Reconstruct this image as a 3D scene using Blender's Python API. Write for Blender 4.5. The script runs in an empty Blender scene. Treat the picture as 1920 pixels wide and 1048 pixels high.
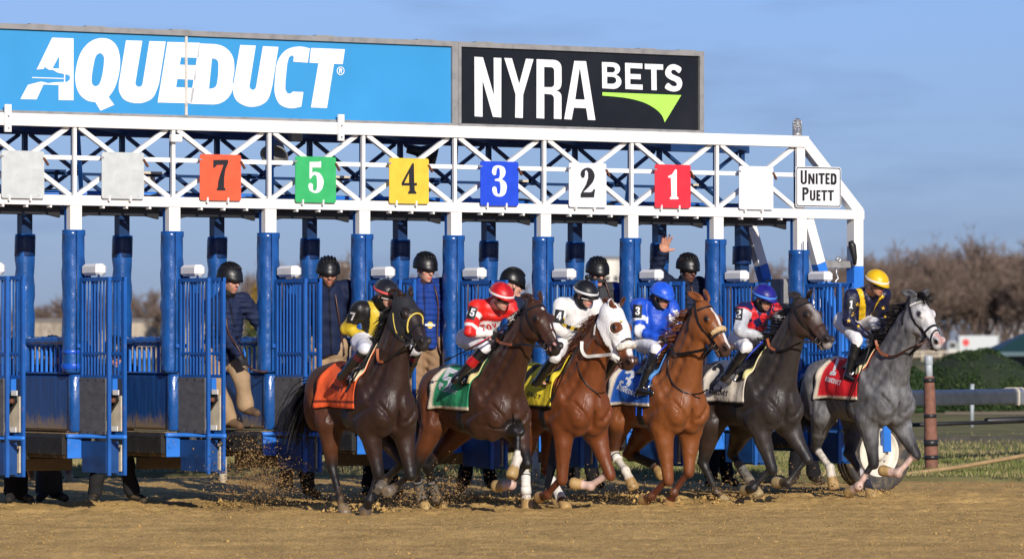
import bpy, math, random
import numpy as np
from mathutils import Vector, Matrix, Quaternion
from mathutils.bvhtree import BVHTree
from mathutils.geometry import tessellate_polygon

random.seed(7); np.random.seed(7)
SC = bpy.context.scene
COL = SC.collection

# ---------------------------------------------------------------- camera, sky, sun, exposure
FPX = 8800.0          # focal length in photograph pixels (1920 wide)
CAM_H = 1.67
HOR = 650.0
cam = bpy.data.cameras.new('camera'); camo = bpy.data.objects.new('camera', cam); COL.objects.link(camo)
camo.location = (0, 0, CAM_H); camo.rotation_euler = (math.pi/2, 0, 0)
cam.sensor_width = 36.0; cam.lens = 36.0*FPX/1920.0
cam.shift_y = (HOR-524.0)/1920.0
cam.clip_start = 1.0; cam.clip_end = 5000.0
cam.dof.use_dof = True; cam.dof.focus_distance = 49.5; cam.dof.aperture_fstop = 3.5
SC.camera = camo

SUN_AZ = math.radians(17.0)      # sun behind the camera, a little to the right
SUN_EL = math.radians(21.0)
world = bpy.data.worlds.new('World'); SC.world = world; world.use_nodes = True
nt = world.node_tree; nt.nodes.clear()
out = nt.nodes.new('ShaderNodeOutputWorld'); bg = nt.nodes.new('ShaderNodeBackground')
sky = nt.nodes.new('ShaderNodeTexSky'); sky.sky_type = 'NISHITA'; sky.sun_disc = False
sky.sun_elevation = SUN_EL; sky.sun_rotation = math.pi - SUN_AZ
sky.air_density = 1.0; sky.dust_density = 0.2; sky.ozone_density = 3.0; sky.altitude = 0
# thin streaky cloud banks over the whole dome
tc = nt.nodes.new('ShaderNodeTexCoord'); mp = nt.nodes.new('ShaderNodeMapping')
mp.inputs['Scale'].default_value = (9, 9, 42)
cn = nt.nodes.new('ShaderNodeTexNoise'); cn.inputs['Scale'].default_value = 2.2; cn.inputs['Detail'].default_value = 4
cr = nt.nodes.new('ShaderNodeMapRange'); cr.inputs[1].default_value = 0.54; cr.inputs[2].default_value = 0.74
cr.inputs[3].default_value = 0.0; cr.inputs[4].default_value = 0.36
tint = nt.nodes.new('ShaderNodeMixRGB'); tint.blend_type = 'MULTIPLY'; tint.inputs[0].default_value = 1.0
sx = nt.nodes.new('ShaderNodeSeparateXYZ'); zr = nt.nodes.new('ShaderNodeMapRange')
zr.inputs[1].default_value = 0.0; zr.inputs[2].default_value = 0.085
zg = nt.nodes.new('ShaderNodeMixRGB'); zg.inputs[1].default_value = (0.335, 0.455, 0.95, 1); zg.inputs[2].default_value = (0.57, 0.67, 1.11, 1)
nt.links.new(tc.outputs['Generated'], sx.inputs[0]); nt.links.new(sx.outputs['Z'], zr.inputs[0]); nt.links.new(zr.outputs[0], zg.inputs[0])
nt.links.new(zg.outputs[0], tint.inputs[2])
cm = nt.nodes.new('ShaderNodeMixRGB'); cm.inputs[2].default_value = (1.9, 2.75, 5.0, 1)
nt.links.new(tc.outputs['Generated'], mp.inputs['Vector']); nt.links.new(mp.outputs[0], cn.inputs['Vector'])
nt.links.new(cn.outputs['Fac'], cr.inputs[0]); nt.links.new(cr.outputs[0], cm.inputs[0])
nt.links.new(sky.outputs[0], tint.inputs[1]); nt.links.new(tint.outputs[0], cm.inputs[1])
nt.links.new(cm.outputs[0], bg.inputs[0]); nt.links.new(bg.outputs[0], out.inputs[0])
bg.inputs[1].default_value = 0.097
sun = bpy.data.lights.new('sun', 'SUN'); suno = bpy.data.objects.new('sun', sun); COL.objects.link(suno)
sun.energy = 5.0; sun.angle = math.radians(0.53); sun.color = (1.0, 0.92, 0.81)
sdir = Vector((math.sin(SUN_AZ)*math.cos(SUN_EL), -math.cos(SUN_AZ)*math.cos(SUN_EL), math.sin(SUN_EL)))
suno.rotation_euler = sdir.to_track_quat('Z', 'Y').to_euler()
vs = SC.view_settings; vs.view_transform = 'Standard'; vs.look = 'None'; vs.gamma = 1; vs.exposure = 0.0
SC.display_settings.display_device = 'sRGB'
vs.use_curve_mapping = False
SC.cycles.max_bounces = 6

# ---------------------------------------------------------------- helpers
def W(px, py, Y):
    return Vector(((px-960.0)*Y/FPX, Y, CAM_H+(HOR-py)*Y/FPX))

def lin(r, g, b):
    f = lambda c: c/12.92 if c <= 0.04045 else ((c+0.055)/1.055)**2.4
    return (f(r/255), f(g/255), f(b/255))

MATS = {}
def mat(name, col, rough=0.6, metal=0.0, var=0.12, vscale=6.0, bump=0.0, bscale=40.0, attr=False,
        dirt=None, coat=0.0, spec=0.5, stretch=None, dirtlo=0.52, splash=None):
    """procedural principled material: base colour with noise variation, optional dirt stains, bump"""
    m = bpy.data.materials.new(name); m.use_nodes = True
    n = m.node_tree; L = n.links; p = n.nodes['Principled BSDF']
    p.inputs['Roughness'].default_value = rough; p.inputs['Metallic'].default_value = metal
    p.inputs['Coat Weight'].default_value = coat; p.inputs['Coat Roughness'].default_value = 0.15
    p.inputs['Specular IOR Level'].default_value = spec
    t = n.nodes.new('ShaderNodeTexCoord'); mp = n.nodes.new('ShaderNodeMapping')
    if stretch: mp.inputs['Scale'].default_value = stretch
    L.new(t.outputs['Object'], mp.inputs['Vector'])
    no = n.nodes.new('ShaderNodeTexNoise'); no.inputs['Scale'].default_value = vscale; no.inputs['Detail'].default_value = 5
    L.new(mp.outputs[0], no.inputs['Vector'])
    if attr:
        a = n.nodes.new('ShaderNodeAttribute'); a.attribute_name = 'Col'; src = a.outputs['Color']
    else:
        a = n.nodes.new('ShaderNodeRGB'); a.outputs[0].default_value = (*col, 1); src = a.outputs[0]
    mr = n.nodes.new('ShaderNodeMapRange'); mr.inputs[1].default_value = 0.25; mr.inputs[2].default_value = 0.75
    mr.inputs[3].default_value = 1-var*1.6; mr.inputs[4].default_value = 1+var
    L.new(no.outputs['Fac'], mr.inputs[0])
    vm = n.nodes.new('ShaderNodeVectorMath'); vm.operation = 'SCALE'
    L.new(src, vm.inputs[0]); L.new(mr.outputs[0], vm.inputs['Scale'])
    res = vm.outputs[0]
    if dirt:
        n2 = n.nodes.new('ShaderNodeTexNoise'); n2.inputs['Scale'].default_value = 9; n2.inputs['Detail'].default_value = 8
        n2.inputs['Roughness'].default_value = 0.7
        L.new(mp.outputs[0], n2.inputs['Vector'])
        m2 = n.nodes.new('ShaderNodeMapRange'); m2.inputs[1].default_value = dirtlo; m2.inputs[2].default_value = dirtlo+0.2
        m2.inputs[3].default_value = 0; m2.inputs[4].default_value = dirt[3]
        L.new(n2.outputs['Fac'], m2.inputs[0])
        mx = n.nodes.new('ShaderNodeMixRGB'); mx.inputs[2].default_value = (*dirt[:3], 1)
        L.new(m2.outputs[0], mx.inputs[0]); L.new(res, mx.inputs[1]); res = mx.outputs[0]
    if splash:       # mud splashed up from below: z0 full, z1 none
        sz = n.nodes.new('ShaderNodeSeparateXYZ'); L.new(t.outputs['Object'], sz.inputs[0])
        n3 = n.nodes.new('ShaderNodeTexNoise'); n3.inputs['Scale'].default_value = 1.0; n3.inputs['Detail'].default_value = 9; n3.inputs['Roughness'].default_value = 0.75
        m3 = n.nodes.new('ShaderNodeMapping'); m3.inputs['Scale'].default_value = (14, 14, 7); L.new(t.outputs['Object'], m3.inputs['Vector']); L.new(m3.outputs[0], n3.inputs['Vector'])
        g3 = n.nodes.new('ShaderNodeMapRange'); g3.inputs[1].default_value = splash[0]; g3.inputs[2].default_value = splash[1]; g3.inputs[3].default_value = 0.42; g3.inputs[4].default_value = -0.12
        L.new(sz.outputs['Z'], g3.inputs[0])
        ad = n.nodes.new('ShaderNodeMath'); L.new(n3.outputs['Fac'], ad.inputs[0]); L.new(g3.outputs[0], ad.inputs[1])
        c3 = n.nodes.new('ShaderNodeMapRange'); c3.inputs[1].default_value = 0.56; c3.inputs[2].default_value = 0.80; c3.inputs[3].default_value = 0; c3.inputs[4].default_value = 0.85; L.new(ad.outputs[0], c3.inputs[0])
        x3 = n.nodes.new('ShaderNodeMixRGB'); x3.inputs[2].default_value = (*splash[2], 1); L.new(c3.outputs[0], x3.inputs[0]); L.new(res, x3.inputs[1]); res = x3.outputs[0]
    L.new(res, p.inputs['Base Color'])
    rr = n.nodes.new('ShaderNodeMapRange'); rr.inputs[3].default_value = max(0, rough-0.08); rr.inputs[4].default_value = min(1, rough+0.12)
    L.new(no.outputs['Fac'], rr.inputs[0]); L.new(rr.outputs[0], p.inputs['Roughness'])
    if bump:
        nb = n.nodes.new('ShaderNodeTexNoise'); nb.inputs['Scale'].default_value = bscale; nb.inputs['Detail'].default_value = 4
        L.new(mp.outputs[0], nb.inputs['Vector'])
        b = n.nodes.new('ShaderNodeBump'); b.inputs['Strength'].default_value = bump; b.inputs['Distance'].default_value = 0.02
        L.new(nb.outputs['Fac'], b.inputs['Height']); L.new(b.outputs[0], p.inputs['Normal'])
    MATS[name] = m
    return m

def tag(o, label=None, cat=None, group=None, kind=None):
    if label: o['label'] = label
    if cat: o['category'] = cat
    if group: o['group'] = group
    if kind: o['kind'] = kind
    return o

def empty(name, loc=(0, 0, 0), rz=0.0, parent=None):
    o = bpy.data.objects.new(name, None); COL.objects.link(o)
    o.location = loc; o.rotation_euler = (0, 0, rz); o.empty_display_size = 0.1
    if parent: o.parent = parent
    return o

def mesh_np(name, v, f, m=None, smooth=False, col=None):
    """mesh from numpy verts and a list/array of faces"""
    me = bpy.data.meshes.new(name)
    v = np.asarray(v, dtype=np.float32)
    if isinstance(f, np.ndarray):
        nf, k = f.shape
        me.vertices.add(len(v)); me.vertices.foreach_set('co', v.ravel())
        me.loops.add(nf*k); me.loops.foreach_set('vertex_index', f.astype(np.int32).ravel())
        me.polygons.add(nf); me.polygons.foreach_set('loop_start', np.arange(0, nf*k, k, dtype=np.int32))
        me.update(calc_edges=True); me.validate()
    else:
        me.from_pydata(v.tolist(), [], f); me.update()
    if smooth: me.polygons.foreach_set('use_smooth', np.ones(len(me.polygons), dtype=bool))
    if col is not None:
        ca = me.color_attributes.new('Col', 'FLOAT_COLOR', 'POINT')
        c4 = np.ones((len(v), 4), dtype=np.float32); c4[:, :3] = col
        ca.data.foreach_set('color', c4.ravel())
    if m is not None:
        for mm in (m if isinstance(m, (list, tuple)) else [m]): me.materials.append(mm)
    return me

def obj(name, me, parent=None, loc=(0, 0, 0), rot=(0, 0, 0)):
    o = bpy.data.objects.new(name, me); COL.objects.link(o)
    o.location = loc; o.rotation_euler = rot
    if parent: o.parent = parent
    return o

class MB:
    """collects simple solids into one mesh"""
    def __init__(s): s.v = []; s.f = []; s.mi = []; s.cur = 0
    def add(s, vs, fs):
        b = len(s.v); s.v += [tuple(x) for x in vs]
        for q in fs: s.f.append([b+i for i in q]); s.mi.append(s.cur)
        return s
    def box(s, lo, hi, ch=0.0):
        x0, y0, z0 = lo; x1, y1, z1 = hi
        if ch > 0:
            return s.cbox(lo, hi, ch)
        vs = [(x0,y0,z0),(x1,y0,z0),(x1,y1,z0),(x0,y1,z0),(x0,y0,z1),(x1,y0,z1),(x1,y1,z1),(x0,y1,z1)]
        return s.add(vs, [(3,2,1,0),(4,5,6,7),(0,1,5,4),(1,2,6,5),(2,3,7,6),(3,0,4,7)])
    def cbox(s, lo, hi, c):
        """box with chamfered edges (vertical ring octagon, bevelled top and bottom)"""
        x0, y0, z0 = lo; x1, y1, z1 = hi
        def ring(i, z): return [(x0+i+c,y0+i,z),(x1-i-c,y0+i,z),(x1-i,y0+i+c,z),(x1-i,y1-i-c,z),(x1-i-c,y1-i,z),(x0+i+c,y1-i,z),(x0+i,y1-i-c,z),(x0+i,y0+i+c,z)]
        rs = [ring(c*0.8, z0), ring(0, z0+c), ring(0, z1-c), ring(c*0.8, z1)]
        b = len(s.v); vs = [p for r in rs for p in r]; fs = []
        for k in range(3):
            for i in range(8):
                j = (i+1) % 8; fs.append((k*8+i, k*8+j, k*8+8+j, k*8+8+i))
        fs.append(tuple(range(7, -1, -1))); fs.append(tuple(range(24, 32)))
        return s.add(vs, fs)
    def beam(s, a, b, w, h, up=(0, 0, 1)):
        a = Vector(a); b = Vector(b); d = (b-a).normalized(); up = Vector(up)
        if abs(d.dot(up)) > 0.98: up = Vector((0, 1, 0))
        x = d.cross(up).normalized(); y = x.cross(d).normalized()
        vs = []
        for p in (a, b):
            for i, j in ((-1,-1),(1,-1),(1,1),(-1,1)): vs.append(p+x*(i*w/2)+y*(j*h/2))
        return s.add(vs, [(3,2,1,0),(4,5,6,7),(0,1,5,4),(1,2,6,5),(2,3,7,6),(3,0,4,7)])
    def tube(s, pts, r, n=8, caps=True):
        pts = [Vector(p) for p in pts]; m = len(pts)
        rs = r if isinstance(r, (list, tuple)) else [r]*m
        t0 = (pts[1]-pts[0]).normalized(); ref = Vector((0, 0, 1)) if abs(t0.z) < 0.9 else Vector((1, 0, 0))
        vs = []; fs = []
        x = None
        for i, p in enumerate(pts):
            t = (pts[min(i+1, m-1)]-pts[max(i-1, 0)]).normalized()
            if x is None: x = t.cross(ref).normalized()
            else:
                x = (x-t*x.dot(t)).normalized()
            y = t.cross(x)
            for k in range(n):
                a = 2*math.pi*k/n; vs.append(p+(x*math.cos(a)+y*math.sin(a))*rs[i])
        for i in range(m-1):
            for k in range(n):
                k2 = (k+1) % n; fs.append((i*n+k, i*n+k2, i*n+n+k2, i*n+n+k))
        if caps: fs.append(tuple(range(n-1, -1, -1))); fs.append(tuple(range((m-1)*n, m*n)))
        return s.add(vs, fs)
    def strip(s, pts, nrm, w, th=0.006):
        """flat strap along pts: width w across, thickness th along nrm (list or one vector)"""
        pts = [Vector(p) for p in pts]; m = len(pts); vs = []; fs = []
        for i, p in enumerate(pts):
            t = (pts[min(i+1, m-1)]-pts[max(i-1, 0)]).normalized()
            nn = Vector(nrm[i] if isinstance(nrm, list) else nrm)
            nn = (nn-t*nn.dot(t)).normalized(); c = t.cross(nn)
            for a, b in ((-1,-1),(1,-1),(1,1),(-1,1)): vs.append(p+c*(a*w/2)+nn*(b*th/2))
        for i in range(m-1):
            for k in range(4):
                k2 = (k+1) % 4; fs.append((i*4+k, i*4+k2, i*4+4+k2, i*4+4+k))
        fs.append((3,2,1,0)); fs.append(tuple(range((m-1)*4, m*4)))
        return s.add(vs, fs)
    def lathe(s, prof, n=16, M=None, caps=True):
        vs = []; fs = []; m = len(prof)
        for r, z in prof:
            for k in range(n):
                a = 2*math.pi*k/n; p = Vector((r*math.cos(a), r*math.sin(a), z)); vs.append(M @ p if M else p)
        for i in range(m-1):
            for k in range(n):
                k2 = (k+1) % n; fs.append((i*n+k, i*n+k2, i*n+n+k2, i*n+n+k))
        if caps: fs.append(tuple(range(n-1, -1, -1))); fs.append(tuple(range((m-1)*n, m*n)))
        return s.add(vs, fs)
    def prism(s, outline, depth, M):
        """outline (x, y) extruded along z by depth, mapped by M"""
        n = len(outline); tri = tessellate_polygon([[Vector((x, y, 0)) for x, y in outline]])
        vs = [M @ Vector((x, y, 0)) for x, y in outline]+[M @ Vector((x, y, depth)) for x, y in outline]
        fs = [(c, b, a) for a, b, c in tri]+[(a+n, b+n, c+n) for a, b, c in tri]
        fs += [(i, (i+1) % n, (i+1) % n+n, i+n) for i in range(n)]
        return s.add(vs, fs)
    def mesh(s, name, m, smooth=False, origin=None, angle=None):
        v = s.v
        if origin is not None: v = [(a-origin[0], b-origin[1], c-origin[2]) for a, b, c in v]
        me = bpy.data.meshes.new(name); me.from_pydata([tuple(x) for x in v], [], s.f); me.update()
        for mm in (m if isinstance(m, (list, tuple)) else [m]): me.materials.append(mm)
        me.polygons.foreach_set('material_index', s.mi)
        if smooth: me.polygons.foreach_set('use_smooth', np.ones(len(me.polygons), dtype=bool))
        bm = None
        return me
    def build(s, name, m, parent=None, smooth=False, origin=(0, 0, 0)):
        return obj(name, s.mesh(name, m, smooth, origin), parent, origin)

def fixn(me):
    """consistent outward normals"""
    import bmesh
    bm = bmesh.new(); bm.from_mesh(me); bmesh.ops.recalc_face_normals(bm, faces=bm.faces); bm.to_mesh(me); bm.free()
    return me

def copy_tree(o, parent=None, off=None):
    c = o.copy(); COL.objects.link(c)
    if parent is not None: c.parent = parent
    if off is not None: c.location = Vector(o.location)+Vector(off)
    for ch in list(o.children):
        copy_tree(ch, c)
    return c

# starting-gate frame: u along the gate, w away from the camera (into the stalls), z up
TH = math.radians(32.0); CT, ST = math.cos(TH), math.sin(TH); GZ = 51.2
def G(u, w, z): return Vector((u*CT-w*ST, GZ+u*ST+w*CT, z))
def GU(px, w=0.0):
    k = (px-960.0)/FPX
    return (k*(GZ+w*CT)+w*ST)/(CT-k*ST)
def GP(px, py, w=0.0):
    """photo pixel on the plane w -> gate coordinates"""
    u = GU(px, w); Y = GZ+u*ST+w*CT
    return Vector((u, w, CAM_H+(HOR-py)*Y/FPX))

def catmull(pts, n=5, closed=True):
    P = [Vector(p) for p in pts]; m = len(P); o = []
    for i in range(m if closed else m-1):
        p0, p1, p2, p3 = (P[(i-1) % m], P[i], P[(i+1) % m], P[(i+2) % m]) if closed else (P[max(i-1, 0)], P[i], P[i+1], P[min(i+2, m-1)])
        for k in range(n):
            t = k/n
            o.append(0.5*((2*p1)+(p2-p0)*t+(2*p0-5*p1+4*p2-p3)*t*t+(3*p1-p0-3*p2+p3)*t**3))
    if not closed: o.append(P[-1])
    return o
# ---------------------------------------------------------------- materials
DUST = (0.32, 0.22, 0.11)
M_BLUE = mat('gate_blue_paint', (0.013, 0.098, 0.37), 0.38, var=0.18, vscale=3, bump=0.05, bscale=60, dirt=(*DUST, 0.35), dirtlo=0.6)
M_BLUE_SUNLIT = mat('gate_blue_sunlit', (0.022, 0.17, 0.62), 0.42, var=0.15, vscale=4, dirt=(*DUST, 0.5), dirtlo=0.6)  # the gate blue again, with strong sunlight put into the colour
M_PAD = mat('blue_vinyl_pad', (0.011, 0.082, 0.30), 0.25, var=0.22, vscale=5, bump=0.55, bscale=9, stretch=(1.6, 1.6, 0.9), dirt=(*DUST, 0.3), dirtlo=0.62, coat=0.3)
M_BOX = mat('dark_blue_door_box', (0.007, 0.055, 0.20), 0.4, var=0.25, vscale=5, dirt=(0.25, 0.18, 0.09, 0.4), dirtlo=0.62)
M_NAVY = mat('even_navy', (0.006, 0.035, 0.12), 0.4, var=0.2, vscale=3)  # even dark navy, deeper than the gate blue
M_SEAM_SHADOW = mat('navy_seam_and_shadow', (0.005, 0.025, 0.10), 0.3, var=0.2, bump=0.4, bscale=12)  # dark navy for pad seams and the painted shadow on rear posts
M_PANEL = mat('scuffed_blue_panel', (0.008, 0.068, 0.26), 0.33, var=0.3, vscale=3, bump=0.25, bscale=7, dirt=(0.10, 0.14, 0.22, 0.4), stretch=(6, 6, 0.6), dirtlo=0.60, splash=(0.78, 1.06, (0.30, 0.21, 0.10)))
M_WHITE = mat('white_gate_paint', (0.80, 0.79, 0.76), 0.42, var=0.05, vscale=5, dirt=(0.45, 0.38, 0.28, 0.28), dirtlo=0.64)
M_RUB = mat('black_rubber', (0.018, 0.017, 0.017), 0.7, var=0.35, vscale=4, bump=0.3, bscale=30, dirt=(*DUST, 0.35), dirtlo=0.60, splash=(0.45, 0.62, (0.26, 0.18, 0.09)))
M_BLK = mat('black_plastic', (0.012, 0.012, 0.013), 0.45, var=0.2)
M_GREYP = mat('grey_rubber_panel', (0.11, 0.11, 0.115), 0.75, var=0.22, vscale=7, bump=0.3, bscale=50, dirt=(0.2, 0.19, 0.18, 0.5), stretch=(1, 1, 2.5), dirtlo=0.55, splash=(-0.35, 0.1, (0.26, 0.19, 0.10)))
M_CREAM = mat('cream_padding', (0.60, 0.53, 0.40), 0.7, var=0.12, vscale=8, dirt=(*DUST, 0.5))
M_ALU = mat('weathered_aluminium', (0.30, 0.295, 0.29), 0.55, 0.25, var=0.2, vscale=9, dirt=(0.12, 0.11, 0.10, 0.4))
M_STEEL = mat('galvanised_steel', (0.50, 0.50, 0.50), 0.38, 0.7, var=0.15, vscale=14)
M_BLANK = mat('grimy_white_board', (0.52, 0.55, 0.54), 0.55, var=0.1, vscale=8, dirt=(0.25, 0.27, 0.26, 0.55), dirtlo=0.56)
M_RUST = mat('rusty_latch', (0.16, 0.06, 0.03), 0.8, var=0.3)
M_SKYB = mat('sky_blue_banner', (0.028, 0.27, 0.58), 0.5, var=0.05, vscale=1.2, dirt=(0.25, 0.45, 0.6, 0.2), dirtlo=0.66)
M_BANBLK = mat('black_banner', (0.008, 0.009, 0.011), 0.32, var=0.25, vscale=2, dirt=(0.22, 0.23, 0.25, 0.35), dirtlo=0.68)
M_VINYL = mat('white_vinyl_lettering', (0.80, 0.81, 0.82), 0.5, var=0.03)
M_LIME = mat('lime_vinyl', (0.40, 0.80, 0.10), 0.5, var=0.03)
M_INK = mat('black_ink', (0.012, 0.012, 0.015), 0.5, var=0.1)
PLATE = {'7': (0.80, 0.105, 0.04), '5': (0.035, 0.42, 0.13), '4': (0.80, 0.52, 0.045), '3': (0.01, 0.06, 0.60), '2': (0.72, 0.73, 0.76), '1': (0.72, 0.025, 0.045)}
for k, c in PLATE.items(): mat('plate_'+k, c, 0.45, var=0.08, vscale=9, dirt=(c[0]*.6+.05, c[1]*.6+.05, c[2]*.6+.05, 0.3), dirtlo=0.6)
# ---------------------------------------------------------------- starting gate (one thing, many parts)
PITCH = 1.146; U0 = -0.749
UK = {k: U0+PITCH*k for k in range(-6, 5)}
gate = empty('starting_gate', G(0, 0, 0), TH)
tag(gate, 'long blue and white racetrack starting gate with its front doors swung open', 'starting gate')
D = 1.13
def part(name, mb, m, parent=None, origin=(0, 0, 0), smooth=False):
    me = mb.mesh(name, m, smooth, origin); fixn(me)
    o = obj(name, me, parent or gate, (0, 0, 0))
    p = parent
    base = Vector((0, 0, 0))
    while p is not None and p is not gate:
        base += Vector(p.location); p = p.parent
    o.location = Vector(origin)-base
    return o
UL, UR = -8.6, 3.86
# chords of the front truss
part('top_beam', MB().box((UL, -0.065, 3.93), (3.93, 0.065, 4.055)), M_WHITE)
part('bottom_beam', MB().box((UL, -0.075, 3.125), (4.70, 0.075, 3.228)), M_WHITE)
part('end_brace', MB().beam((3.88, 0, 4.005), (4.66, 0, 3.20), 0.12, 0.115, (0, 1, 0)), M_WHITE)
for k in range(-7, 4):
    a = U0+PITCH*k; b = a+PITCH
    part('truss_rail', MB().box((a+0.03, -0.022, 3.592), (b-0.03, 0.022, 3.638)), M_WHITE)
for k in range(-7, 5):
    a = U0+PITCH*k; w = 0.018 if k < 4 else 0.055
    part('truss_upright', MB().box((a-w, -0.045, 3.228), (a+w, -0.005, 3.93)), M_WHITE)
    part('truss_upright', MB().box((a-w-0.002, -0.005, 3.228), (a+w-0.002, 0.020, 3.93)), M_NAVY)
for k in range(-7, 4):
    a = U0+PITCH*k; b = a+PITCH; mid = (a+b)/2
    dz = 0.004
    for s, (p, q) in enumerate((((a+.05, 3.93), (b-.05, 3.228)), ((b-.05, 3.93), (a+.05, 3.228)))):
        part('truss_strut', MB().beam((p[0], -0.02+s*0.05, p[1]), (q[0], -0.02+s*0.05, q[1]), 0.045, 0.048, (0, 1, 0)), M_WHITE)
# rear truss, navy
part('rear_top_beam', MB().box((UL, D-0.06, 3.90), (3.9, D+0.06, 4.02)), M_NAVY)
part('rear_bottom_beam', MB().box((UL, D-0.06, 3.06), (3.95, D+0.06, 3.17)), M_NAVY)
for k in range(-8, 5):
    a = U0+PITCH*k
    part('rear_truss_upright', MB().box((a-0.025, D-0.025, 3.17), (a+0.025, D+0.025, 3.9)), M_NAVY)
    if k < 4:
        b = a+PITCH
        for s, (p, q) in enumerate((((a+.05, 3.9), (b-.05, 3.17)), ((b-.05, 3.9), (a+.05, 3.17)))):
            part('rear_truss_strut', MB().beam((p[0], D-0.02+s*0.05, p[1]), (q[0], D-0.02+s*0.05, q[1]), 0.036, 0.04, (0, 1, 0)), M_NAVY)
        # top-plane diagonals and cross pipes between the two trusses
        part('roof_brace', MB().beam((a, 0.08, 3.98), (b, D-0.07, 3.94), 0.035, 0.035), M_NAVY)
        part('cross_beam', MB().beam((b, 0.08, 3.14), (b, D-0.07, 3.12), 0.08, 0.08), M_NAVY)
        if k % 2 == 0: part('web_brace', MB().beam((a+0.1, 0.1, 3.92), (a+0.62, D-0.1, 3.2), 0.045, 0.05), M_BLUE)
part('conduit', MB().tube([(UL, 0.62, 3.27), (3.8, 0.62, 3.27)], 0.032, 8), M_BLUE_SUNLIT, smooth=True)
part('light_rail', MB().box((UL, 0.86, 3.47), (3.3, 0.90, 3.50)), M_NAVY)
for i in range(4):
    pts = []
    rr = random.Random(i)
    for j in range(60):
        pts.append((-8.5+j*0.205, 0.55+0.04*i+rr.uniform(-.03, .03), 3.25-0.03*i+0.05*math.sin(j*0.9+i*2)+rr.uniform(-.012, .012)))
    part('cable', MB().tube(pts, 0.009, 5), M_BLK, smooth=True)
for k in range(-6, 4):                # small work lamps under the truss
    a = U0+PITCH*k
    part('work_lamp', MB().box((a+0.05, 0.80, 3.50), (a+0.32, 0.95, 3.525)).box((a+0.1, 0.83, 3.40), (a+0.24, 0.93, 3.47)), M_CREAM if k % 2 else M_NAVY)
# black gutter with scalloped gussets below the front beam
for k in range(-7, 4):
    a = U0+PITCH*k+0.10; b = U0+PITCH*(k+1)-0.10
    mb = MB()
    n = 10; top = 3.118; o = []
    for i in range(n+1):
        t = i/n; o.append((a+(b-a)*t, 3.035+0.035*min(1, 4*t*(1-t)*1.6)-0.035))
    outl = [(a, top)]+[(b, top)]+[(x, z) for x, z in reversed(o)]
    mb.prism(outl, 0.05, Matrix(((1, 0, 0, 0), (0, 0, 1, 0.10), (0, 1, 0, 0), (0, 0, 0, 1))))
    part('gutter', mb, M_BLK)
    for i in range(3):
        x = a+0.2+0.27*i
        part('gutter_clip', MB().box((x, -0.082, 3.098), (x+0.022, -0.002, 3.121)), M_WHITE)

# one stall's worth of parts at u = 0, copied to every post
proto = []
def pp(name, mb, m, parent=None, origin=(0, 0, 0), smooth=False):
    o = part(name, mb, m, parent, origin, smooth)
    if parent is None: proto.append(o)
    return o
pp('front_post', MB().box((-0.066, -0.066, 1.42), (0.066, 0.02, 3.122)), M_WHITE)
pp('post_back', MB().box((-0.069, 0.022, 1.42), (0.064, 0.07, 3.12)), M_BLUE)
mb = MB(); rr = random.Random(3)
prof = [(0.098, 1.40), (0.108, 1.43)]+[(0.108+rr.uniform(-.004, .004), 1.5+0.085*i) for i in range(15)]+[(0.106, 2.80), (0.112, 2.825), (0.111, 2.87), (0.085, 2.874)]
def padpost(prof, c, n=20, sq=0.55):
    vs = []; fs = []
    for r, z in prof:
        for k in range(n):
            a = 2*math.pi*k/n; ca, sa = math.cos(a), math.sin(a)
            q = (abs(ca)**4+abs(sa)**4)**0.25; rad = r*(1*(1-sq)+sq/q)
            wob = 0.0035*math.sin(z*21+a*3)+0.003*math.sin(z*37+a*5)
            vs.append((c[0]+ca*(rad+wob), c[1]+sa*(rad+wob), z))
    m = len(prof)
    for i in range(m-1):
        for k in range(n):
            k2 = (k+1) % n; fs.append((i*n+k, i*n+k2, i*n+n+k2, i*n+n+k))
    fs.append(tuple(range(n-1, -1, -1))); fs.append(tuple(range((m-1)*n, m*n)))
    return vs, fs
fp = pp('post_pad', MB().add(*padpost(prof, (0, 0))), M_PAD, smooth=True)
pp('pad_seam', MB().tube([(0.105, -0.02, 1.42), (0.112, -0.025, 2.0), (0.109, -0.022, 2.86)], 0.006, 5).tube([(-0.02, -0.112, 1.42), (-0.018, -0.116, 2.1), (-0.02, -0.114, 2.86)], 0.006, 5), M_SEAM_SHADOW, smooth=True)
pp('rear_post', MB().box((-0.06, D-0.06, 0.5), (0.06, D+0.06, 3.06)), M_NAVY)
prof2 = [(0.095, 1.40), (0.1, 1.43)]+[(0.100+rr.uniform(-.005, .005), 1.5+0.1*i) for i in range(13)]+[(0.098, 2.80), (0.104, 2.82), (0.102, 2.85), (0.08, 2.855)]
pp('rear_post_pad', MB().add(*padpost(prof2, (0, D), sq=0.3)), M_PAD, smooth=True)
pp('rear_post_shadow', MB().add(*padpost([(0.104, 2.62), (0.106, 2.63), (0.106, 2.82), (0.104, 2.83)], (0, D), sq=0.3)), M_SEAM_SHADOW, smooth=True)  # shadow of the front beam on the pad, painted as a dark band
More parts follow.
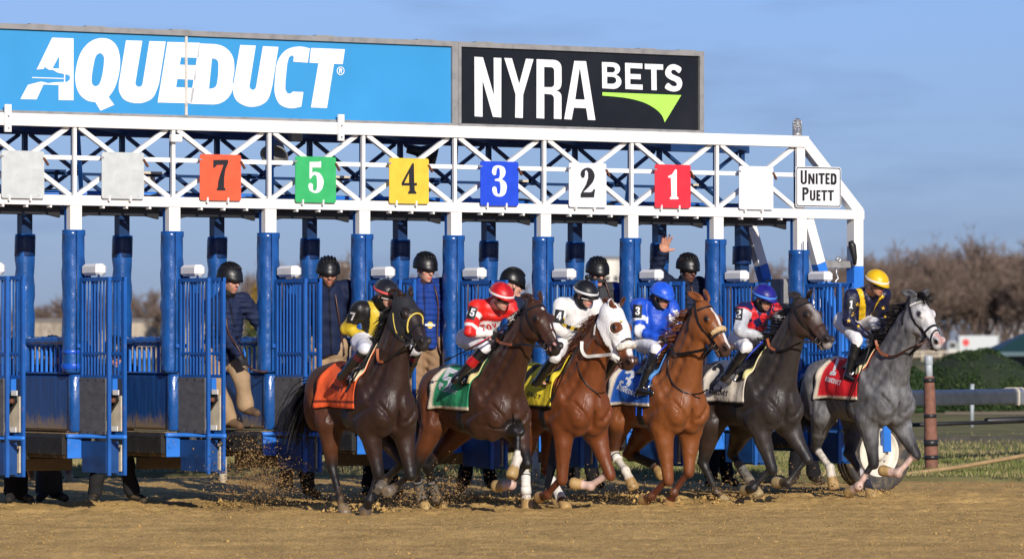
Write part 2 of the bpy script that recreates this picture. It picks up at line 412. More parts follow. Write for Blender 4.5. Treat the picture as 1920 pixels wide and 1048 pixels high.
# partition: padded panel, bolster, barred top with pad roll, rubber-wrapped sill
pan = pp('partition_panel', MB().box((-0.05, -0.02, 0.80), (0.05, 1.26, 1.385), ch=0.025), M_PANEL)
pp('partition_bolster', MB().add(*padpost([(0.06, 0.795), (0.075, 0.81), (0.076, 1.1), (0.074, 1.36), (0.06, 1.385)], (0.0, -0.06), 14)), M_PAD, smooth=True)
pp('panel_trim', MB().box((-0.058, -0.03, 1.386), (0.056, 1.27, 1.408), ch=0.008), M_BLUE)
for i in range(8):
    w = 0.19+i*0.108
    pp('partition_bar', MB().box((-0.012, w-0.012, 1.409), (0.012, w+0.012, 1.67)), M_BLUE_SUNLIT)
roll = []
for i in range(14):
    w = 0.10+i*0.073; roll.append((0.004*math.sin(i*2.1), w, 1.725+0.004*math.sin(i*1.7)))
pp('pad_roll', MB().tube(roll, [0.05+0.006*math.sin(i*2.7) for i in range(14)], 10), M_PAD, smooth=True)
pp('partition_sill', MB().box((-0.17, -0.12, 0.525), (0.17, 1.32, 0.775), ch=0.04), M_RUB)
pp('sill_dust', MB().box((-0.14, -0.09, 0.776), (0.14, 1.29, 0.783)), mat('loose_track_dust', (0.34, 0.24, 0.12), 0.95, var=0.3, vscale=30, bump=0.8, bscale=80))
pp('pad_hinge', MB().box((-0.02, -0.135, 1.66), (0.115, -0.10, 1.70)), M_BLUE)
pp('pad_strap', MB().add(*padpost([(0.113, 1.44), (0.115, 1.445), (0.115, 1.49), (0.113, 1.495)], (0, 0))).add(*padpost([(0.113, 1.60), (0.115, 1.605), (0.115, 1.63), (0.113, 1.635)], (0, 0))), mat('blue_tape', (0.01, 0.09, 0.55), 0.3), smooth=True)
# lock box on top of the doors
lb = pp('lock_box', MB().box((0.03, -0.47, 2.40), (0.155, -0.115, 2.52), ch=0.028), M_WHITE)
pp('lock_bracket', MB().box((0.07, -0.14, 2.36), (0.12, 0.0, 2.46)).box((0.06, -0.25, 2.355), (0.08, -0.23, 2.41)).box((0.06, -0.45, 2.355), (0.08, -0.43, 2.41)), M_NAVY)

def leaf(hu, hw, tu, tw, main):
    """front door leaf from the hinge to its free end; main leaf carries the rubber sheet and lower box"""
    h = Vector((hu, hw, 0)); t = Vector((tu, tw, 0)); d = (t-h); Ln = d.length; d.normalize()
    nrm = Vector((-d.y, d.x, 0))                 # thickness direction
    if nrm.x > 0: nrm = -nrm
    P = lambda s, z, o=0.0: h+d*s+nrm*o+Vector((0, 0, z))
    top = 2.36 if main else 2.365
    f = MB()
    f.beam(P(0.0, top), P(Ln, top), 0.035, 0.04, (0, 0, 1))
    f.beam(P(0.02, 1.36), P(0.02, top-0.02), 0.035, 0.035, nrm)
    f.beam(P(Ln-0.02, 0.36), P(Ln-0.02, top+0.02), 0.032, 0.035, nrm)
    f.beam(P(0.04, 1.60), P(Ln-0.045, 1.60), 0.022, 0.03, (0, 0, 1))
    f.beam(P(0.04, 1.365), P(Ln-0.045, 1.365), 0.025, 0.035, (0, 0, 1))
    f.beam(P(0.0, 0.79), P(Ln-0.045, 0.79), 0.03, 0.04, (0, 0, 1))
    dr = pp('stall_door', f, M_BLUE, origin=tuple(P(0, 0)))
    def sub(name, mb, m, smooth=False):
        return pp(name, mb, m, dr, tuple(P(0, 0)), smooth)
    n = 8
    for i in range(n):
        s = 0.04+(Ln-0.085)*(i+0.7)/n
        sub('bar', MB().beam(P(s, 1.36), P(s, top-0.02), 0.015, 0.015, nrm), M_BLUE)
    if main:
        sub('rubber_sheet', MB().beam(P(0.0, 1.065, 0.02), P(Ln-0.05, 1.065, 0.02), 0.012, 0.575, (0, 0, 1)), M_GREYP)
        for i in range(4):
            for z in (0.80, 1.33):
                c = P(0.03+(Ln-0.11)*i/3, z, 0.027)
                sub('rivet', MB().beam(c, c+nrm*0.006, 0.012, 0.012), M_BLK)
        sub('lower_box', MB().beam(P(0.06, 0.545, -0.05), P(Ln-0.045, 0.545, -0.05), 0.15, 0.32, (0, 0, 1)), M_BOX)
        sub('bumper', MB().tube([(-0.15, -0.15, 0.755), (-0.13, -0.165, 0.755), (0.0, -0.20, 0.755), (0.09, -0.98, 0.755), (0.11, -0.99, 0.755)], 0.023, 10), M_BLUE_SUNLIT, True)
        sub('bumper_gusset', MB().box((-0.145, -0.160, 0.525), (0.02, -0.142, 0.735), ch=0.006), M_BLUE_SUNLIT)
    else:
        e = Ln-0.045
        f2 = MB().beam(P(e-0.20, 1.365), P(e-0.20, 1.366+0.99), 0.02, 0.02, nrm)
        sub('cream_pad', MB().beam(P(e-0.30, 0.99, 0.004), P(e, 0.99, 0.004), 0.05, 0.36, (0, 0, 1)), M_CREAM)
        sub('cream_pad', MB().beam(P(e-0.30, 0.535, 0.004), P(e, 0.535, 0.004), 0.05, 0.27, (0, 0, 1)), M_CREAM)
        sub('latch_case', MB().beam(P(e-0.30, 1.27, 0.05), P(e-0.07, 1.27, 0.05), 0.06, 0.15, (0, 0, 1)), M_BLUE_SUNLIT)
        sub('latch_arm', MB().beam(P(e-0.02, 1.14, 0.06), P(e-0.26, 0.92, 0.06), 0.03, 0.05, (0, 0, 1)).beam(P(e-0.3, 1.16, 0.06), P(e-0.02, 1.16, 0.06), 0.04, 0.05, (0, 0, 1)), M_BLK)
        sub('latch_handle', MB().tube([P(e-0.13, 1.115, 0.10), P(e-0.01, 1.125, 0.10)], 0.024, 8), M_RUST, True)
        sub('latch_tag', MB().beam(P(e-0.05, 1.205, 0.09), P(e+0.05, 1.205, 0.09), 0.01, 0.05, (0, 0, 1)), M_WHITE)
        sub('latch_tag', MB().beam(P(e-0.10, 0.835, 0.07), P(e, 0.835, 0.07), 0.01, 0.05, (0, 0, 1)), M_WHITE)
        sub('bottom_rail', MB().beam(P(0.1, 0.375), P(e, 0.375), 0.04, 0.03, (0, 0, 1)), M_BLUE)
    return dr
leaf(0.03, -0.13, 0.045, -0.74, True)
leaf(0.15, -0.13, 0.235, -0.72, False)
first = list(proto)
tapes = [o for o in first if o.name.startswith('pad_strap')]
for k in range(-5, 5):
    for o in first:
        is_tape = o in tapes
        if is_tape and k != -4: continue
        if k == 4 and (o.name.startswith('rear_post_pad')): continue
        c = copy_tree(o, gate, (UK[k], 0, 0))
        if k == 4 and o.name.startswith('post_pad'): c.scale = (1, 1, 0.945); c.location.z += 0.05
def kill(o):
    for ch in list(o.children): kill(ch)
    bpy.data.objects.remove(o)
for o in first: kill(o)
# gate end: right post, raking braces, spreader, cabinet
part('end_post', MB().box((4.56, -0.07, 2.59), (4.69, 0.07, 3.122)), M_WHITE)
part('end_post_foot', MB().box((4.557, -0.073, 0.5), (4.693, 0.073, 2.588)), M_BLUE_SUNLIT)
part('end_strut', MB().beam((3.94, 0.0, 3.12), (4.108, 0.0, 2.62), 0.12, 0.115, (0, 1, 0)), M_WHITE)
part('end_strut_foot', MB().beam((4.109, 0.0, 2.617), (4.65, 0.0, 1.0), 0.122, 0.117, (0, 1, 0)), M_BLUE_SUNLIT)
part('end_strut', MB().beam((3.94, D, 3.06), (4.10, D, 2.62), 0.12, 0.115, (0, 1, 0)), M_WHITE)
part('end_strut_foot', MB().beam((4.101, D, 2.617), (4.65, D, 1.0), 0.122, 0.117, (0, 1, 0)), M_BLUE_SUNLIT)
part('spreader_bar', MB().box((4.16, -0.03, 2.57), (4.555, 0.03, 2.645)), M_ALU)
part('hook', MB().tube([(4.33, -0.035, 2.66), (4.37, -0.035, 2.685), (4.40, -0.035, 2.655), (4.36, -0.035, 2.64)], 0.012, 6).tube([(4.36, 0, 2.57), (4.36, 0, 2.50), (4.39, 0, 2.45), (4.35, 0, 2.42), (4.35, 0, 2.36)], 0.012, 6), M_STEEL, smooth=True)
part('padded_arm', MB().tube([(4.49, -0.1, 2.87), (4.51, -0.1, 2.82), (4.545, -0.1, 2.68), (4.545, -0.1, 2.6)], [0.03, 0.045, 0.03, 0.02], 8), M_BLK, smooth=True)
part('control_cabinet', MB().box((4.10, 0.75, 1.45), (4.45, 1.05, 2.45), ch=0.015), M_ALU)
part('cabinet_back', MB().box((4.46, 0.70, 1.40), (4.72, 1.0, 2.46), ch=0.01), M_WHITE)
part('end_housing', MB().box((4.35, 0.15, 1.05), (4.92, 0.7, 1.86), ch=0.03), M_BLUE_SUNLIT)
for z0, z1 in ((2.36, 2.40), (1.70, 1.74), (0.82, 0.90)):
    part('end_frame_rail', MB().box((3.93, -0.04, z0), (4.55, 0.0, z1)), M_BLUE)
part('end_sill', MB().box((3.95, 0.1, 0.48), (4.95, 1.3, 0.80), ch=0.03), M_BOX)
for i in range(6):
    part('end_frame_bar', MB().box((3.98+i*0.1, -0.035, 1.74), (4.0+i*0.1, -0.012, 2.36)), M_BLUE)
part('wheel_arm', MB().beam((4.96, -0.12, 1.02), (4.95, -0.16, 0.47), 0.10, 0.06, (0, 1, 0)), M_BLUE_SUNLIT)
part('undercarriage', MB().box((-8.5, 0.75, 0.50), (4.6, 1.2, 0.60)), M_BLK)
for u in (-6.0, -4.95, -3.6, -2.4, -1.25, 0.2, 1.5, 2.7):
    part('mud_flap', MB().box((u-0.28, 1.36, 0.36), (u+0.30, 1.42, 0.60), ch=0.02), M_RUB)
# bolted clamp plates and the caged beacon on the top beam
for px in (8, 632):
    u = GU(px); part('clamp_plate', MB().box((u-0.036, -0.095, 3.86), (u+0.036, -0.068, 4.14)), M_WHITE)
    for z in (3.90, 4.02):
        part('clamp_bolt', MB().tube([(u, -0.094, z), (u, -0.104, z)], 0.012, 6), M_STEEL)
u = GU(324); part('junction_box', MB().box((u-0.07, -0.11, 3.80), (u+0.06, -0.05, 3.88), ch=0.008), M_WHITE)
# horn speakers hung in the truss
def horn(px, py, w, face):
    c = GP(px, py, w); d = Vector(face).normalized()
    q = d.to_track_quat('Z', 'Y').to_matrix().to_4x4(); q.translation = c
    part('horn_speaker', MB().lathe([(0.05, -0.16), (0.055, -0.08), (0.06, -0.02), (0.10, 0.08), (0.15, 0.16), (0.155, 0.17), (0.13, 0.165), (0.05, 0.02)], 18, q), M_BLK if px > 700 else M_ALU, smooth=True)
horn(520, 272, 0.45, (-0.5, -0.5, -0.7)); horn(790, 285, 0.55, (0.8, -0.4, -0.2))
c = GP(555, 258, 0.4); part('floodlight', MB().box((c.x-.08, 0.35, c.z-.04), (c.x+.06, 0.45, c.z+.05), ch=0.01), M_ALU)
uc = GU(1466, 0.3)
bc = empty('beacon_lamp', (uc, 0.0, 4.055), 0, gate)
def bsub(name, mb, m, smooth=True):
    me = mb.mesh(name, m, smooth); fixn(me); return obj(name, me, bc)
bsub('lamp_base', MB().lathe([(0.055, 0), (0.055, 0.035), (0.045, 0.04), (0.045, 0.05)], 16), M_STEEL)
glass = bpy.data.materials.new('beacon_glass'); glass.use_nodes = True
gp = glass.node_tree.nodes['Principled BSDF']; gp.inputs['Base Color'].default_value = (0.85, 0.87, 0.88, 1); gp.inputs['Roughness'].default_value = 0.08; gp.inputs['Transmission Weight'].default_value = 0.75
bsub('lamp_glass', MB().lathe([(0.040, 0.05), (0.042, 0.1), (0.040, 0.16), (0.025, 0.185), (0.004, 0.19)], 16), glass)
cage = MB()
for z in (0.06, 0.10, 0.14, 0.175):
    r = 0.053 if z < 0.17 else 0.045
    cage.tube([(r*math.cos(a*math.pi/8), r*math.sin(a*math.pi/8), z) for a in range(17)], 0.004, 5)
for i in range(6):
    a = i*math.pi/3
    cage.tube([(0.053*math.cos(a), 0.053*math.sin(a), 0.03), (0.053*math.cos(a), 0.053*math.sin(a), 0.16), (0.035*math.cos(a), 0.035*math.sin(a), 0.19), (0, 0, 0.2)], 0.004, 5)
bsub('lamp_cage', cage, M_STEEL)
# wheel under the gate's end
whl = empty('road_wheel', (4.865, -0.02, 0.46), 0, gate)
Rw = Matrix.Rotation(math.pi/2, 4, 'X')
tprof = [(0.27, -0.12), (0.31, -0.135), (0.38, -0.145), (0.435, -0.14), (0.452, -0.12)]
tp = tprof+[(0.46, -0.09), (0.445, -0.085), (0.445, -0.075), (0.462, -0.07), (0.463, -0.03), (0.447, -0.025), (0.447, -0.015), (0.463, -0.01), (0.463, 0.03), (0.447, 0.035), (0.447, 0.045), (0.462, 0.05), (0.46, 0.09)]+[(r, -z) for r, z in reversed(tprof)]
me = MB().lathe(tp, 40, Rw, caps=False).mesh('tyre', mat('muddy_tyre', (0.045, 0.043, 0.042), 0.8, var=0.3, vscale=8, dirt=(0.30, 0.22, 0.12, 0.55), dirtlo=0.46), True); fixn(me); obj('tyre', me, whl)
M_RIM = mat('cream_wheel_paint', (0.66, 0.62, 0.52), 0.5, var=0.1, dirt=(*DUST, 0.5), dirtlo=0.55)
me = MB().lathe([(0.275, -0.06), (0.285, 0.115), (0.272, 0.125), (0.255, 0.11), (0.235, 0.065), (0.20, 0.06), (0.17, 0.075), (0.10, 0.08), (0.09, 0.10), (0.085, 0.13), (0.05, 0.135), (0.0, 0.135)], 40, Rw).mesh('rim', M_RIM, True); fixn(me); obj('rim', me, whl)
for i in range(8):
    a = i*math.pi/4; c = (0.135*math.cos(a), -0.08, 0.135*math.sin(a))
    me = MB().tube([c, (c[0], -0.095, c[2])], 0.014, 6).mesh('wheel_nut', M_STEEL); obj('wheel_nut', me, whl)
# ---------------------------------------------------------------- signs and their lettering
def gthing(name, base, label, cat, group=None):
    o = empty(name, G(*base), TH); tag(o, label, cat, group); o['_b'] = 0
    del o['_b']; BASE[o] = Vector(base); return o
BASE = {}
def gsub(name, mb, m, parent, smooth=False):
    me = mb.mesh(name, m, smooth, tuple(BASE[parent])); fixn(me); return obj(name, me, parent)
def flat(name, polys, m, parent, w, conv, off=0.0):
    """lettering: list of (outer, [holes]) in crop pixels -> a flat sheet on the plane w, with thin edges"""
    vs = []; fs = []
    for outer, holes in polys:
        loops = [outer]+holes
        P = []
        for lp in loops:
            P.append([GP(*conv(x, y), w) for x, y in lp])
        tri = tessellate_polygon([[Vector((p.x, p.z, 0)) for p in lp] for lp in P])
        b = len(vs); flatp = [p for lp in P for p in lp]
        vs += [tuple(p-BASE[parent]) for p in flatp]
        for t in tri:
            a, c, d = [flatp[i] for i in t]
            nz = (c.x-a.x)*(d.z-a.z)-(c.z-a.z)*(d.x-a.x)
            fs.append([b+i for i in (t if nz > 0 else t[::-1])])
    me = bpy.data.meshes.new(name); me.from_pydata(vs, [], fs); me.materials.append(m); me.update()
    return obj(name, me, parent)
def arc(cx, cy, rx, ry, a0, a1, n=10, rot=0):
    o = []
    for i in range(n+1):
        a = math.radians(a0+(a1-a0)*i/n); x, y = rx*math.cos(a), ry*math.sin(a)
        o.append((cx+x*math.cos(rot)-y*math.sin(rot), cy+x*math.sin(rot)+y*math.cos(rot)))
    return o
def sm(pts, n=4): return [(p[0], p[1]) for p in catmull([(x, y, 0) for x, y in pts], n)]
def smo(pts, n=4): return [(p[0], p[1]) for p in catmull([(x, y, 0) for x, y in pts], n, False)]
def seg(*parts):
    o = []
    for p in parts: o += p if isinstance(p, list) else [p]
    return o
cA = lambda x, y: (30+x/5.818, 60+y/5.818)       # left part of the blue banner
cB = lambda x, y: (x*0.4007, y*0.4007)
cN = lambda x, y: (860+x/4.174, 80+y/4.174)
BW = 0.0
# blue banner
bb = gthing('billboard', (-3.2, 0.05, 4.055), 'long sky blue billboard with white AQUEDUCT lettering on top of the gate', 'billboard')
u1 = GU(845, -0.0); ue = GU(856)
ul = -8.4
gsub('panel', MB().box((ul, 0.0, 4.085), (u1, 0.2, 4.915)), M_SKYB, bb)
fr = [('frame', (ul, -0.035, 4.915), (ue, 0.22, 4.97)), ('frame', (ul, -0.03, 4.057), (ue, 0.22, 4.085)), ('frame', (u1, -0.035, 4.085), (ue, 0.22, 4.915))]
for n, a, b in fr: gsub(n, MB().box(a, b), M_ALU, bb)
u = GU(348); gsub('seam_strip', MB().box((u-0.014, -0.02, 4.086), (u+0.014, -0.001, 4.914)), mat('rusty_white_strip', (0.6, 0.57, 0.52), 0.6, dirt=(0.2, 0.1, 0.05, 0.8), var=0.1), bb)
for px in (75, 180, 340, 610, 800): 
    u = GU(px); gsub('bracket', MB().box((u-0.1, 0.02, 4.971), (u+0.12, 0.16, 4.983)), M_ALU, bb)
LW = -0.004
A1 = seg([(395,65),(628,73),(628,748),(465,745),(465,582),(300,576),(225,738),(48,734),(130,580),(265,545),(300,548),(350,562),(420,552),(525,548),(555,548),(585,525),(590,500),(583,478),(560,470),(525,462),(450,445),(400,415),(360,416),(310,384),(305,405),(225,413)])
flat('letter_a', [(A1, [[(470,265),(470,402),(398,400)]])], M_VINYL, bb, LW, cA)
flat('letter_a', [([(175,495),(525,506),(525,516),(175,505)], []), ([(524,462),(537,464),(537,552),(524,550)], [])], M_VINYL, bb, LW-0.001, cA)
Qo = seg(smo([(865,768),(780,752),(700,690),(655,585),(648,450),(685,280),(745,170),(835,95),(940,70),(1040,95),(1110,180),(1137,330),(1115,500),(1068,630),(1010,712)]), [(1072,797),(922,862)])
flat('letter_q', [(Qo, [sm([(915,235),(955,265),(960,330),(945,450),(915,560),(870,595),(832,570),(826,500),(845,370),(870,270)])])], M_VINYL, bb, LW, cA)
flat('letter_u', [(seg([(1200,95),(1378,100),(1303,555)], arc(1342,560,40,42,180,20,6), [(1455,103),(1634,108),(1560,570)], smo([(1560,570),(1500,710),(1400,770),(1290,778),(1180,740),(1125,650),(1122,560)])), [])], M_VINYL, bb, LW, cA)
flat('letter_e', [([(1652,112),(1920+90,122),(1920+74,206+80),(1800,281),(1787,360),(1920+60,368),(1920+40,526),(1760,516),(1747,605),(1920+30,614),(1920,780),(1545,772)], [])], M_VINYL, bb, LW, cA)
flat('letter_d', [(seg([(932,205),(1010,208)], arc(1000,300,96,92,-85,0,6), [(1097,330),(1088,390)], arc(1000,395,92,95,0,88,6), [(985,490),(888,487)]), [seg([(992,275),(1008,277)], arc(1004,300,18,22,-70,0,4), [(1021,350)], arc(992,385,24,30,10,80,4), [(978,417)])])], M_VINYL, bb, LW, cB)
flat('letter_u', [(seg([(1124,212),(1197,215),(1168,400)], arc(1183,402,16,20,180,20,6), [(1230,218),(1303,221),(1275,400)], smo([(1275,400),(1255,465),(1215,495),(1160,500),(1110,475),(1091,435),(1092,395)])), [])], M_VINYL, bb, LW, cB)
flat('letter_c', [(seg([(1440,295),(1372,290)], [(1375,268),(1366,260),(1352,270),(1344,300),(1336,380),(1335,420),(1345,438),(1358,440),(1370,430),(1420,432),(1410,500)], smo([(1410,500),(1360,508),(1310,490),(1286,440),(1286,380),(1298,290),(1340,235),(1400,219),(1450,228)])), [])], M_VINYL, bb, LW, cB)
flat('letter_t', [([(1455,226),(1614,232),(1604,302),(1563,300),(1530,507),(1455,504),(1490,297),(1448,295)], [])], M_VINYL, bb, LW, cB)
flat('registered_mark', [(arc(1594,333,18,20,0,350,22), [arc(1594,333,14.5,16.5,0,350,22)]), ([(1587,322),(1598,322),(1602,328),(1598,334),(1602,345),(1598,345),(1594,335),(1591,335),(1591,345),(1587,345)], [])], M_VINYL, bb, LW, cB)
# black banner
nb = gthing('billboard', (1.5, 0.05, 4.055), 'black billboard with white NYRA BETS lettering and a green swoosh', 'billboard')
un0, un1, ux = GU(862), GU(1309), GU(1317)
gsub('panel', MB().box((un0, 0.0, 4.085), (un1, 0.2, 4.915)), M_BANBLK, nb)
for a, b in (((ue+0.003, -0.036, 4.915), (ux, 0.22, 4.97)), ((ue+0.003, -0.03, 4.057), (ux, 0.22, 4.085)), ((un1, -0.036, 4.085), (ux, 0.22, 4.915)), ((ue+0.003, -0.036, 4.085), (un0, 0.22, 4.915))):
    gsub('frame', MB().box(a, b), M_ALU, nb)
for px in (910, 1215, 1290):
    u = GU(px); gsub('bracket', MB().box((u-0.1, 0.02, 4.971), (u+0.12, 0.16, 4.983)), M_ALU, nb)
flat('letter_n', [([(123,113),(190,117),(276,415),(274,120),(334,123),(333,587),(268,582),(187,295),(187,582),(125,578)], [])], M_VINYL, nb, LW, cN)
flat('letter_y', [([(357,122),(417,125),(474,325),(527,128),(586,132),(505,410),(502,592),(442,588),(445,405)], [])], M_VINYL, nb, LW, cN)
flat('letter_r', [(seg([(610,132),(740,137)], arc(745,200,60,62,-85,0,6), [(806,310)], arc(768,320,37,55,0,88,5), arc(762,425,43,45,-80,0,5), [(805,600),(745,597),(746,445)], arc(716,440,30,34,0,-80,5), [(670,402),(670,596),(609,592)]), [seg([(669,192),(718,194)], arc(720,222,28,28,-85,0,5), [(748,320)], arc(720,325,28,26,0,85,5), [(669,350)])])], M_VINYL, nb, LW, cN)
flat('letter_a', [([(905,145),(997,148),(1070,608),(1012,606),(998,515),(902,511),(884,604),(826,600)], [[(948,195),(987,448),(912,446)]])], M_VINYL, nb, LW, cN)
flat('letter_b', [(seg([(1121,154),(1205,157)], arc(1208,208,56,50,-85,60,7), [(1232,255)], arc(1212,308,62,56,-60,88,8), [(1124,359)]), [seg([(1160,190),(1205,192)], arc(1203,214,22,22,-80,85,5), [(1160,235)]), seg([(1162,268),(1208,270)], arc(1207,297,27,27,-80,85,5), [(1162,324)])])], M_VINYL, nb, LW, cN)
flat('letter_e', [([(1302,160),(1438,166),(1438,206),(1342,201),(1342,247),(1425,250),(1425,290),(1343,286),(1343,328),(1440,331),(1440,371),(1305,365)], [])], M_VINYL, nb, LW, cN)
flat('letter_t', [([(1456,168),(1600,173),(1600,215),(1548,213),(1550,375),(1509,373),(1507,211),(1457,209)], [])], M_VINYL, nb, LW, cN)
flat('letter_s', [(sm([(1742,200),(1725,240),(1690,215),(1665,222),(1668,245),(1700,262),(1735,280),(1750,320),(1735,365),(1695,384),(1650,378),(1614,355),(1638,318),(1670,340),(1700,342),(1708,325),(1690,305),(1655,290),(1622,262),(1618,222),(1645,182),(1690,172)]), [])], M_VINYL, nb, LW, cN)
flat('green_swoosh', [(seg([(1125,390),(1742,413),(1613,625)], smo([(1613,625),(1590,570),(1540,520),(1450,470),(1330,438),(1220,424),(1125,416)])[1:]), [])], M_LIME, nb, LW, cN)

# number plates
DIG = {
 '7': ('a', [([(275,207),(468,205),(465,245),(430,330),(415,430),(412,560),(430,575),(430,600),(318,600),(318,575),(332,560),(336,490),(360,400),(405,270),(320,272),(298,302),(272,308)], [])]),
 '5': ('a', [(seg([(1512,232),(1630,232),(1655,222),(1660,228),(1660,305),(1546,303),(1545,372),(1570,360)], smo([(1590,360),(1650,385),(1692,470),(1680,560),(1640,615),(1585,632),(1520,605),(1497,550),(1505,512),(1530,505),(1555,525),(1552,555),(1560,595),(1585,602),(1605,570),(1608,480),(1598,415),(1572,398),(1545,420),(1530,445)]), [(1510,446)]), [])]),
 '4': ('b', [([(362,182),(385,182),(390,433),(424,433),(424,468),(392,468),(397,530),(418,555),(418,574),(310,574),(310,550),(328,530),(328,468),(228,468),(226,432)], [[(322,310),(322,434),(262,434)]])]),
 '3': ('b', [(sm([(1390,275),(1410,225),(1470,207),(1540,230),(1563,290),(1550,345),(1518,385),(1560,420),(1580,480),(1565,560),(1530,600),(1475,610),(1420,590),(1393,535),(1395,495),(1420,478),(1445,495),(1450,525),(1455,560),(1472,578),(1490,565),(1497,520),(1496,450),(1480,415),(1428,405),(1430,385),(1478,372),(1490,330),(1488,270),(1478,240),(1458,245),(1445,280),(1440,325),(1415,335),(1392,310)], 3), [])]),
 '2': ('c', [(seg(smo([(262,260),(280,205),(340,170),(405,185),(445,260),(430,340),(385,400),(330,455),(300,485)], 4), [(395,485),(420,470),(430,446),(452,446),(438,552),(265,552),(265,510),(290,460),(335,385),(362,300),(360,230)], [(340,198),(322,215),(322,265),(308,298),(282,300)]), [])]),
 '1': ('c', [([(1480,192),(1502,192),(1502,535),(1522,555),(1522,574),(1412,574),(1412,555),(1432,535),(1425,298),(1392,298),(1390,278),(1440,255)], [])]),
}
ORG = {'a': (360, 270), 'b': (720, 280), 'c': (1050, 290)}
PL = [((3, 83, 283, 372), '', 'grimy blank white number board at the far left of the gate'),
      ((191, 270, 286, 373), '', 'grimy blank white number board beside the orange 7 board'),
      ((375, 452, 290, 376), '7', 'orange number board with a black 7 on the gate truss'),
      ((554, 630, 294, 380), '5', 'green number board with a white 5 on the gate truss'),
      ((730, 804, 297, 382), '4', 'yellow number board with a black 4 on the gate truss'),
      ((901, 972, 303, 386), '3', 'blue number board with a white 3 on the gate truss'),
      ((1067, 1137, 306, 389), '2', 'white number board with a black 2 on the gate truss'),
      ((1228, 1295, 309, 390), '1', 'red number board with a white 1 on the gate truss'),
      ((1386, 1450, 312, 393), '', 'clean blank white number board between the red 1 and the maker sign')]
def plate_outline(w2, h2, r, n=4):
    o = []
    for cx, cy, a0 in ((w2-r, h2-r, 0), (-w2+r, h2-r, 90), (-w2+r, -h2+r, 180), (w2-r, -h2+r, 270)):
        o += arc(cx, cy, r, r, a0, a0+90, n)
    return o
for (x0, x1, y0, y1), d, lab in PL:
    w = -0.115
    a = GP(x0, (y0+y1)/2, w); b = GP(x1, (y0+y1)/2, w); cz0 = GP((x0+x1)/2, y1, w).z; cz1 = GP((x0+x1)/2, y0, w).z
    cu = (a.x+b.x)/2; hw = (b.x-a.x)/2; hh = (cz1-cz0)/2; cz = (cz0+cz1)/2
    t = gthing('number_board', (cu, w, cz0), lab, 'number board', 'number boards on the gate truss')
    Mx = Matrix(((1, 0, 0, cu), (0, 0, 1, w), (0, 1, 0, cz), (0, 0, 0, 1)))
    m = MATS['plate_'+d] if d else (M_BLANK if x0 < 1000 else mat('clean_white_board', (0.70, 0.72, 0.76), 0.5, var=0.04))
    gsub('plate', MB().prism(plate_outline(hw, hh, 0.022), 0.008, Mx), m, t)
    for s in (-0.64, 0.36):
        gsub('hook', MB().box((cu+s*hw-0.008, w-0.012, cz0-0.025), (cu+s*hw+0.008, w+0.03, cz0+0.03)), M_WHITE, t)
    gsub('latch', MB().beam((cu+hw-0.01, w-0.012, cz1-0.07), (cu+hw+0.055, w+0.02, cz1-0.14), 0.02, 0.022, (0, 1, 0)), M_RUST, t)
    gsub('latch', MB().box((cu-hw-0.012, w-0.01, cz1-0.065), (cu-hw+0.02, w+0.02, cz1-0.05)), M_STEEL, t)
    if d:
        k, polys = DIG[d]; ox, oy = ORG[k]
        flat('numeral', polys, M_INK if d in '742' else M_VINYL, t, w-0.003, lambda x, y: (ox+x/6.857, oy+y/6.857))
# maker's sign at the gate's end
cU = lambda x, y: (1360+x/4.557, 210+y/4.557)
w = -0.10
a = GP(1492, 350, w); b = GP(1577, 350, w); z0 = GP(1535, 389, w).z; z1 = GP(1535, 313, w).z
us = gthing('maker_sign', ((a.x+b.x)/2, w, z0), 'small white sign reading UNITED PUETT at the right end of the gate', 'sign')
def plate(hw, hh, r, wv, th): 
    return MB().prism(plate_outline(hw, hh, r), th, Matrix(((1, 0, 0, (a.x+b.x)/2), (0, 0, 1, wv), (0, 1, 0, (z0+z1)/2), (0, 0, 0, 1))))
HW, HH = (b.x-a.x)/2, (z1-z0)/2
gsub('plate', plate(HW, HH, 0.03, w, 0.006), M_VINYL, us)
oo = plate_outline(HW-0.008, HH-0.008, 0.026); ii = plate_outline(HW-0.02, HH-0.02, 0.018)
n = len(oo); vs = [((a.x+b.x)/2+x, w-0.002, (z0+z1)/2+y) for x, y in oo+ii]
me = MB().add(vs, [(i, (i+1) % n, n+(i+1) % n, n+i) for i in range(n)]).mesh('border', M_INK, False, tuple(BASE[us])); obj('border', me, us)
def U_(x0, x1, y0, y1, t): 
    r = (x1-x0)/2
    return seg([(x0, y0), (x0+t, y0), (x0+t, y1-r)], arc((x0+x1)/2, y1-r, r-t, r-t, 180, 0, 6), [(x1-t, y0), (x1, y0), (x1, y1-r)], arc((x0+x1)/2, y1-r, r, r, 0, 180, 8))
def T_(x0, x1, y0, y1, t, h): 
    c = (x0+x1)/2; return [(x0, y0), (x1, y0), (x1, y0+h), (c+t/2, y0+h), (c+t/2, y1), (c-t/2, y1), (c-t/2, y0+h), (x0, y0+h)]
def E_(x0, x1, y0, y1, t, h):
    m_ = (y0+y1)/2; return [(x0, y0), (x1, y0), (x1, y0+h), (x0+t, y0+h), (x0+t, m_-h/2), (x1-4, m_-h/2), (x1-4, m_+h/2), (x0+t, m_+h/2), (x0+t, y1-h), (x1, y1-h), (x1, y1), (x0, y1)]
